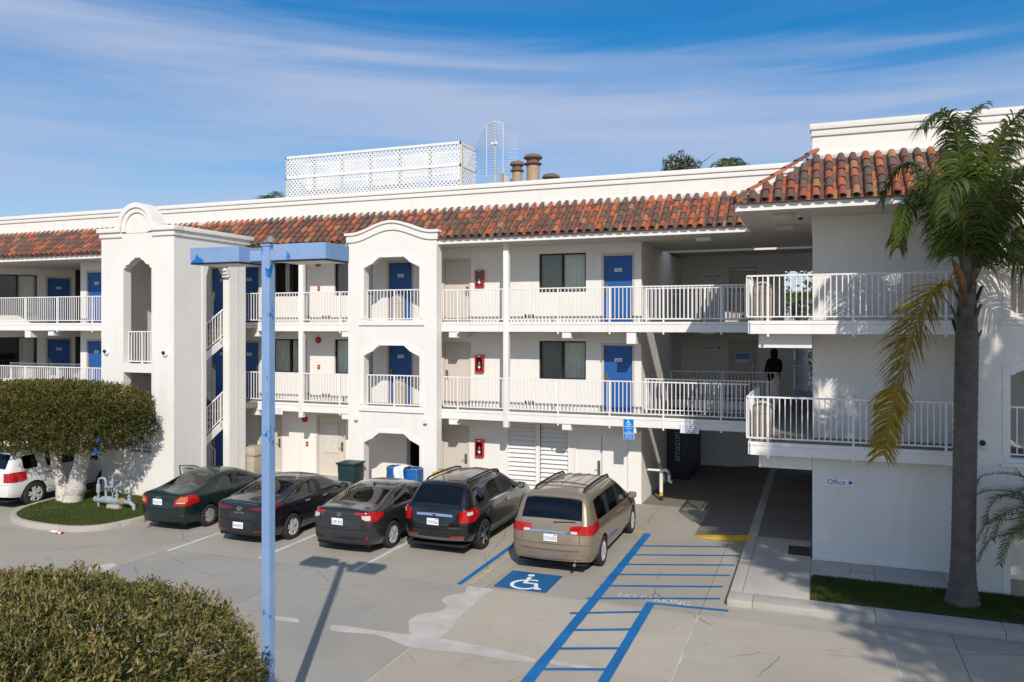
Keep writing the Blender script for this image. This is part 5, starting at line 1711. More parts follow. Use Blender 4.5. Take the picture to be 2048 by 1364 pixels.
# ---- tan minivan in the accessible stall -------------------------------------------------
def minivan():
    root = place_car('minivan', 'tan metallic minivan with roof rails parked in the accessible stall', 'minivan', -5.43, 16.45)
    w, L, H = .965, 5.08, 1.72
    S = []
    zs = .24
    S.append((.17, .11, .88, .30, .66, 1.04, .845, 1.06, .80, 1.08, .70, 1.085))
    S.append((.24, .135, .925, .28, .66, 1.05, .89, 1.085, .83, 1.105, .735, 1.11))
    S.append((.40, .40, .95, .26, .66, 1.04, .91, 1.57, .775, 1.655, .665, 1.675))
    S.append((.58, .60, .955, .25, .66, 1.03, .915, 1.60, .775, 1.685, .64, 1.715))
    S.append((1.60, 1.57, w, zs, .66, 1.01, .925, 1.61, .78, 1.70, .64, 1.745))
    S.append((1.65, 1.62, w, zs, .66, 1.01, .925, 1.61, .78, 1.70, .64, 1.745))
    S.append((2.67, 2.61, w, zs, .66, .985, .93, 1.60, .775, 1.69, .64, 1.735))
    S.append((2.73, 2.67, w, zs, .66, .985, .93, 1.597, .775, 1.688, .64, 1.732))
    S.append((3.78, 3.20, w, zs, .64, .965, .925, 1.52, .725, 1.615, .60, 1.66))
    S.append((4.12, 4.10, .955, zs, .62, .97, .90, 1.02, .82, 1.06, .68, 1.10))
    S.append((4.50, 4.50, .94, .26, .58, .91, .86, .94, .79, .97, .65, 1.0))
    S.append((4.80, 4.82, .88, .26, .54, .80, .78, .82, .71, .84, .58, .86))
    S.append((4.96, 5.0, .76, .26, .50, .68, .66, .69, .60, .70, .50, .71))
    rg = region_fn({3, 5, 7}, 1, 8, [(4, 7), (7, 8)], 9, rear_rows=(6, 7), quarter={4, 6})
    arches = [(1.08, .34), (4.11, .34)]
    mats = {'body': 'paint_tan', 'rear_window': 'car_glass_dark', 'side_window': 'car_glass_dark', 'windscreen': 'car_glass_clear', 'side_window#r7': 'car_glass_clear', 'side_window#l7': 'car_glass_clear'}
    B, P = build_body(root, S, [.05, .0, .0, .07], [5.06, 5.08, 5.07, 5.04], rg, arches, .385, mats, w, L, .215, .335, .845, 'seven', 'alloy')
    seats(root, w, 2.75, 1.75, .72, 'seat_grey')
    for s in ('+', '-'):
        B.put(root, 'tail_light', 'lens_red', 'corner' + s, [(2, .90, 1.055), (20, .885, 1.075), (45, .88, 1.085), (70, .885, 1.10), (86, .93, 1.115)], axis=(.42, .75), off=.012)
        B.put(root, 'reversing_light', 'lens_clear', 'corner' + s, [(4, .905, .955), (16, .90, .955)], axis=(.42, .75), off=.018, sub=3)
    B.put(root, 'garnish', 'chrome', 'rear', [(-.46, .90, .935), (0, .905, .94), (.46, .90, .935)], off=.016)
    licence(root, B, .02, .80, '5CXA050', extra='sticker')
    ring_badge(root, B, 0.0, 1.0, .075, .055)
    badge(root, B, 'SIENNA XLE', .50, .60, .055); badge(root, B, 'LIMITED', .58, .545, .035)
    badge(root, B, 'XLE', -.62, .66, .05)
    B.put(root, 'bumper_step', 'grey_clad', 'rear', [(-.66, .535, .56), (0, .525, .555), (.66, .535, .56)], off=.012)
    B.put(root, 'bumper_crease', 'paint_tan', 'rear', [(-.70, .36, .40), (0, .345, .39), (.70, .36, .40)], off=.016)
    for x in (-.42, .42):
        hp = B.hit((x, -1, .47), (0, 1, 0)); y = hp[0].y
        b = MB(); b.lathe([(.018, 0), (.018, .01)], 12, axis='y', c=(x, y - .008, .47)); b.build('parking_sensor', 'grey_clad', root, world=False)
    b = MB(); b.tube([(.55, .5, .27), (.56, .06, .26), (.57, .0, .26)], .032, 12); b.build('exhaust_pipe', 'chrome', root, world=False, smooth=True)
    b = MB(); h1 = B.hit((.06, -1, 1.12), (0, 1, 0))[0]; h2 = B.hit((.56, -1, 1.16), (0, 1, 0))[0]
    b.tube([(.06, h1.y - .025, 1.125), (.56, h2.y - .022, 1.155)], .010, 6); b.build('rear_wiper', 'car_trim', root, world=False)
    # roof rails, cross bars, rear spoiler lip, ribs
    for s in (-1, 1):
        pts = []
        for y in (.75, .85, 1.2, 1.8, 2.4, 2.85, 2.95):
            hz = B.hit((s * .56, y, 4), (0, 0, -1))[0].z
            pts.append((s * .57, y, hz + (.055 if .8 < y < 2.9 else .0)))
        b = MB(); b.tube(pts, .026, 8); b.build('roof_rail', 'car_trim', root, world=False, smooth=True)
    for y in (1.25, ):
        b = MB(); pts = []
        for k in range(9):
            x = -.56 + 1.12 * k / 8
            hz = B.hit((x, y, 4), (0, 0, -1))[0].z
            pts.append((x, y, max(hz + .03, hz + .05 - abs(x) * .03)))
        b.tube(pts, .013, 6); b.build('roof_bar', 'car_trim', root, world=False, smooth=True)
    for x in (-.36, -.12, .12, .36):
        B.put(root, 'roof_rib', 'paint_tan', 'top', [(1.35, x - .012, x + .012), (2.1, x - .012, x + .012), (2.9, x - .012, x + .012)], off=.012, rows=2)
    B.put(root, 'roof_spoiler', 'paint_tan', 'top', [(.40, -.62, .62), (.50, -.63, .63), (.60, -.62, .62)], off=.022, rows=8, thick=.03)
    for s in (1, -1):
        mirror(root, .94, 3.62, 1.10, 'paint_tan', s)
        handle(root, B, 2.50, .93, s, 'chrome'); handle(root, B, 2.82, .92, s, 'chrome')
        B.put(root, 'side_moulding', 'chrome', 'side' + ('+' if s > 0 else '-'), [(1.72, .50, .52), (2.7, .49, .51), (3.66, .48, .50)], off=.008, rows=1)
        B.put(root, 'slide_rail', 'car_trim', 'side' + ('+' if s > 0 else '-'), [(.66, .965, .975), (1.56, .955, .965)], off=.004, rows=1)
        B.put(root, 'head_light', 'lens_clear', 'front', [(s * .42, .70, .80), (s * .60, .72, .82)], off=.012)
minivan()

# ---- black SUV --------------------------------------------------------------------------
def suv_black():
    root = place_car('suv', 'glossy black SUV with chrome tailgate bar parked beside the blue stall line', 'SUV', -8.42, 16.82)
    w, L, H = .915, 4.77, 1.69
    S = []
    zs = .27
    S.append((.18, .13, .82, .36, .70, 1.07, .785, 1.085, .735, 1.10, .63, 1.105))
    S.append((.26, .155, .87, .33, .70, 1.085, .825, 1.11, .76, 1.13, .66, 1.135))
    S.append((.50, .52, .905, .31, .70, 1.10, .855, 1.51, .66, 1.595, .575, 1.62))
    S.append((.66, .66, .91, .29, .70, 1.10, .86, 1.53, .67, 1.615, .56, 1.65))
    S.append((1.20, 1.12, w, .27, .70, 1.10, .87, 1.555, .68, 1.635, .56, 1.68))
    S.append((1.34, 1.32, w, zs, .70, 1.09, .875, 1.56, .685, 1.64, .565, 1.688))
    S.append((2.22, 2.18, w, zs, .70, 1.07, .88, 1.555, .685, 1.64, .565, 1.69))
    S.append((2.30, 2.25, w, zs, .70, 1.07, .88, 1.553, .685, 1.638, .565, 1.687))
    S.append((3.36, 2.85, w, zs, .70, 1.05, .88, 1.49, .65, 1.58, .53, 1.63))
    S.append((3.66, 3.62, .91, zs, .70, 1.05, .86, 1.085, .79, 1.12, .66, 1.15))
    S.append((4.10, 4.10, .905, .28, .68, 1.02, .83, 1.045, .77, 1.07, .64, 1.10))
    S.append((4.52, 4.52, .86, .28, .62, .93, .76, .95, .70, .97, .58, .99))
    S.append((4.66, 4.68, .76, .28, .58, .80, .66, .81, .60, .82, .5, .83))
    rg = region_fn({3, 5, 7}, 1, 8, [(5, 7), (7, 8)], 9, rear_rows=(6, 7), quarter={6})
    arches = [(1.0, .365), (3.857, .365)]
    mats = {'body': 'paint_black', 'rear_window': 'car_glass_dark', 'side_window': 'car_glass_dark', 'windscreen': 'car_glass_clear'}
    B, P = build_body(root, S, [.06, .02, .0, .08], [4.75, 4.77, 4.76, 4.72], rg, arches, .415, mats, w, L, .225, .36, .80, 'five', 'chrome')
    seats(root, w, 2.45, 1.45, .74, 'seat_dark')
    for s in ('+', '-'):
        B.put(root, 'tail_light', 'lens_red', 'corner' + s, [(18, .80, 1.06), (38, .79, 1.085), (58, .80, 1.10), (76, .88, 1.09)], axis=(.42, .75), off=.014)
        b = B.patch('corner' + s, [(33, .965, 1.035), (47, .965, 1.035)], axis=(.42, .75), off=.024, sub=3)
        b.build('reversing_light', 'lens_clear', root, world=False, smooth=True, recalc=True)
        B.put(root, 'reflector', 'lens_red', 'rear', [((.42 if s == '+' else -.74), .455, .485), ((.74 if s == '+' else -.42), .455, .485)], off=.012)
    B.put(root, 'tailgate_bar', 'chrome', 'rear', [(-.46, .92, .975), (0, .925, .985), (.46, .92, .975)], off=.022, thick=.03)
    b = MB(); y = B.hit((0, -1, .95), (0, 1, 0))[0].y - .028
    for a in ((-.055, .055, .940, .964), (-.022, .022, .930, .974)): b.box(a[0], a[1], y, y + .01, a[2], a[3])
    b.build('emblem', 'brass_lock', root, world=False)
    licence(root, B, -.02, .80, '7VVN266', extra='sticker')
    badge(root, B, 'EQUINOX LT', .50, .665, .045)
    B.put(root, 'bumper_cladding', 'grey_clad', 'rear', [(-.72, .30, .45), (-.3, .29, .44), (.3, .29, .44), (.72, .30, .45)], off=.014)
    B.put(root, 'bumper_step', 'car_trim', 'rear', [(-.58, .575, .605), (0, .565, .60), (.58, .575, .605)], off=.012)
    for s in (1, -1):
        pts = []
        for y in (.72, .85, 1.3, 1.9, 2.4, 2.7, 2.8):
            hz = B.hit((s * .53, y, 4), (0, 0, -1))[0].z
            pts.append((s * .535, y, hz + (.05 if .8 < y < 2.75 else .0)))
        b = MB(); b.tube(pts, .024, 8); b.build('roof_rail', 'car_trim', root, world=False, smooth=True)
        mirror(root, .90, 3.28, 1.13, 'paint_black', s)
        handle(root, B, 1.52, .93, s, 'chrome'); handle(root, B, 2.46, .92, s, 'chrome')
        sd = 'side' + ('+' if s > 0 else '-')
        B.put(root, 'sill_cladding', 'grey_clad', sd, [(1.44, .29, .40), (2.4, .29, .40), (3.42, .29, .40)], off=.010, rows=2)
        B.put(root, 'window_trim', 'chrome', sd, [(1.34, 1.075, 1.10), (2.3, 1.058, 1.08), (3.30, 1.04, 1.06)], off=.006, rows=1)
        n = 14
        arc = []
        for ya, za in arches:
            m = MB(); vs = []
            for k in range(n + 1):
                a = R(-8 + 196 * k / n)
                for rr in (.415, .46):
                    yy, zz = ya + rr * math.cos(a), za + rr * math.sin(a)
                    zz = max(zz, .30)
                    h = B.hit((3 * s, yy, zz), (-s, 0, 0))
                    xx = abs(h[0].x) if h else .86
                    vs.append((s * (xx + .012), yy, zz))
            m.quads([(2 * k, 2 * k + 1, 2 * k + 3, 2 * k + 2) for k in range(n)], vs)
            m.build('arch_flare', 'paint_black', root, world=False, smooth=True)
        B.put(root, 'head_light', 'lens_clear', 'front', [(s * .45, .80, .92), (s * .62, .82, .93)], off=.012)
    b = MB(); z = B.hit((-.28, .72, 4), (0, 0, -1))[0].z
    b.tube([(-.02, .66, z), (-.03, .58, z + .20)], .007, 6); b.build('antenna', 'car_trim', root, world=False)
    B.put(root, 'roof_spoiler', 'paint_black', 'top', [(.50, -.56, .56), (.60, -.57, .57), (.68, -.56, .56)], off=.02, rows=8, thick=.03)
    b = MB(); z = B.hit((0, -1, 1.16), (0, 1, 0))[0]; b.tube([(-.30, z.y - .03, 1.165), (.05, z.y - .03, 1.15)], .010, 6); b.build('rear_wiper', 'car_trim', root, world=False)
suv_black()

# ---- grey saloon ------------------------------------------------------------------------
def sedan_grey():
    root = place_car('sedan', 'metallic grey saloon with C-shaped red tail lights between two white stall lines', 'car', -10.53, 16.10)
    w, L, H = .90, 4.63, 1.40
    S = sedan_stations(L, w, H, 1.0, .93, (.62, 1.02, 2.12, 3.30), (1.52, 2.66), None, 3.50, (4.0, 4.40), 1.055, xr=.615)
    arches = [(1.02, .33), (3.72, .33)]
    mats = {'body': 'paint_grey', 'rear_window': 'car_glass_dark', 'side_window': 'car_glass_dark', 'windscreen': 'car_glass_clear'}
    B, P = build_body(root, S, [.07, .0, .0, .05], [4.62, 4.64, 4.63, 4.58], sedan_region(), arches, .37, mats, w, L, .205, .325, .79, 'twin', 'alloy')
    seats(root, w, 2.25, 1.45, .52, 'seat_dark', .56)
    for s in ('+', '-'):
        sg = 1 if s == '+' else -1
        B.put(root, 'tail_light', 'lens_red', 'corner' + s, [(4, .965, 1.005), (18, .955, 1.01), (34, .80, 1.01), (52, .79, 1.0), (70, .84, .985), (84, .90, .965)], axis=(.36, .62), off=.014)
        B.put(root, 'reversing_light', 'lens_clear', 'corner' + s, [(22, .875, .945), (30, .84, .95), (40, .84, .94)], axis=(.36, .62), off=.022, sub=3)
        B.put(root, 'bumper_vent', 'car_trim', 'rear', [(sg * .50, .37, .42), (sg * .70, .36, .46)], off=.010)
        B.put(root, 'reflector', 'lens_red', 'rear', [(sg * .68, .38, .455), (sg * .715, .385, .455)], off=.018, sub=2)
    licence(root, B, -.06, .78, '108 802', ink='plate_ink')
    ring_badge(root, B, -.03, .945, .055, .04, inner=False, bar=True); badge(root, B, 'CIVIC', -.50, .90, .05)
    B.put(root, 'boot_spoiler', 'paint_grey', 'top', [(.10, -.60, .60), (.16, -.61, .61), (.22, -.60, .60)], off=.016, rows=8, thick=.02)
    B.put(root, 'bumper_lip', 'car_trim', 'rear', [(-.62, .25, .30), (0, .24, .29), (.62, .25, .30)], off=.010)
    for s in (1, -1):
        mirror(root, .88, 3.18, .98, 'paint_grey', s); handle(root, B, 1.60, .87, s, 'paint_grey'); handle(root, B, 2.36, .85, s, 'paint_grey')
        B.put(root, 'window_trim', 'chrome', 'side' + ('+' if s > 0 else '-'), [(1.02, .965, .98), (2.1, .945, .96), (3.2, .915, .93)], off=.006, rows=1)
        B.put(root, 'head_light', 'lens_clear', 'front', [(s * .42, .60, .68), (s * .60, .62, .70)], off=.012)
    z = B.hit((0, 1.66, 4), (0, 0, -1))[0].z
    b = MB(); b.prism([(1.56, z - .005), (1.72, z - .005), (1.62, z + .05), (1.585, z + .05)], 'x', -.018, .018); b.build('fin_antenna', 'paint_grey', root, world=False, bevel=.008)
sedan_grey()

# ---- near-black saloon behind the lamp post -----------------------------------------------
def sedan_black():
    root = place_car('sedan', 'near-black saloon with slim red tail lights parked behind the blue lamp post', 'car', -13.28, 15.90)
    w, L, H = .90, 4.58, 1.42
    S = sedan_stations(L, w, H, 1.0, .92, (.66, 1.05, 2.12, 3.30), (1.50, 2.64), None, 3.50, (4.0, 4.36), 1.065, xr=.615)
    arches = [(.98, .33), (3.68, .33)]
    mats = {'body': 'paint_navy', 'rear_window': 'car_glass_clear', 'side_window': 'car_glass_clear', 'windscreen': 'car_glass_clear'}
    B, P = build_body(root, S, [.07, .01, .0, .06], [4.57, 4.58, 4.57, 4.53], sedan_region(), arches, .37, mats, w, L, .205, .325, .79, 'twin', 'alloy')
    seats(root, w, 2.25, 1.45, .52, 'seat_grey', .56)
    b = MB(); b.box(-.60, .60, .72, 1.20, .90, .94); b.build('parcel_shelf', 'cabin', root, world=False, bevel=.01)
    for s in ('+', '-'):
        sg = 1 if s == '+' else -1
        B.put(root, 'tail_light', 'lens_red_dark', 'corner' + s, [(-18, .905, .92), (8, .875, .955), (34, .88, .985), (60, .90, 1.0), (80, .955, .995)], axis=(.42, .62), off=.012)
        B.put(root, 'reflector', 'lens_red_dark', 'rear', [(sg * .42, .345, .385), (sg * .74, .355, .395)], off=.012)
    licence(root, B, -.02, .50, '8WAB500')
    b_ = ring_badge(root, B, -.02, .90, .075, .045, inner=False, bar=True)
    badge(root, B, 'E L A N T R A', -.02, .785, .05)
    B.put(root, 'plate_recess', 'car_trim', 'rear', [(-.36, .42, .585), (0, .42, .59), (.36, .42, .585)], off=.006)
    B.put(root, 'bumper_lip', 'car_trim', 'rear', [(-.62, .25, .30), (0, .24, .29), (.62, .25, .30)], off=.010)
    B.put(root, 'boot_edge', 'chrome', 'rear', [(-.5, 1.025, 1.033), (0, 1.035, 1.043), (.5, 1.025, 1.033)], off=.004, rows=1)
    for s in (1, -1):
        mirror(root, .88, 3.18, .98, 'paint_navy', s); handle(root, B, 1.60, .87, s, 'chrome'); handle(root, B, 2.36, .85, s, 'chrome')
        B.put(root, 'head_light', 'lens_clear', 'front', [(s * .42, .60, .68), (s * .60, .62, .70)], off=.012)
sedan_black()

# ---- old dark green saloon with its driver door open ---------------------------------------
def sedan_green():
    root = place_car('sedan', 'faded dark green older saloon with its driver door open beside the stair tower', 'car', -16.12, 16.22)
    w, L, H = .845, 4.36, 1.36
    S = sedan_stations(L, w, H, .93, .90, (.74, 1.18, 2.02, 3.08), (1.52, 2.50), None, 3.30, (3.75, 4.12), 1.0, xr=.585, nose=.66)
    arches = [(.95, .30), (3.45, .30)]
    mats = {'body': 'paint_green', 'rear_window': 'car_glass_clear', 'side_window': 'car_glass_clear', 'windscreen': 'car_glass_clear'}
    B, P = build_body(root, S, [.05, .0, .0, .05], [4.35, 4.36, 4.35, 4.30], sedan_region(), arches, .335, mats, w, L, .175, .295, .74, 'hubcap', 'hubcap')
    # swing the left front door out about its front hinge
    hinge = Matrix.Translation((-w, 3.02, 0)) @ Matrix.Rotation(R(-52), 4, 'Z') @ Matrix.Translation((w, -3.02, 0))
    for nm in ('door#l1', 'side_window#l6'):
        if nm in P: P[nm].matrix_basis = hinge
    fr = MB()
    fr.tube([tuple(hinge @ Vector(p)) for p in ((-.80, 2.08, .90), (-.665, 2.06, 1.27), (-.645, 2.45, 1.245), (-.72, 2.8, 1.10), (-.80, 3.06, .90))], .022, 6)
    fr.build('door_frame', 'car_trim', root, world=False, smooth=True)
    seats(root, w, 2.05, 1.38, .50, 'seat_grey', .54)
    b = MB(); b.box(-.56, .56, .80, 1.22, .88, .91); sh = b.build('parcel_shelf', 'seat_grey', root, world=False, bevel=.01)
    b = MB(); b.lathe([(.02, .0), (.14, .01), (.17, .08), (.13, .17), (.03, .20)], 14, c=(.12, 1.0, .90)); b.build('bundle', 'paint_suvwhite', root, world=False, smooth=True)
    for s in ('+', '-'):
        sg = 1 if s == '+' else -1
        B.put(root, 'tail_light', 'lens_red', 'corner' + s, [(6, .70, .86), (22, .69, .93), (44, .70, .95), (66, .72, .93), (82, .74, .84)], axis=(.40, .62), off=.014)
        B.put(root, 'indicator', 'lens_amber', 'corner' + s, [(14, .80, .86), (24, .79, .915), (40, .79, .92)], axis=(.40, .62), off=.022, sub=3)
        B.put(root, 'reversing_light', 'lens_clear', 'corner' + s, [(12, .765, .79), (34, .765, .79)], axis=(.40, .62), off=.024, sub=3)
        B.put(root, 'reflector', 'lens_red_dark', 'rear', [(sg * .62, .43, .46), (sg * .70, .43, .46)], off=.012, sub=2)
    licence(root, B, -.08, .775, '3ECE414', ink='ext_green'); badge(root, B, 'MIRAGE', -.08, .865, .05)
    b = MB(); b.tube([(-.50, .4, .24), (-.52, -.03, .23)], .026, 10); b.build('exhaust_pipe', 'galv', root, world=False, smooth=True)
    for s in (1, -1):
        if s > 0: mirror(root, .83, 3.0, .95, 'car_trim', s)
        handle(root, B, 1.58, .82, s, 'car_trim')
        if s > 0: handle(root, B, 2.24, .82, s, 'car_trim')
        B.put(root, 'side_moulding', 'car_trim', 'side' + ('+' if s > 0 else '-'), [(1.42, .50, .56), (2.2, .50, .56), (3.06, .50, .56)] if s > 0 else [(1.42, .50, .56), (1.98, .50, .56)], off=.010, rows=2)
sedan_green()

# ---- white SUV beyond the tree ---------------------------------------------------------------
def suv_white():
    root = place_car('suv', 'white SUV with dark tinted windows parked beyond the white-barked tree', 'SUV', -22.92, 16.40)
    w, L = .90, 4.44
    S = []
    zs = .28
    S.append((.15, .10, .82, .36, .72, 1.05, .80, 1.065, .745, 1.08, .65, 1.085))
    S.append((.22, .12, .86, .34, .72, 1.06, .83, 1.09, .77, 1.11, .67, 1.115))
    S.append((.36, .38, .885, .32, .72, 1.07, .85, 1.55, .71, 1.645, .61, 1.665))
    S.append((.52, .52, .89, .30, .72, 1.07, .855, 1.57, .72, 1.665, .60, 1.695))
    S.append((1.12, 1.08, w, .29, .72, 1.07, .86, 1.58, .725, 1.675, .60, 1.715))
    S.append((1.28, 1.24, w, zs, .72, 1.06, .86, 1.58, .725, 1.675, .60, 1.715))
    S.append((2.05, 2.02, w, zs, .72, 1.05, .865, 1.575, .725, 1.672, .60, 1.715))
    S.append((2.13, 2.10, w, zs, .72, 1.05, .865, 1.573, .725, 1.67, .60, 1.712))
    S.append((3.02, 2.62, w, zs, .72, 1.03, .86, 1.53, .70, 1.62, .57, 1.665))
    S.append((3.30, 3.28, .89, zs, .70, 1.03, .84, 1.07, .78, 1.10, .66, 1.13))
    S.append((3.75, 3.75, .88, .29, .68, 1.0, .82, 1.025, .76, 1.05, .64, 1.08))
    S.append((4.18, 4.20, .84, .29, .62, .92, .77, .94, .71, .96, .58, .98))
    S.append((4.32, 4.36, .75, .29, .58, .80, .67, .81, .61, .82, .5, .83))
    rg = region_fn({3, 5, 7}, 1, 8, [(5, 7), (7, 8)], 9, rear_rows=(6, 7), quarter={6})
    arches = [(.92, .35), (3.54, .35)]
    mats = {'body': 'paint_suvwhite', 'rear_window': 'car_glass_dark', 'side_window': 'car_glass_dark', 'windscreen': 'car_glass_clear'}
    B, P = build_body(root, S, [.05, .01, .0, .06], [4.42, 4.44, 4.43, 4.38], rg, arches, .40, mats, w, L, .22, .35, .79, 'twin', 'alloy')
    seats(root, w, 2.3, 1.35, .74, 'seat_dark')
    for s in ('+', '-'):
        B.put(root, 'tail_light', 'lens_red', 'corner' + s, [(20, .80, 1.06), (40, .79, 1.075), (62, .80, 1.075), (76, .83, 1.06)], axis=(.42, .75), off=.016)
        B.put(root, 'sill_cladding', 'paint_suvwhite', 'side' + s, [(1.34, .30, .42), (2.2, .30, .42), (3.12, .30, .42)], off=.012, rows=2)
    for s in (1, -1):
        mirror(root, .89, 2.95, 1.12, 'car_trim', s); handle(root, B, 1.42, .95, s, 'car_trim'); handle(root, B, 2.28, .94, s, 'car_trim')
suv_white()

# ------------------------------------------------------------------ lamp post
m, nt, bs = _nt('faded_blue')
v = _vec(nt, 'W')
c = _mix(nt, _range(nt, _noise(nt, v, 2.0, 5, 0.6), 0.3, 0.7, 0, 1), (0.20, 0.325, 0.545), (0.26, 0.385, 0.60))
pk = _range(nt, _noise(nt, v, 4.2, 7, 0.62, 0.35, stretch=(1, 1, .55)), 0.605, 0.63, 0, 1)
c = _mix(nt, pk, c, (0.012, 0.15, 0.45))
wt = _range(nt, _noise(nt, v, 7, 6, 0.7, stretch=(2, 2, .4)), 0.70, 0.74, 0, .6)
c = _mix(nt, wt, c, (0.55, 0.62, 0.72))
nt.links.new(c, bs.inputs['Base Color'])
bs.inputs['Roughness'].default_value = 0.55
LP = thing('lamp_post', 'tall faded blue lamp post with two box heads and peeling paint', 'lamp post', (-6.26, 8.03, 0))
def P_(nm, mat, fn, par=LP, **k):
    b = MB(); fn(b); return b.build(nm, mat, par, **k)
P_('pole', 'faded_blue', lambda b: b.box(-6.3175, -6.2025, 7.9725, 8.0875, 0, 6.37), bevel=.006)
P_('pole_cap', 'faded_blue', lambda b: b.box(-6.327, -6.193, 7.963, 8.097, 6.372, 6.395), bevel=.004)
P_('base_plate', 'faded_blue', lambda b: b.box(-6.44, -6.08, 7.85, 8.21, 0, .03), bevel=.004)
for xa, xb in ((-6.52, -6.3185), (-6.2015, -5.98)):
    P_('arm', 'faded_blue', lambda b: b.box(xa, xb, 7.985, 8.075, 6.195, 6.325), bevel=.004)
for xa, xb in ((-7.24, -6.50), (-6.0, -5.27)):
    h = P_('lamp_head', 'faded_blue', lambda b: b.box(xa, xb, 7.78, 8.28, 6.175, 6.365), bevel=.008)
    P_('lens', 'lamp_glass', lambda b: b.box(xa + .03, xb - .03, 7.81, 8.25, 6.155, 6.174), h, bevel=.006)
    P_('lens_frame', 'bronze', lambda b: (b.box(xa + .005, xb - .005, 7.785, 7.81, 6.16, 6.1745), b.box(xa + .005, xb - .005, 8.25, 8.275, 6.16, 6.1745), b.box(xa + .005, xa + .03, 7.81, 8.25, 6.16, 6.1745), b.box(xb - .03, xb - .005, 7.81, 8.25, 6.16, 6.1745)), h)

# ------------------------------------------------------------------ things fixed to the walls
FL = ['ground', 'second', 'third']
glass_mat('cabinet_glass', (0.85, 0.86, 0.86))
for k in range(3):
    z0 = F[k] + 1.14; x0, x1 = -10.42, -10.12
    t_ = thing('extinguisher_cabinet', 'red fire extinguisher cabinet on the %s floor wall beside the beige door' % FL[k], 'extinguisher', (-10.27, YW, z0), group='fire extinguisher cabinets')
    P_('cabinet', 'red_paint', lambda b: (b.box(x0, x1, YW - .11, YW - .002, z0, z0 + .05), b.box(x0, x1, YW - .11, YW - .002, z0 + .48, z0 + .56), b.box(x0, x0 + .05, YW - .11, YW - .002, z0 + .05, z0 + .48), b.box(x1 - .05, x1, YW - .11, YW - .002, z0 + .05, z0 + .48), b.box(x0 + .05, x1 - .05, YW - .02, YW - .002, z0 + .05, z0 + .48)), t_, bevel=.006)
    P_('cabinet_back', 'black_plastic', lambda b: b.box(x0 + .051, x1 - .051, YW - .026, YW - .021, z0 + .051, z0 + .479), t_)
    e_ = P_('extinguisher', 'ext_red', lambda b: b.lathe([(.01, .07), (.05, .075), (.052, .30), (.035, .34), (.018, .36), (.018, .39), (.03, .40), (.01, .42)], 14, c=(-10.27, YW - .075, z0)), t_, smooth=True)
    P_('extinguisher_label', 'ext_green', lambda b: b.lathe([(.053, .2), (.0535, .29)], 14, c=(-10.27, YW - .075, z0), cap=False), e_, smooth=True)
    P_('extinguisher_tag', 'plate_white', lambda b: b.lathe([(.0535, .13), (.0535, .19)], 14, c=(-10.27, YW - .075, z0), cap=False), e_, smooth=True)
    P_('cabinet_glass', 'cabinet_glass', lambda b: b.face([(x0 + .05, YW - .105, z0 + .05), (x1 - .05, YW - .105, z0 + .05), (x1 - .05, YW - .105, z0 + .48), (x0 + .05, YW - .105, z0 + .48)]), t_)
    tx = text_mb('FIRE', .05); tx.v = [(x - 10.27, YW - .112, z + z0 + .50) for x, y, z in tx.v]; tx.build('lettering', 'plate_white', t_)
for k in range(3):
    x, z = (-17.08, -16.51, -16.51)[k], F[k] + (2.08, 2.14, 2.10)[k]
    o = P_('alarm_bell', 'red_paint', lambda b: b.lathe([(.02, -.09), (.07, -.085), (.115, -.05), (.12, -.02), (.06, 0)], 20, axis='y', c=(x, YW - .002, z)), None, smooth=True)
    tag(o, 'round red alarm bell high on the %s floor wall' % FL[k], 'bell', 'alarm bells')
    x, z = (-16.98, -16.49, -16.49)[k], F[k] + (1.20, 1.20, 1.22)[k]
    o = P_('alarm_pull', 'red_paint', lambda b: b.box(x - .045, x + .045, YW - .05, YW - .002, z - .07, z + .07), None, bevel=.008)
    P_('pull_handle', 'plate_white', lambda b: b.box(x - .03, x + .03, YW - .058, YW - .051, z - .012, z + .012), o)
    tag(o, 'small red fire alarm pull box at hand height on the %s floor wall' % FL[k], 'alarm', 'alarm pull boxes')
def dome_cam(x, y, z, lab, axis='y'):
    o = P_('security_camera', 'white_plastic', lambda b: b.lathe([(.095, 0), (.09, -.045), (.07, -.06)], 20, axis='y', c=(x + .03, y - .001, z - .02)), None, smooth=True)
    P_('camera_dome', 'black_plastic', lambda b: b.lathe([(.058, 0), (.055, -.035), (.035, -.06), (.005, -.068)], 16, axis='y', c=(x, y - .055, z + .01)), o, smooth=True)
    tag(o, lab, 'camera', 'security cameras')
dome_cam(-21.04, 19.0, 4.59, 'white dome camera on the stair tower front near its outer edge')
dome_cam(-18.65, 19.0, 4.57, 'white dome camera on the stair tower front beside the landing window')
dome_cam(3.06, 18.06, 3.08, 'white dome camera on the office bay pier behind the palm trunk')
o = P_('security_camera', 'white_plastic', lambda b: b.lathe([(.07, 0), (.07, -.05)], 16, c=(-.35, 19.75, 7.98)), None, smooth=True)
P_('camera_dome', 'black_plastic', lambda b: b.lathe([(.06, -.05), (.055, -.085), (.02, -.11), (.002, -.112)], 16, c=(-.35, 19.75, 7.98)), o, smooth=True)
tag(o, 'small dome camera hanging under the office eave soffit', 'camera', 'security cameras')
for i, (x, lab) in enumerate(((-14.03, 'small box floodlight on the arched bay beside its outer pier'), (-11.51, 'small box floodlight on the arched bay above the laundry hampers'))):
    o = P_('wall_light', 'white_plastic', lambda b: (b.box(x - .06, x + .06, 22.40, 22.497, 2.33, 2.47)), None, bevel=.012)
    P_('lamp_lens', 'galv', lambda b: b.box(x - .05, x + .05, 22.405, 22.48, 2.315, 2.329), o)
    tag(o, lab, 'light', 'bay floodlights')
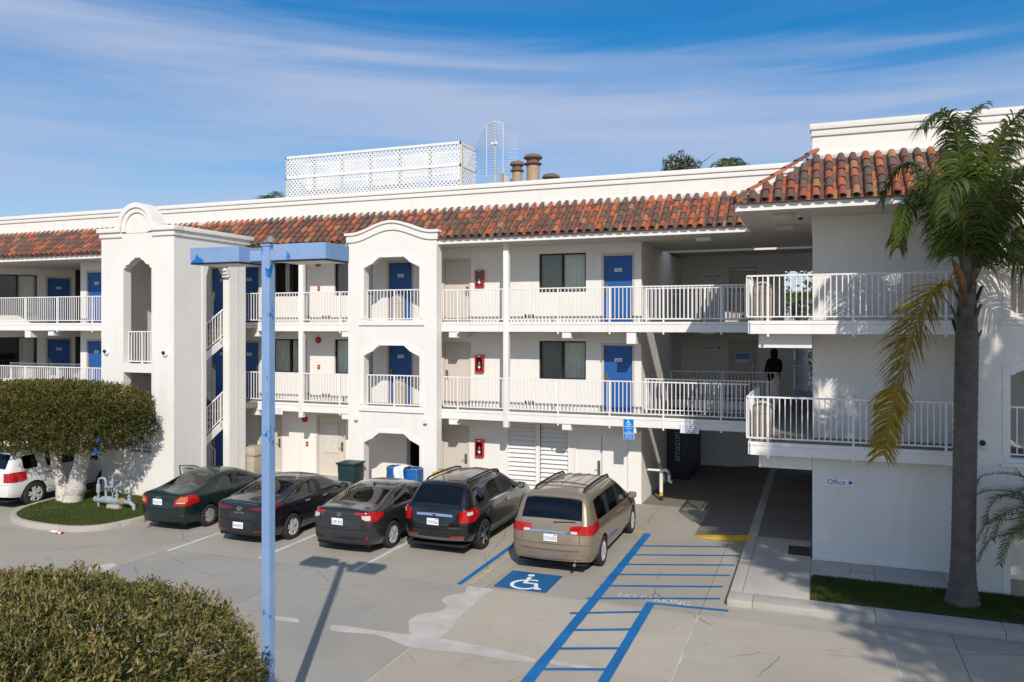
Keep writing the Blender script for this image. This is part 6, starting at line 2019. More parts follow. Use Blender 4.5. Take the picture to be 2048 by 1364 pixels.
for x, y, z, mt_, lab in ((-3.03, 23.4, 7.955, 'white_plastic', 'white ceiling light box under the main eave soffit'), (-.72, 19.4, 7.975, 'antenna_tan', 'cream ceiling panel light under the office eave'),
                     (-2.9, 23.2, 5.29, 'antenna_tan', 'cream light box under the third floor bridge'), (-.8, 19.45, 5.27, 'white_plastic', 'white light box under the third floor office balcony'), (-.75, 21.6, 7.975, 'antenna_tan', 'cream hanging panel under the passage soffit')):
    o = P_('ceiling_light', mt_, lambda b: b.box(x - .22, x + .22, y - .15, y + .15, z - .10, z - .001), None, bevel=.012)
    P_('light_lens', 'lamp_glass', lambda b: b.box(x - .19, x + .19, y - .12, y + .12, z - .112, z - .101), o)
    tag(o, lab, 'light', 'soffit lights')
# signs
def sign_text(par, rows, x, y, z, size, mat, lead=1.25, align='CENTER', sx=1.0):
    for i, r in enumerate(rows):
        s_ = r[1] if isinstance(r, tuple) else size
        tx = text_mb(r[0] if isinstance(r, tuple) else r, s_, align)
        tx.v = [(a * sx + x, y, c + z) for a, b, c in tx.v]
        tx.build('lettering', mat, par)
        z -= s_ * lead
AS = P_('parking_sign', 'sign_white', lambda b: b.box(-5.265, -4.945, 22.855, 22.868, 2.105, 2.705), None, bevel=.012)
tag(AS, 'blue accessible PARKING ONLY sign fixed to the walkway edge above the minivan', 'sign')
P_('sign_face', 'sign_blue', lambda b: (b.box(-5.253, -4.957, 22.850, 22.8545, 2.29, 2.693), b.box(-5.253, -4.957, 22.850, 22.8545, 2.117, 2.275)), AS, bevel=.004)
wc = MB(); wheelchair(wc, lambda u, v, k=0: (-5.115 + u * .17, 22.8485 - .0008 * k, 2.60 + v * .17)); wc.build('wheelchair_symbol', 'sign_white', AS)
sign_text(AS, [('PARKING', .058), ('ONLY', .055), ('VAN', .03), ('ACCESSIBLE', .034)], -5.105, 22.8475, 2.455, .05, 'sign_white', 1.05)
sign_text(AS, [('MINIMUM', .048), ('FINE $250', .048)], -5.105, 22.8475, 2.21, .05, 'sign_white', 1.25)
for (x0, z0, lab) in ((-3.62, 2.36, 'white Please Lock Your Car notice on the bridge edge over the drive-through'), (-17.74, 2.34, 'white Please Lock Your Car notice on the walkway edge behind the lamp post')):
    s_ = P_('lock_notice', 'sign_white', lambda b: b.box(x0, x0 + .52, 22.855, 22.866, z0, z0 + .25), None, bevel=.003)
    tag(s_, lab, 'sign', 'car lock notices')
    sign_text(s_, ['Please Lock Your Car', 'We are not Responsible', 'for Damage To Vehicles', 'Or Loss of Contents.'], x0 + .26, 22.8525, z0 + .188, .044, 'ink_blue', 1.28)
OS = P_('office_sign', 'sign_white', lambda b: b.box(.18, .80, 19.225, 19.247, 1.82, 2.0), None, bevel=.004)
tag(OS, 'white Office sign with blue arrow on the office wall', 'sign')
tx = text_mb('Office', .155); tx.v = [(a + .41, 19.222, c + 1.862) for a, b, c in tx.v]; tx.build('lettering', 'ink_blue', OS)
P_('arrow', 'ink_blue', lambda b: b.face([(.67, 19.222, 1.86), (.77, 19.222, 1.912), (.67, 19.222, 1.965)]), OS)

# ------------------------------------------------------------------ bins, carts, locker
pmat('bin_tan', (0.41, 0.35, 0.275), 0.6, var=.08, vscale=5, space='O', streak=.2)
pmat('bin_stone', (0.42, 0.36, 0.30), 0.8, var=.12, vscale=20, space='O')
pmat('bin_green', (0.012, 0.040, 0.040), 0.45, var=.1, space='O')
pmat('hamper_blue', (0.0, 0.125, 0.42), 0.75, var=.12, vscale=8, space='O', bump=.4, bscale=14, bdist=.02)
pmat('linen', (0.80, 0.80, 0.80), 0.9, var=.03, space='O', bump=.5, bscale=9, bdist=.03)
pmat('locker_navy', (0.006, 0.014, 0.034), 0.4, var=.05)
pmat('locker_blue', (0.0, 0.16, 0.30), 0.5)
pmat('grey_ink', (0.42, 0.42, 0.42), 0.6)
pmat('cart_yellow', (0.62, 0.36, 0.02), 0.5, var=.05)
def dome_bin(x, y, z, lab):
    t_ = thing('litter_bin', lab, 'bin', (x, y, z), group='dome-topped litter bins')
    b = MB(); b.lathe([(.215, 0), (.225, .02), (.225, .60), (.235, .61), (.235, .64)], 24, c=(0, 0, 0)); b.build('bin_body', 'bin_stone', t_, world=False, smooth=True)
    b = MB(); b.lathe([(.232, .645), (.232, .70), (.215, .78), (.165, .86), (.09, .905), (.001, .915)], 24, c=(0, 0, 0)); d_ = b.build('bin_dome', 'bin_stone', t_, world=False, smooth=True)
    b = MB(); b.box(-.10, .10, -.235, -.19, .70, .82); b.build('bin_flap', 'bin_tan', d_, world=False, bevel=.02)
dome_bin(-12.78, 22.98, F[2], 'beige dome-topped litter bin on the third floor behind the bay railing')
dome_bin(-12.72, 22.98, F[1], 'beige dome-topped litter bin on the second floor behind the bay railing')
dome_bin(-1.18, 19.35, F[2], 'beige dome-topped litter bin at the corner of the third floor office balcony')
dome_bin(-1.18, 19.35, F[1], 'beige dome-topped litter bin at the corner of the second floor office balcony')
t_ = thing('litter_bin', 'tan hooded square litter bin standing by the stair tower column', 'bin', (-18.30, 22.62, .14))
b = MB(); b.prism([(-.26, 0), (.26, 0), (.31, .80), (-.31, .80)], 'y', -.27, .27); b.build('bin_body', 'bin_tan', t_, world=False, bevel=.03, smooth=True)
b = MB(); b.prism([(-.35, .80), (.35, .80), (.35, .90), (.27, 1.10), (-.27, 1.10), (-.35, .90)], 'y', -.31, .31); b.build('bin_hood', 'bin_tan', t_, world=False, bevel=.03, smooth=True)
t_ = thing('wheelie_bin', 'dark green wheeled rubbish bin beside the arched bay pier', 'bin', (-13.92, 21.95, 0))
b = MB(); b.prism([(-.24, .06), (.24, .06), (.31, 1.0), (-.31, 1.0)], 'y', -.30, .30); b.build('bin_body', 'bin_green', t_, world=False, bevel=.03, smooth=True)
b = MB(); b.box(-.35, .35, -.34, .34, 1.0, 1.06); b.build('bin_lid', 'bin_green', t_, world=False, bevel=.025, smooth=True)
for s in (-1, 1):
    b = MB(); b.lathe([(.09, -.03), (.10, -.02), (.10, .02), (.09, .03)], 16, axis='x', c=(s * .27, .26, .10)); b.build('wheel', 'black_plastic', t_, world=False, smooth=True)
t_ = thing('laundry_cart', 'housekeeping cart with two blue hamper bags and a white sheet over it', 'cart', (-12.0, 22.02, 0))
for s, zt in ((-1, 1.0), (1, .98)):
    b = MB(); n = 20; vs = []; fs = []
    for j, (z, q) in enumerate(((.22, .80), (.4, .92), (.62, 1.0), (.82, .97), (zt, 1.04))):
        for k in range(n):
            a = 2 * math.pi * k / n
            ra = .27 * q * (1 + .05 * math.sin(a * 5 + j)) / max(abs(math.cos(a)), abs(math.sin(a))) ** .55
            vs.append((s * .29 + ra * math.cos(a), ra * math.sin(a) * .95, z + (.02 * math.sin(a * 4 + s) if j == 4 else 0)))
    for j in range(4):
        for k in range(n): fs.append((j * n + k, j * n + (k + 1) % n, (j + 1) * n + (k + 1) % n, (j + 1) * n + k))
    fs.append(tuple(range(n))[::-1])
    b.quads(fs, vs); b.build('hamper_bag', 'hamper_blue', t_, world=False, smooth=True, angle=60)
    b = MB(); b.tube([(s * .29 + .27 * math.cos(a) / max(abs(math.cos(a)), abs(math.sin(a))) ** .55, .26 * math.sin(a) / max(abs(math.cos(a)), abs(math.sin(a))) ** .55, zt) for a in [k * math.pi / 10 for k in range(20)]], .016, 6, closed=True); b.build('cart_rim', 'galv', t_, world=False, smooth=True)
    for sy in (-1, 1):
        b = MB(); b.tube([(s * .52, sy * .22, .08), (s * .52, sy * .22, zt)], .014, 6); b.tube([(s * .06, sy * .22, .08), (s * .06, sy * .22, zt)], .014, 6); b.build('cart_leg', 'galv', t_, world=False)
b = MB(); vs = []; n = 10
for j in range(12):
    for k in range(n):
        u_ = k / (n - 1)
        yy = -.30 - .015 * math.sin(u_ * 9) - .01 * j / 11
        zz = 1.03 - .62 * (j - 3) / 8 if j > 3 else 1.03 + .01 * math.sin(u_ * 7)
        if j <= 3: yy = .25 - j * .18
        vs.append((-.22 + .34 * u_ + .02 * math.sin(j), yy, zz))
b.quads([(j * n + k, j * n + k + 1, (j + 1) * n + k + 1, (j + 1) * n + k) for j in range(11) for k in range(n - 1)], vs)
b.build('sheet', 'linen', t_, world=False, smooth=True, angle=80)
t_ = thing('supply_cart', 'yellow housekeeping cart partly hidden behind the black SUV', 'cart', (-10.62, 21.95, 0))
b = MB(); b.box(-.28, .28, -.22, .22, .18, .92); b.build('cart_body', 'cart_yellow', t_, world=False, bevel=.02, smooth=True)
b = MB(); b.box(-.30, .30, -.24, .24, .921, .945); b.build('cart_top', 'cart_yellow', t_, world=False, bevel=.008)
b = MB(); b.box(-.29, .29, .235, .25, .60, 1.0); b.build('cart_rim', 'galv', t_, world=False, bevel=.005)
for s in (-1, 1):
    b = MB(); b.lathe([(.07, -.02), (.075, 0), (.07, .02)], 12, axis='x', c=(s * .22, 0, .08)); b.build('wheel', 'black_plastic', t_, world=False, smooth=True)
LK = thing('parcel_locker', 'dark navy parcel locker with vertical grey lettering in the drive-through', 'locker', (-4.5, 29.5, 0))
P_('cabinet', 'locker_navy', lambda b: b.box(-4.945, -4.17, 28.3, 31.2, 0.0, 2.4), LK, bevel=.01)
for j in range(5):
    for i in range(6):
        P_('locker_door', 'locker_navy', lambda b: b.box(-4.172, -4.158, 28.36 + i * .47, 28.36 + i * .47 + .445, .12 + j * .45, .12 + j * .45 + .425), LK, bevel=.004)
tx = text_mb('amazon hub', .34, 'LEFT'); tx.v = [(-4.50 - c, 28.294, .62 + a) for a, b, c in tx.v]; tx.build('lettering', 'grey_ink', LK)
P_('smile_mark', 'locker_blue', lambda b: b.tube([(-4.40 + .14 * math.sin(math.pi * k / 10), 28.29, .80 + .09 * k) for k in range(11)], .022, 6), LK)
# fire standpipe by the drive-through
SPP = thing('standpipe', 'white fire standpipe with brass outlets and a yellow and black foot', 'standpipe', (-4.5, 24.7, 0))
b = MB(); b.lathe([(.055, .22), (.055, .85), (.06, .86)], 16); b.build('pipe', 'trim', SPP, world=False, smooth=True)
b = MB(); b.lathe([(.058, .14), (.058, .26)], 16); b.build('yellow_band', 'paint_yellow', SPP, world=False, smooth=True)
b = MB(); b.lathe([(.06, 0), (.06, .14)], 16); b.build('black_band', 'black_plastic', SPP, world=False, smooth=True)
b = MB(); b.tube([(0, 0, .84), (.04, 0, .93), (.16, .02, .95), (.24, .02, .86), (.25, .02, .62), (.33, .0, .58)], .045, 10); b.build('outlet', 'trim', SPP, world=False, smooth=True)
b = MB(); b.tube([(-.42, 0, .93), (0, 0, .93)], .04, 10); b.build('branch', 'trim', SPP, world=False, smooth=True)
b = MB(); b.lathe([(.07, 0), (.075, .05), (.05, .06)], 14, axis='x', c=(.22, .02, .86)); b.build('cap', 'brass_lock', SPP, world=False, smooth=True)

# ------------------------------------------------------------------ backflow pipework on the island
pmat('pipe_grey', (0.30, 0.345, 0.38), 0.6, var=.12, vscale=9, streak=.1)
pmat('pipe_rust', (0.30, 0.20, 0.15), 0.8, var=.2, vscale=12)
BF = thing('backflow_pipes', 'grey painted backflow pipework with two valve handles on the grass island', 'pipes', (-19.1, 17.45, .12))
Yp = 17.45
P_('main_pipe', 'pipe_grey', lambda b: b.tube([(-19.78, Yp, .30), (-19.3, Yp, .33), (-18.72, Yp, .33), (-18.42, Yp, .33), (-18.28, Yp, .24), (-18.26, Yp, .05)], .055, 12), BF, smooth=True)
P_('riser', 'pipe_grey', lambda b: b.tube([(-19.63, Yp, .10), (-19.63, Yp, .86), (-19.60, Yp, .93), (-19.52, Yp, .96), (-19.42, Yp, .96), (-19.36, Yp, .92), (-19.34, Yp, .85), (-19.34, Yp, .30)], .034, 10), BF, smooth=True)
P_('riser_sleeve', 'pipe_grey', lambda b: b.lathe([(.045, .52), (.06, .54), (.06, .76), (.045, .78)], 14, c=(-19.63, Yp, 0)), BF, smooth=True)
for x, r_ in ((-19.72, .085), (-19.44, .10), (-19.12, .10), (-18.96, .095)):
    P_('flange', 'pipe_grey', lambda b: b.lathe([(r_ * .6, -.05), (r_, -.03), (r_, .03), (r_ * .6, .05)], 14, axis='x', c=(x, Yp, .33)), BF, smooth=True)
P_('check_valve', 'pipe_grey', lambda b: b.lathe([(.06, -.2), (.105, -.12), (.115, 0), (.105, .12), (.06, .2)], 16, axis='x', c=(-19.25, Yp, .34)), BF, smooth=True)
P_('check_valve', 'pipe_rust', lambda b: b.lathe([(.06, -.11), (.10, -.07), (.11, 0), (.10, .07), (.06, .11)], 16, axis='x', c=(-18.72, Yp, .33)), BF, smooth=True)
for x in (-18.93, -18.45):
    P_('valve_bonnet', 'pipe_grey', lambda b: (b.lathe([(.05, .33), (.055, .45), (.03, .47), (.06, .49), (.06, .52), (.02, .54), (.022, .60), (.045, .61), (.03, .63), (.008, .68)], 14, c=(x, Yp, 0))), BF, smooth=True)
P_('hand_wheel', 'pipe_grey', lambda b: (b.lathe([(.001, .69), (.10, .70), (.22, .73), (.235, .745), (.22, .75), (.09, .72), (.001, .715)], 20, c=(-19.08, Yp, 0)), b.prism([(-19.13, .75), (-19.06, .74), (-19.055, .95), (-19.09, .985), (-19.125, .95)], 'y', Yp - .012, Yp + .012), b.tube([(-19.08, Yp, .33), (-19.08, Yp, .71)], .02, 8)), BF, smooth=True)
P_('pier_block', 'concrete_kerb', lambda b: b.box(-19.2, -18.75, Yp - .12, Yp + .12, .06, .235), BF, bevel=.02, smooth=True)

# litter
o = MB(); vs = []; n = 7
for j in range(5):
    for i in range(n): vs.append((-18.75 + i * .045 + random.uniform(-.008, .008), 15.10 + j * .035, .012 + random.uniform(0, .03)))
o.quads([(j * n + i, j * n + i + 1, (j + 1) * n + i + 1, (j + 1) * n + i) for j in range(4) for i in range(n - 1)], vs)
tag(o.build('paper_scrap', 'linen', smooth=True, angle=20), 'crumpled white paper scrap lying by the island kerb', 'litter')
o = MB(); o.box(-.07, .07, -.045, .045, 0, .05); q = o.build('carton', 'ext_red', None, loc=(-18.34, 15.12, .006), rot=(0, 0, .4), bevel=.006); tag(q, 'small crushed red and white carton by the island kerb', 'litter')
o = MB(); o.box(-.03, .03, -.047, .047, .012, .052); o.build('carton_label', 'linen', q, world=False)
o = MB(); o.lathe([(.028, 0), (.033, .008), (.033, .112), (.026, .122)], 14); q = o.build('drink_can', 'sign_blue', None, loc=(-18.55, 18.75, .15), smooth=True); tag(q, 'blue drink can standing at the foot of the stair tower', 'can')

# ------------------------------------------------------------------ roof plant
LT = thing('lattice_screen', 'white lattice screen around roof equipment', 'screen', (-16, 26, 9.3))
pmat('lattice_white', (0.80, 0.79, 0.77), 0.7, var=.05)
def lattice(mb, o, ux, L, z0, z1, pitch=.165, w=.048, t=.008):
    """crossed diagonal strips inside the rectangle L x (z1 - z0); o origin, ux horizontal unit"""
    Hh = z1 - z0
    nrm = Vector((-ux.y, ux.x, 0))
    for sgn, off in ((1, 0.0), (-1, t * 1.3)):
        k = -int(Hh / pitch) - 1
        while k * pitch < L + Hh:
            a = k * pitch
            # line x = a + sgn * (z - z0)  (45 degrees), clipped to the rectangle
            pts = []
            lo, hi = 0.0, Hh
            if sgn > 0: lo, hi = max(0, -a), min(Hh, L - a)
            else: lo, hi = max(0, a - L), min(Hh, a)
            if hi - lo > .03:
                x_lo, x_hi = a + sgn * lo, a + sgn * hi
                d = Vector((x_hi - x_lo, hi - lo)).normalized(); pn = Vector((-d.y, d.x)) * w / 2
                q = [(x_lo - pn.x, lo - pn.y), (x_hi - pn.x, hi - pn.y), (x_hi + pn.x, hi + pn.y), (x_lo + pn.x, lo + pn.y)]
                fr_ = [o + ux * u_ + nrm * off + Vector((0, 0, z0 + v_)) for u_, v_ in q]
                bk_ = [p + nrm * t for p in fr_]
                mb.quads([(0, 1, 2, 3), (7, 6, 5, 4), (0, 4, 5, 1), (1, 5, 6, 2), (2, 6, 7, 3), (3, 7, 4, 0)], fr_ + bk_)
            k += 1
XA, XB, YA, YB2 = -19.42, -11.93, 26.0, 27.35
zz = [9.35, 10.35, 11.19, 11.98]
for o_, u_, L_ in ((Vector((XA, YA, 0)), Vector((1, 0, 0)), XB - XA), (Vector((XB, YA, 0)), Vector((0, 1, 0)), YB2 - YA), (Vector((XB, YB2, 0)), Vector((-1, 0, 0)), XB - XA), (Vector((XA, YB2, 0)), Vector((0, -1, 0)), YB2 - YA)):
    for a_, b_ in zip(zz[:-1], zz[1:]):
        mb = MB(); lattice(mb, o_, u_, L_, a_ + .02, b_ - .02); tag(mb.build('lattice_panel', 'lattice_white', LT), kind='stuff')
    mb = MB()
    for z in zz[1:]:
        p, q = o_, o_ + u_ * L_
        x0_, x1_ = sorted((p.x, q.x)); y0_, y1_ = sorted((p.y, q.y))
        mb.box(x0_ - .02, x1_ + .02, y0_ - .025, y1_ + .025, z - .045, z + .045)
    mb.build('lattice_rail', 'lattice_white', LT)
for x in [XA + (XB - XA) * i / 6 for i in range(7)]:
    P_('post', 'antenna_tan', lambda b: b.box(x - .05, x + .05, YA + .05, YA + .14, 9.3, 11.95), LT)
t_ = thing('roof_unit', 'large grey air-handling unit standing inside the lattice screen', 'air unit', (-16, 26.7, 9.3))
P_('casing', 'galv', lambda b: b.box(-18.4, -15.2, 26.5, 27.1, 9.3, 10.55), t_, bevel=.03); P_('casing', 'galv', lambda b: b.box(-14.6, -12.6, 26.5, 27.1, 9.3, 10.4), t_, bevel=.03)
def mushroom(x, y, r_, zt, lab):
    t_ = thing('roof_vent', lab, 'vent', (x, y, 9.3), group='round roof vents')
    P_('stack', 'vent_tan', lambda b: b.lathe([(r_, 9.3), (r_, zt - .38)], 24, c=(x, y, 0)), t_, smooth=True)
    P_('collar', 'vent_rust', lambda b: b.lathe([(r_ * 1.02, zt - .46), (r_ * 1.42, zt - .40), (r_ * 1.42, zt - .385), (r_ * 1.0, zt - .33), (r_ * .98, zt - .16)], 24, c=(x, y, 0)), t_, smooth=True)
    P_('cap', 'vent_rust', lambda b: b.lathe([(r_ * 1.0, zt - .20), (r_ * 1.46, zt - .17), (r_ * 1.50, zt - .14), (r_ * 1.25, zt - .05), (r_ * .7, zt), (.001, zt + .005)], 24, c=(x, y, 0)), t_, smooth=True)
mushroom(-11.25, 30, .20, 12.03, 'shorter rusty mushroom roof vent with tan stack beside the aerial')
mushroom(-10.68, 30.3, .26, 12.32, 'tallest rusty mushroom roof vent with tan stack')
mushroom(-9.82, 30, .24, 11.42, 'low rusty mushroom roof vent just showing over the parapet')
AN = thing('roof_aerial', 'large rooftop television aerial with tan mast and curved reflector rods', 'aerial', (-12.21, 30, 9.3))
P_('mast', 'antenna_tan', lambda b: b.tube([(-12.21, 30, 9.3), (-12.21, 30, 13.80)], .028, 8), AN, smooth=True)
for i in range(19):
    z = 11.62 + i * .112
    hw = .95 * math.sqrt(max(.05, 1 - ((i - 8.0) / 11.5) ** 2))
    P_('rod', 'galv', lambda b: b.tube([(-12.21 + hw * u_, 30 + .28 * u_ * u_ - .05, z + (.05 * u_ * u_ * (1 if i > 8 else -1)) * (-1)) for u_ in (-1, -.6, -.2, .2, .6, 1)], .007, 4), AN)
for s in (-1, 1):
    P_('boom', 'white_plastic', lambda b: b.tube([(-12.21 + s * .36, 29.98, 11.5), (-12.21 + s * .36, 29.98, 13.58)], .012, 5), AN)
    P_('element', 'white_plastic', lambda b: b.box(-12.21 + s * .03, -12.21 + s * .14, 29.9, 29.94, 12.78, 12.86), AN)
P_('top_bow', 'white_plastic', lambda b: b.tube([(-12.57, 29.98, 13.58), (-12.4, 29.98, 13.68), (-12.21, 29.98, 13.72), (-12.0, 29.98, 13.68), (-11.85, 29.98, 13.58)], .012, 5), AN)
t_ = thing('roof_duct', 'bent metal duct with white elbow lying on the roof by the lattice screen', 'duct', (-12.3, 28.5, 9.3))
P_('duct', 'galv', lambda b: b.tube([(-11.9, 28.6, 10.45), (-11.55, 28.6, 10.40), (-11.1, 28.6, 10.15)], .12, 12), t_, smooth=True)
P_('elbow', 'white_plastic', lambda b: b.tube([(-12.35, 28.6, 9.3), (-12.35, 28.6, 10.35), (-12.25, 28.6, 10.48), (-11.9, 28.6, 10.47)], .135, 12), t_, smooth=True)
t_ = thing('roof_screen', 'small wooden screen with lattice side beside the rusty roof vents', 'screen', (-11.8, 30.5, 9.3))
P_('board', 'vent_tan', lambda b: b.box(-12.3, -11.75, 29.2, 29.26, 9.3, 10.75), t_); P_('post', 'vent_tan', lambda b: b.box(-11.74, -11.60, 29.3, 29.42, 9.3, 11.45), t_)
mb = MB(); lattice(mb, Vector((-11.62, 29.42, 0)), Vector((0, 1, 0)), 1.1, 10.2, 11.40); tag(mb.build('lattice_panel', 'lattice_white', t_), kind='stuff')
t_ = thing('roof_hood_vent', 'small grey triangular hood vent set in the roof tiles', 'vent', (-17.6, 22.75, 8.3))
P_('hood', 'galv', lambda b: b.quads([(0, 1, 2), (0, 2, 3), (1, 4, 2), (4, 3, 2)], [(-17.85, 22.55, 8.27), (-17.60, 22.50, 8.27), (-17.6, 22.62, 8.50), (-17.6, 23.1, 8.58), (-17.35, 22.55, 8.27)]), t_)

# ------------------------------------------------------------------ person on the second floor walkway
pmat('skin', (0.36, 0.22, 0.15), 0.6, space='O'); pmat('coat_black', (0.006, 0.006, 0.007), 0.9, space='O', var=.2); pmat('jeans_dark', (0.010, 0.011, 0.016), 0.9, space='O'); pmat('hair_dark', (0.008, 0.006, 0.005), 0.7, space='O')
def loft(mb, rings, n=14):
    """rings = [(cx, cy, z, rx, ry)]"""
    vs = []
    for (cx, cy, z, rx, ry) in rings:
        for k in range(n):
            a = 2 * math.pi * k / n; vs.append((cx + rx * math.cos(a), cy + ry * math.sin(a), z))
    fs = [(j * n + k, j * n + (k + 1) % n, (j + 1) * n + (k + 1) % n, (j + 1) * n + k) for j in range(len(rings) - 1) for k in range(n)]
    fs += [tuple(range(n))[::-1], tuple((len(rings) - 1) * n + k for k in range(n))]
    mb.quads(fs, vs); return mb
PS = thing('person', 'person in a black hooded coat standing on the second floor walkway', 'person', (-1.42, 29.7, F[1] + .005), rz=R(150))
me = bpy.data.meshes.new('skeleton')
J = [(0, 0, .95), (0, -.01, 1.15), (0, -.02, 1.38), (0, -.03, 1.50), (0, .0, 1.62), (0, .015, 1.74),
     (.17, -.02, 1.40), (.22, .02, 1.14), (.20, .14, .93), (-.17, -.02, 1.40), (-.22, .02, 1.14), (-.20, .14, .93),
     (.09, 0, .90), (.10, .02, .50), (.10, -.02, .09), (.10, .13, .04), (-.09, 0, .90), (-.10, .0, .50), (-.10, -.04, .09), (-.10, .11, .04)]
E_ = [(0, 1), (1, 2), (2, 3), (3, 4), (4, 5), (2, 6), (6, 7), (7, 8), (2, 9), (9, 10), (10, 11), (0, 12), (12, 13), (13, 14), (14, 15), (0, 16), (16, 17), (17, 18), (18, 19)]
rad = [.14, .13, .14, .055, .095, .075, .065, .05, .032, .065, .05, .032, .085, .06, .042, .035, .085, .06, .042, .035]
me.from_pydata(J, E_, [])
so = bpy.data.objects.new('skeleton', me); COL.objects.link(so)
so.modifiers.new('k', 'SKIN'); so.modifiers.new('s', 'SUBSURF').levels = 2
for i, sv in enumerate(me.skin_vertices[0].data): sv.radius = (rad[i], rad[i]); sv.use_root = (i == 0)
ev = so.evaluated_get(bpy.context.evaluated_depsgraph_get()); m2 = bpy.data.meshes.new_from_object(ev); m2.name = 'body'
m2.materials.clear(); m2.materials.append(M['skin']); m2.polygons.foreach_set('use_smooth', [True] * len(m2.polygons))
bpy.data.objects.remove(so)
inst('body', m2, PS, world=False)
b = loft(MB(), [(0, 0, .80, .23, .19), (0, 0, .95, .225, .185), (0, -.01, 1.15, .21, .17), (0, -.02, 1.34, .235, .165), (0, -.02, 1.44, .19, .14), (0, -.02, 1.52, .09, .09)])
for s in (-1, 1): b.tube([(s * .15, -.02, 1.42), (s * .21, -.02, 1.36), (s * .26, .01, 1.14), (s * .235, .12, .95)], [.09, .092, .080, .062], 10)
b.build('coat', 'coat_black', PS, world=False, smooth=True, angle=60)
b = MB(); b.lathe([(.10, 1.49), (.125, 1.56), (.135, 1.66), (.125, 1.76), (.08, 1.83), (.002, 1.85)], 16, c=(0, -.02, 0)); b.build('hood', 'coat_black', PS, world=False, smooth=True)
b = MB()
for s in (-1, 1): loft(b, [(s * .10, -.01, .07, .075, .08), (s * .10, .01, .48, .09, .095), (s * .095, 0, .84, .115, .13)], 12)
b.build('trousers', 'jeans_dark', PS, world=False, smooth=True)
b = MB()
for s in (-1, 1): b.box(s * .10 - .05, s * .10 + .05, -.09, .18, 0, .09)
b.build('shoes', 'black_plastic', PS, world=False, bevel=.025, smooth=True)
for s in (-1, 1):
    b = MB(); hx = s * .205
    loft(b, [(hx, .15, .83, .035, .02), (hx, .145, .88, .045, .022), (hx, .14, .93, .032, .025)], 10)
    for i, (dx, ln) in enumerate(((-.032, .062), (-.011, .075), (.011, .07), (.03, .055))): b.tube([(hx + dx, .152, .84), (hx + dx, .165, .84 - ln * .55), (hx + dx, .155, .84 - ln)], [.010, .009, .007], 6)
    b.tube([(hx - s * .038, .15, .90), (hx - s * .055, .17, .865), (hx - s * .05, .175, .835)], [.012, .010, .008], 6)
    b.build('hand', 'skin', PS, world=False, smooth=True)

# ------------------------------------------------------------------ foliage
def leaf_mat(name, cols, trans=.3, rough=.5):
    m, nt, bs = _nt(name)
    g_ = nt.nodes.new('ShaderNodeNewGeometry')
    ra = nt.nodes.new('ShaderNodeValToRGB')
    el = ra.color_ramp.elements
    n = len(cols)
    el[0].position = 0; el[0].color = (*cols[0], 1)
    el[1].position = 1; el[1].color = (*cols[-1], 1)
    for i, c_ in enumerate(cols[1:-1]): e = el.new((i + 1) / (n - 1)); e.color = (*c_, 1)
    nt.links.new(g_.outputs['Random Per Island'], ra.inputs['Fac'])
    v_ = _vec(nt, 'W')
    c_ = _mix(nt, _range(nt, _noise(nt, v_, 1.3, 4), .35, .65, 0, .5), ra.outputs['Color'], cols[0])
    nt.links.new(c_, bs.inputs['Base Color'])
    bs.inputs['Roughness'].default_value = rough
    bs.inputs['Specular IOR Level'].default_value = .4
    out = nt.nodes['Material Output']
    tl = nt.nodes.new('ShaderNodeBsdfTranslucent'); nt.links.new(c_, tl.inputs['Color'])
    mx = nt.nodes.new('ShaderNodeMixShader'); mx.inputs['Fac'].default_value = trans
    nt.links.new(bs.outputs[0], mx.inputs[1]); nt.links.new(tl.outputs[0], mx.inputs[2]); nt.links.new(mx.outputs[0], out.inputs['Surface'])
leaf_mat('leaf_tree', [(0.055, 0.075, 0.012), (0.10, 0.115, 0.018), (0.16, 0.135, 0.022), (0.07, 0.085, 0.016), (0.21, 0.155, 0.03)])
leaf_mat('leaf_tree_new', [(0.20, 0.15, 0.03), (0.26, 0.17, 0.045), (0.15, 0.14, 0.025)])
leaf_mat('leaf_bush', [(0.052, 0.074, 0.014), (0.111, 0.130, 0.024), (0.195, 0.186, 0.039), (0.078, 0.099, 0.018), (0.248, 0.198, 0.056), (0.312, 0.248, 0.112)])
leaf_mat('leaf_bush_new', [(0.248, 0.205, 0.050), (0.339, 0.236, 0.095), (0.195, 0.192, 0.033), (0.391, 0.261, 0.145)])
leaf_mat('palm_green', [(0.055, 0.085, 0.018), (0.09, 0.125, 0.025), (0.14, 0.165, 0.04)], rough=.35)
leaf_mat('palm_lime', [(0.09, 0.13, 0.012), (0.15, 0.19, 0.02), (0.07, 0.10, 0.015)], rough=.35)
leaf_mat('palm_yellow', [(0.345, 0.230, 0.014), (0.184, 0.178, 0.016), (0.483, 0.287, 0.023), (0.115, 0.127, 0.014), (0.414, 0.230, 0.029)], rough=.35)
leaf_mat('grass_blade', [(0.05, 0.095, 0.012), (0.08, 0.13, 0.018), (0.13, 0.15, 0.03), (0.06, 0.10, 0.012)], rough=.7)
leaf_mat('dry_sheath', [(0.16, 0.075, 0.03), (0.22, 0.12, 0.05)], trans=.1, rough=.8)
pmat('soil', (0.10, 0.085, 0.035), 0.95, var=.35, vscale=3.5, bump=.4, bscale=25)
pmat('bark_white', (0.62, 0.575, 0.51), 0.9, var=.14, vscale=7, bump=.9, bscale=11, bdist=.05, worn=(0.36, 0.29, 0.23), wornamt=.35, wscale=6)
pmat('bark_palm', (0.115, 0.10, 0.088), 0.9, var=.22, vscale=5, bump=.8, bscale=18, bdist=.03)
pmat('bark_brown', (0.10, 0.07, 0.05), 0.95, var=.3, vscale=9, bump=.6)

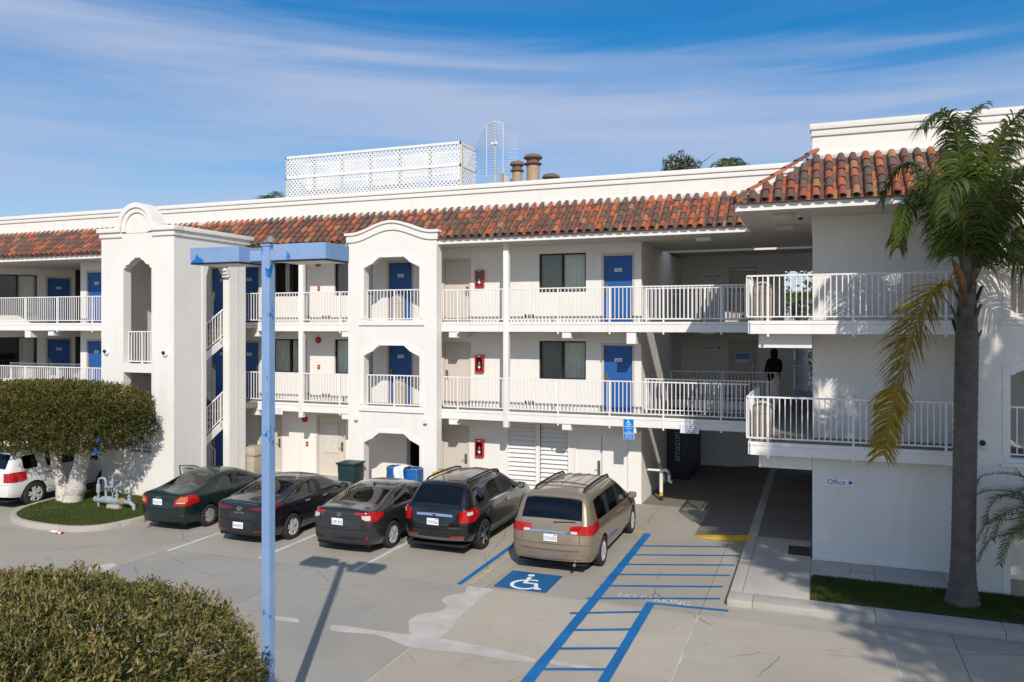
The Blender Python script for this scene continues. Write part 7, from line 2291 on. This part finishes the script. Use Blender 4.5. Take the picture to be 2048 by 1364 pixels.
def leaves_mesh(name, P, D, N, Lw, mat):
    """P base points, D leaf directions, N leaf normals, Lw (length, width) arrays: folded diamond leaves"""
    n = len(P)
    L = Lw[:, :1]; W = Lw[:, 1:2]
    S = np.cross(D, N); S /= np.linalg.norm(S, axis=1, keepdims=True) + 1e-9
    v = np.empty((n, 4, 3))
    v[:, 0] = P
    v[:, 1] = P + D * L * .45 + S * W * .5 + N * W * .22
    v[:, 2] = P + D * L - N * L * .10
    v[:, 3] = P + D * L * .45 - S * W * .5 + N * W * .22
    me = bpy.data.meshes.new(name)
    me.vertices.add(n * 4); me.vertices.foreach_set('co', v.reshape(-1))
    tri = np.arange(n)[:, None] * 4 + np.array([[0, 1, 2, 0, 2, 3]])
    me.loops.add(n * 6); me.loops.foreach_set('vertex_index', tri.reshape(-1).astype(np.int32))
    me.polygons.add(n * 2); me.polygons.foreach_set('loop_start', np.arange(n * 2, dtype=np.int32) * 3)
    me.materials.append(M[mat]); me.update(calc_edges=True); me.validate()
    return me
def unit(a): return a / (np.linalg.norm(a, axis=1, keepdims=True) + 1e-9)
def lump(P, s, seed):
    r_ = np.random.default_rng(seed); out = np.zeros(len(P))
    for k in range(7):
        w = unit(r_.normal(size=(1, 3)))[0] * s * (1 + k * .6); out += np.sin(P @ w * 2 + r_.uniform(0, 6)) / (1 + k * .5)
    return out / 3
def crown_points(n, c, rad, p=4.0, seed=1, shell=.35, lumpiness=.10, ls=2.2, flat_bottom=None):
    """points and outward normals near the surface of a lumpy superellipsoid"""
    r_ = np.random.default_rng(seed)
    d = unit(r_.normal(size=(n, 3)))
    k = (np.abs(d) ** p).sum(1) ** (-1 / p)
    base = d * k[:, None]
    ext = 1 + lumpiness * lump(base * np.array(rad), ls, seed)
    depth = 1 - shell * r_.random(n) ** 2.2
    q = base * (ext * depth)[:, None]
    pts = q * np.array(rad) + np.array(c)
    nor = unit(np.sign(base) * np.abs(base) ** (p - 1) / np.array(rad))
    return pts, nor, depth
def clump(pts, nor, per, Lr, Wr, spread=.9, seed=3, up=.35):
    r_ = np.random.default_rng(seed)
    n = len(pts) * per
    P = np.repeat(pts, per, 0); Nn = np.repeat(nor, per, 0)
    tw = unit(nor + r_.normal(size=nor.shape) * .55 + np.array([0, 0, up])); T = np.repeat(tw, per, 0)
    D = unit(T + r_.normal(size=(n, 3)) * spread * .6)
    L = r_.uniform(Lr[0], Lr[1], (n, 1)); W = L * r_.uniform(Wr[0], Wr[1], (n, 1))
    P = P + T * (np.tile(np.arange(per), len(pts))[:, None] / per * Lr[1] * 1.3) + r_.normal(size=(n, 3)) * .012
    N0 = unit(r_.normal(size=(n, 3)) * .8 + np.array([0, 0, 1.0]) + Nn * .4)
    N0 = unit(N0 - D * (N0 * D).sum(1, keepdims=True))
    return P, D, N0, np.hstack([L, W])

# ---- trimmed tree on the island ----------------------------------------------------------
TR = thing('tree', 'flat-trimmed leafy tree with two pale peeling trunks on the grass island', 'tree', (-21.2, 17.72, .1))
def limb(path, rad, n=14, seed=0, wob=.06):
    r_ = random.Random(seed); mb = MB()
    pts = []; rr = []
    P2 = [Vector(p) for p in path]
    for i in range(len(P2) - 1):
        for k in range(6):
            t_ = k / 6
            pts.append(P2[i].lerp(P2[i + 1], t_)); rr.append(rad[i] + (rad[i + 1] - rad[i]) * t_)
    pts.append(P2[-1]); rr.append(rad[-1])
    rr = [q * (1 + r_.uniform(-wob, wob)) for q in rr]
    pts = [p + Vector((r_.uniform(-1, 1), r_.uniform(-1, 1), 0)) * wob * .25 for p in pts]
    mb.tube(pts, rr, n)
    # ragged bark: push vertices in and out
    mb.v = [tuple(Vector(v) + Vector((r_.uniform(-1, 1), r_.uniform(-1, 1), r_.uniform(-.5, .5))) * .012) for v in mb.v]
    return mb
limb([(-21.33, 17.75, .02), (-21.45, 17.75, .5), (-21.68, 17.75, 1.1), (-21.78, 17.75, 1.75), (-22.3, 17.8, 2.5)], [.25, .185, .155, .145, .09], seed=2).build('trunk', 'bark_white', TR, smooth=True, angle=70)
limb([(-20.98, 17.70, .02), (-20.86, 17.70, .45), (-20.66, 17.70, 1.05), (-20.50, 17.70, 1.75), (-20.1, 17.65, 2.5)], [.31, .265, .225, .185, .11], seed=4).build('trunk', 'bark_white', TR, smooth=True, angle=70)
for i, (a, b_) in enumerate((((-21.78, 17.75, 1.7), (-22.9, 17.0, 2.7)), ((-21.78, 17.75, 1.7), (-21.3, 18.4, 2.9)), ((-20.5, 17.7, 1.7), (-19.2, 17.2, 2.6)), ((-20.5, 17.7, 1.7), (-19.6, 18.3, 2.8)), ((-20.5, 17.7, 1.7), (-20.9, 16.8, 2.9)), ((-21.78, 17.75, 1.75), (-23.6, 17.9, 2.6)))):
    limb([a, Vector(a).lerp(Vector(b_), .5) + Vector((0, 0, .12)), b_], [.09, .06, .03], 8, seed=10 + i).build('branch', 'bark_brown', TR, smooth=True)
pts, nor, dp = crown_points(12000, (-21.6, 17.6, 2.66), (3.05, 1.55, .95), p=3.6, seed=11, shell=.8, lumpiness=.08, ls=1.6)
keep = ~((nor[:, 2] < -.5) & (rng.random(len(pts)) < .45))
pts, nor = pts[keep], nor[keep]
inst('crown', leaves_mesh('crown', *clump(pts, nor, 6, (.06, .115), (.30, .45), seed=5), 'leaf_tree'), TR)
top, tn, _ = crown_points(4600, (-21.6, 17.6, 2.68), (3.08, 1.58, .97), p=3.6, seed=12, shell=.06, lumpiness=.09, ls=1.6)
k_ = tn[:, 2] > .45
inst('new_growth', leaves_mesh('new_growth', *clump(top[k_], tn[k_], 4, (.05, .09), (.25, .4), seed=6, up=.8), 'leaf_tree_new'), TR)
# ---- big clipped bush in front -------------------------------------------------------------
BU = thing('bush', 'large clipped olive-green bush beside the blue lamp post', 'bush', (-7.75, 5.35, 0))
bc, br = (-7.72, 5.15, 1.10), (2.42, 2.52, 1.44)
BROT = R(-18)
def brot(P):
    c_, s_ = math.cos(BROT), math.sin(BROT); Q = P - np.array(bc)
    return np.stack([Q[:, 0] * c_ - Q[:, 1] * s_, Q[:, 0] * s_ + Q[:, 1] * c_, Q[:, 2]], 1) + np.array(bc)
pts, nor, dp = crown_points(25000, bc, br, p=3.4, seed=21, shell=.50, lumpiness=.07, ls=2.0)
k_ = pts[:, 2] > .05
pts, nor = pts[k_], nor[k_]
inst('foliage', leaves_mesh('foliage', *clump(pts, nor, 7, (.045, .085), (.30, .42), seed=22), 'leaf_bush'), BU)
top, tn, _ = crown_points(11000, bc, tuple(q * 1.012 for q in br), p=3.4, seed=23, shell=.05, lumpiness=.07, ls=2.0)
k_ = tn[:, 2] > .2
inst('new_growth', leaves_mesh('new_growth', *clump(top[k_], tn[k_], 5, (.05, .085), (.26, .38), seed=24, up=.9), 'leaf_bush_new'), BU)
sp, sn, _ = crown_points(260, bc, tuple(q * 1.03 for q in br), p=3.4, seed=25, shell=.02, lumpiness=.07, ls=2.0)
k_ = sn[:, 2] > .3
shoots = MB()
PP, DD, NN, LL = [], [], [], []
for p, n_ in zip(sp[k_], sn[k_]):
    h = random.uniform(.06, .22); q = Vector(p); t_ = (Vector(n_) * .4 + Vector((random.uniform(-.3, .3), random.uniform(-.3, .3), 1))).normalized()
    shoots.tube([q - t_ * .1, q + t_ * h], .004, 4)
    for j in range(int(h / .02) + 3):
        f_ = j / (int(h / .02) + 3); a = j * 2.4
        PP.append(q + t_ * h * f_); d_ = (t_ * .8 + Vector((math.cos(a), math.sin(a), .1))).normalized(); DD.append(d_); NN.append((Vector((0, 0, 1)) - d_ * d_.z).normalized()); LL.append((random.uniform(.04, .07), .02))
shoots.build('twigs', 'bark_brown', BU)
inst('shoot_leaves', leaves_mesh('shoot_leaves', np.array([tuple(p) for p in PP]), np.array([tuple(p) for p in DD]), np.array([tuple(p) for p in NN]), np.array(LL), 'leaf_bush_new'), BU)
for i in range(9):
    a = i * .7; p0 = Vector((bc[0] + .25 * math.cos(a), bc[1] + .25 * math.sin(a), 0))
    limb([p0, p0 + Vector((math.cos(a) * .6, math.sin(a) * .6, .9)), p0 + Vector((math.cos(a) * 1.4, math.sin(a) * 1.4, 1.7))], [.06, .045, .015], 7, seed=40 + i).build('stem', 'bark_brown', BU, smooth=True)

# ---- grass ---------------------------------------------------------------------------------
def grass(name, poly, z, n, seed, label):
    r_ = np.random.default_rng(seed)
    xs = [p[0] for p in poly]; ys = [p[1] for p in poly]
    ps = []
    while len(ps) < n:
        q = np.stack([r_.uniform(min(xs), max(xs), n), r_.uniform(min(ys), max(ys), n)], 1)
        ins = np.zeros(n, bool); j = len(poly) - 1
        for i in range(len(poly)):
            xi, yi, xj, yj = poly[i][0], poly[i][1], poly[j][0], poly[j][1]
            cnd = ((yi > q[:, 1]) != (yj > q[:, 1])) & (q[:, 0] < (xj - xi) * (q[:, 1] - yi) / (yj - yi + 1e-12) + xi)
            ins ^= cnd; j = i
        dens_ = .75 + .5 * lump(np.hstack([q, np.zeros((n, 1))]), 1.6, seed)
        ins &= r_.random(n) < np.clip(dens_, .12, 1)
        ps.extend(q[ins].tolist())
    P = np.array(ps[:n]); P = np.hstack([P, np.full((n, 1), z)])
    D = unit(np.hstack([r_.normal(size=(n, 2)) * .55, np.ones((n, 1))]))
    N = unit(r_.normal(size=(n, 3))); N = unit(N - D * (N * D).sum(1, keepdims=True))
    Lw = np.hstack([r_.uniform(.03, .075, (n, 1)), r_.uniform(.007, .013, (n, 1))])
    o = inst(name, leaves_mesh(name, P, D, N, Lw, 'grass_blade'))
    return tag(o, label, 'grass', kind='stuff')
flat = flat_poly(ISLAND, .115); struct(flat.build('island_soil', 'soil'))
grass('grass', ISLAND, .11, 34000, 31, 'short lawn grass on the kerbed island under the tree')
bed = [(-.10, 16.37), (6.5, 16.37), (6.5, 17.93), (-.10, 17.93)]
flat = flat_poly(bed, .142); struct(flat.build('bed_soil', 'soil'))
grass('grass', [(-.10, 16.38), (5.0, 16.38), (5.0, 17.93), (-.10, 17.93)], .14, 34000, 32, 'patchy lawn strip between kerb and walk under the palm')

# ---- palms ---------------------------------------------------------------------------------
CF = Vector((-math.sin(R(20.93)), math.cos(R(20.93)), 0)); CR = Vector((math.cos(R(20.93)), math.sin(R(20.93)), 0))
def spline(P, n):
    out = []
    m = len(P)
    for i in range(m - 1):
        p0, p1, p2, p3 = P[max(i - 1, 0)], P[i], P[i + 1], P[min(i + 2, m - 1)]
        for k in range(n):
            t_ = k / n
            out.append(.5 * (2 * p1 + (p2 - p0) * t_ + (2 * p0 - 5 * p1 + 4 * p2 - p3) * t_ ** 2 + (3 * p1 - p0 - 3 * p2 + p3) * t_ ** 3))
    out.append(P[-1]); return out
def frond(par, pts, mat, leaf=.62, droop=.9, step=.024, seed=0, width=.026, r0=.022, start=.12, fwd=.55, rach='palm_lime', nm='frond'):
    """feather frond: rachis along pts with two ranks of narrow hanging leaflets"""
    r_ = random.Random(seed)
    C = spline([Vector(p) for p in pts], 14)
    Ls = [0]
    for a, b_ in zip(C[:-1], C[1:]): Ls.append(Ls[-1] + (b_ - a).length)
    T = Ls[-1]
    mb = MB(); mb.tube(C[::2] + ([C[-1]] if len(C) % 2 == 0 else []), [r0 * (1 - .85 * i / max(1, len(C[::2]))) + .002 for i in range(len(C[::2]) + (1 if len(C) % 2 == 0 else 0))], 6)
    rc = mb.build(nm, rach, par, smooth=True)
    lf = MB()
    s = T * start
    j = 0
    while s < T:
        while j < len(C) - 2 and Ls[j + 1] < s: j += 1
        f_ = (s - Ls[j]) / max(1e-6, Ls[j + 1] - Ls[j]); p = C[j].lerp(C[j + 1], f_); t_ = (C[j + 1] - C[j]).normalized()
        side = t_.cross(Vector((0, 0, 1)))
        if side.length < .25: side = t_.cross(CF)
        side.normalize(); up = side.cross(t_)
        u_ = s / T
        ln = leaf * (.55 + .45 * math.sin(math.pi * min(1, u_ * 1.15 + .12))) * (1 - .35 * max(0, u_ - .75) * 4 * .6)
        for sg in (-1, 1):
            l2 = ln * r_.uniform(.8, 1.12)
            d = (side * sg * r_.uniform(.65, 1.0) + t_ * fwd * r_.uniform(.7, 1.3) + up * r_.uniform(-.05, .55)).normalized()
            q = p.copy(); w = width * r_.uniform(.8, 1.15); prevL = None
            nseg = 5
            for k in range(nseg + 1):
                ww = w * (.55, 1.0, .95, .75, .42, .06)[k]
                wd = d.cross(up if abs(d.dot(up)) < .9 else t_).normalized() * ww / 2
                a, b_ = q - wd, q + wd
                if prevL: lf.face([prevL[0], prevL[1], b_, a])
                prevL = (a, b_)
                q = q + d * (l2 / nseg)
                d = (d + Vector((0, 0, -droop * .32 * r_.uniform(.7, 1.3)))).normalized()
        s += step * r_.uniform(.8, 1.2)
    # weld each leaflet into one island so it takes one colour
    me = lf.mesh('leaflets', mat)
    bm = bmesh.new(); bm.from_mesh(me); bmesh.ops.remove_doubles(bm, verts=bm.verts, dist=1e-5); bm.to_mesh(me); bm.free()
    me.polygons.foreach_set('use_smooth', [True] * len(me.polygons))
    inst('leaflets', me, rc)
    return rc
def palm_trunk(par, base, top, rb, rt, seed, mat='bark_palm', flare=1.5):
    mb = MB(); n = 70; pts, rr = [], []
    b_, t_ = Vector(base), Vector(top)
    for i in range(n + 1):
        f_ = i / n; pts.append(b_.lerp(t_, f_)); r_ = rb + (rt - rb) * f_
        r_ *= 1 + (flare - 1) * math.exp(-f_ * 16)
        rr.append(r_ * (1 + (.025 if i % 2 else -.015)))
    mb.tube(pts, rr, 20); return mb.build('trunk', mat, par, smooth=True, angle=60)
PM = thing('palm_tree', 'tall feather palm with a yellowing drooping frond in front of the office wing', 'palm', (2.58, 17.15, .13))
PC = Vector((2.62, 17.15, 6.15))
palm_trunk(PM, (2.58, 17.15, .1), (2.66, 17.17, 5.2), .205, .20, 1, flare=1.62)
palm_trunk(PM, (2.66, 17.17, 5.2), (2.66, 17.17, 6.9), .19, .11, 2, flare=1.0)
# old leaf bases round the neck of the trunk
for i in range(16):
    a = i * 2.399; z = 5.15 + i * .085; rr = .19 - i * .004
    o_ = Vector((math.cos(a), math.sin(a), 0)); p = Vector((2.66, 17.17, z)) + o_ * rr * .8; tn_ = Vector((-o_.y, o_.x, 0))
    L = random.uniform(.16, .34)
    q = p + o_ * L * .45 + Vector((0, 0, L))
    b = MB(); b.quads([(0, 1, 2, 3), (7, 6, 5, 4), (0, 4, 5, 1), (1, 5, 6, 2), (2, 6, 7, 3), (3, 7, 4, 0)], [p - tn_ * .08, p + tn_ * .08, q + tn_ * .035, q - tn_ * .035, p - tn_ * .08 + o_ * .03, p + tn_ * .08 + o_ * .03, q + tn_ * .03 + o_ * .025, q - tn_ * .03 + o_ * .025])
    b.build('leaf_base', 'bark_brown' if i % 3 else 'bark_palm', PM)
def cp_(l, d, z, o=PC): return o + CR * l + CF * d + Vector((0, 0, z))
FR = [
    ([(0, -.1, -.35), (-.40, -.2, .0), (-.80, -.3, -.12), (-1.10, -.35, -.75), (-1.35, -.35, -1.6), (-1.55, -.3, -2.45), (-1.66, -.28, -3.15)], 'palm_yellow', .95, .5, 'palm_yellow'),
    ([(0, 0, .2), (-.06, -.1, 1.3), (-.2, -.2, 2.35), (-.40, -.3, 3.0), (-.68, -.35, 3.2), (-1.0, -.4, 2.9)], 'palm_green', .85, 1.5, 'palm_lime'),
    ([(0, 0, .2), (-.25, -.4, 1.1), (-.55, -.8, 1.75), (-.85, -1.1, 1.75), (-1.02, -1.25, 1.2)], 'palm_green', .8, 1.5, 'palm_lime'),
    ([(0, 0, .2), (.22, 0, 1.4), (.55, .1, 2.4), (1.0, .2, 3.0), (1.6, .2, 3.0), (2.1, .2, 2.4)], 'palm_lime', .85, 1.3, 'palm_lime'),
    ([(0, 0, .2), (.4, -.2, 1.1), (.95, -.3, 1.6), (1.6, -.4, 1.4), (2.2, -.4, .6)], 'palm_green', .85, 1.4, 'palm_lime'),
    ([(0, 0, .1), (.45, .15, .55), (.95, .2, .62), (1.45, .2, .15), (1.85, .2, -.6)], 'palm_green', .8, 1.2, 'palm_green'),
    ([(0, 0, .2), (.05, -.5, 1.3), (.15, -1.1, 1.9), (.25, -1.8, 1.8), (.3, -2.3, 1.1)], 'palm_green', .8, 1.4, 'palm_lime'),
    ([(0, 0, .2), (0, .5, 1.3), (-.1, 1.0, 1.9), (-.2, 1.6, 1.8), (-.3, 2.1, 1.1)], 'palm_green', .8, 1.4, 'palm_lime'),
    ([(0, 0, .2), (-.25, .35, 1.6), (-.5, .7, 2.4), (-.8, 1.0, 2.4), (-1.0, 1.2, 1.8)], 'palm_green', .8, 1.5, 'palm_lime'),
    ([(0, 0, .2), (.2, -.2, 1.6), (.35, -.45, 2.6), (.65, -.75, 3.1), (1.05, -1.0, 2.9), (1.4, -1.2, 2.3)], 'palm_lime', .8, 1.4, 'palm_lime'),
    ([(0, 0, .1), (.5, -.4, .7), (1.0, -.8, .7), (1.5, -1.1, .1)], 'palm_green', .75, 1.3, 'palm_green'),
    ([(0, 0, .2), (.35, .4, 1.3), (.85, .8, 1.9), (1.45, 1.1, 1.8), (1.9, 1.3, 1.1)], 'palm_lime', .8, 1.4, 'palm_lime'),
    ([(0, 0, .2), (-.05, .1, 1.5), (.05, .2, 2.6), (.25, .25, 3.3), (.5, .25, 3.5)], 'palm_green', .7, 1.1, 'palm_lime'),
]
for i, (p, mt_, lf_, dr, ra_) in enumerate(FR):
    frond(PM, [cp_(*q) for q in p], mt_, lf_, dr, step=.018 if i == 0 else .022, seed=50 + i, rach=ra_, width=.030)
rf = random.Random(5)
for i in range(3):
    a = i * 2.399 + .4; L = rf.uniform(1.0, 1.5); dx, dy = math.cos(a), math.sin(a); e_ = rf.uniform(.9, 2.0)
    if dx < 0: L *= .72
    frond(PM, [cp_(*q) for q in ((0, 0, .2), (dx * L * .3, dy * L * .3, e_ * .65), (dx * L * .7, dy * L * .7, e_), (dx * L, dy * L, e_ * .85), (dx * L * 1.12, dy * L * 1.12, e_ * .4))],
          'palm_lime' if dx > .3 and i % 2 else 'palm_green', .75, 1.5, step=.024, seed=170 + i, width=.03)
for l, d, z, h in ((-.30, -.12, .05, .75), (.22, -.1, .1, .8)):
    b = MB(); a_ = cp_(l * .2, d, z - .3); e_ = cp_(l, d, z + h * .6)
    m_ = a_.lerp(e_, .5) + CR * (.05 if l < 0 else -.05)
    C = spline([a_, m_, e_], 6); b.tube(C, [.02 + .05 * math.sin(math.pi * i / (len(C) - 1)) for i in range(len(C))], 7); b.build('spathe', 'dry_sheath', PM, smooth=True)

SPM = thing('small_palm', 'small bushy date palm in the planting bed beside the office bay', 'palm', (3.95, 17.0, .13))
palm_trunk(SPM, (3.95, 17.0, .1), (3.95, 17.0, 1.75), .12, .10, 3)
S0 = Vector((3.95, 17.0, 1.85))
for i in range(26):
    a = i * 2.399; el = R(70 - i * 3.6); L = 1.25 + .25 * math.sin(i)
    h = Vector((math.cos(a), math.sin(a), 0))
    p1 = S0 + h * .25 * math.cos(el) + Vector((0, 0, .25 * math.sin(el) + .1)); p2 = S0 + h * L * .55 * math.cos(el * .8) + Vector((0, 0, L * .55 * math.sin(el)))
    p3 = S0 + h * L * .85 + Vector((0, 0, L * .55 * math.sin(el) - .12)); p4 = S0 + h * L * 1.02 + Vector((0, 0, L * .5 * math.sin(el) - .55))
    frond(SPM, [S0, p1, p2, p3, p4], 'palm_green', .30, .35, .024, seed=90 + i, width=.014, r0=.010, start=.1, fwd=.7)

def tall_palm(label, x, y, zt, n, seed, R0=2.3):
    t_ = thing('palm_tree', label, 'palm', (x, y, 0))
    palm_trunk(t_, (x, y, 0), (x, y, zt), .22, .16, seed)
    S_ = Vector((x, y, zt)); r_ = random.Random(seed)
    for i in range(n):
        a = i * 2.399 + r_.uniform(-.2, .2); el = R(78 - 105 * i / n); L = R0 * r_.uniform(.9, 1.15); h = Vector((math.cos(a), math.sin(a), 0))
        frond(t_, [S_, S_ + h * L * .35 * math.cos(el) + Vector((0, 0, L * .4 * math.sin(el) + .25)), S_ + h * L * .75 * max(.45, math.cos(el)) + Vector((0, 0, L * .55 * math.sin(el) + .2)), S_ + h * L * 1.0 * max(.55, math.cos(el)) + Vector((0, 0, L * .45 * math.sin(el) - .5)), S_ + h * L * 1.05 * max(.6, math.cos(el)) + Vector((0, 0, L * .3 * math.sin(el) - 1.2))],
              'palm_green', .75, 1.2, .05, seed=seed * 100 + i, width=.04)
def street_tree(label, x, y, z, rad, n, seed):
    t_ = thing('tree', label, 'tree', (x, y, 0), group='street trees along the driveway')
    limb([(x, y, 0), (x + .2, y, z * .45), (x, y, z)], [.28, .2, .06], 12, seed=seed).build('trunk', 'bark_brown', t_, smooth=True)
    for k in range(6):
        a = k * 1.05; b_ = Vector((x + math.cos(a) * rad[0] * .7, y + math.sin(a) * rad[1] * .7, z + .2))
        limb([(x + .1, y, z * .75), Vector((x, y, z * .85)).lerp(b_, .5), b_], [.09, .05, .02], 7, seed=seed + k).build('branch', 'bark_brown', t_, smooth=True)
    p_, n_, _ = crown_points(n, (x, y, z), rad, p=2.3, seed=seed, shell=.85, lumpiness=.22, ls=1.2)
    inst('crown', leaves_mesh('crown', *clump(p_, n_, 6, (.14, .26), (.4, .55), seed=seed + 1), 'leaf_tree'), t_)
street_tree('tall leafy street tree shading the office wall', 8.35, 5.75, 12.6, (2.6, 2.5, 2.2), 4200, 131)
street_tree('tall leafy street tree shading the lawn strip', 9.6, 2.7, 12.0, (2.0, 1.9, 1.6), 1500, 141)
street_tree('tall leafy street tree at the driveway mouth', 10.3, .2, 12.0, (1.8, 1.6, 1.5), 800, 151)
# palms and a tree behind the roofs
tall_palm('feathery palm top showing behind the roof beside the lattice screen', -34.9, 45, 13.0, 14, 8, 2.0)
tall_palm('palm top showing behind the parapet near the office hip', -4.4, 45, 13.4, 12, 9, 1.6)
BT = thing('tree', 'bushy treetop showing behind the parapet between the roof vents and the palm', 'tree', (-6.9, 45, 0))
limb([(-6.9, 45, 0), (-6.9, 45, 8), (-7.2, 45, 13.2)], [.3, .22, .06], 10, seed=77).build('trunk', 'bark_brown', BT, smooth=True)
limb([(-6.7, 45, 13.2), (-6.0, 45, 14.4), (-5.3, 45, 14.9)], [.03, .02, .01], 6, seed=78).build('branch', 'bark_brown', BT, smooth=True)
pts, nor, _ = crown_points(900, (-7.1, 45, 13.7), (1.0, .9, 1.1), p=2.2, seed=79, shell=.8, lumpiness=.25, ls=2.2)
inst('crown', leaves_mesh('crown', *clump(pts, nor, 6, (.10, .2), (.3, .4), seed=80), 'leaf_tree'), BT)
# planting in the rear court, glimpsed through the passage
CP = thing('palm_tree', 'shaggy palm in the rear court glimpsed through the upper passage', 'palm', (-.62, 37.5, 0))
palm_trunk(CP, (-.62, 37.5, 0), (-.62, 37.5, 6.2), .30, .26, 12, 'bark_white')
for i in range(16):
    a = i * 2.399; h = Vector((math.cos(a), math.sin(a), 0)); S_ = Vector((-.62, 37.5, 6.3))
    frond(CP, [S_, S_ + h * .6 + Vector((0, 0, .5)), S_ + h * 1.2 + Vector((0, 0, .35)), S_ + h * 1.6 + Vector((0, 0, -.5))], 'palm_lime' if i % 2 else 'palm_green', .6, 1.0, .05, seed=300 + i, width=.04)
HB = thing('hedge', 'tall hedge along the back of the rear court', 'hedge', (0, 41, 0))
pts, nor, _ = crown_points(5200, (0, 40.5, 4.6), (6, .8, 4.9), p=4, seed=81, shell=.3)
inst('foliage', leaves_mesh('foliage', *clump(pts, nor, 6, (.12, .22), (.35, .5), seed=82), 'leaf_tree'), HB)
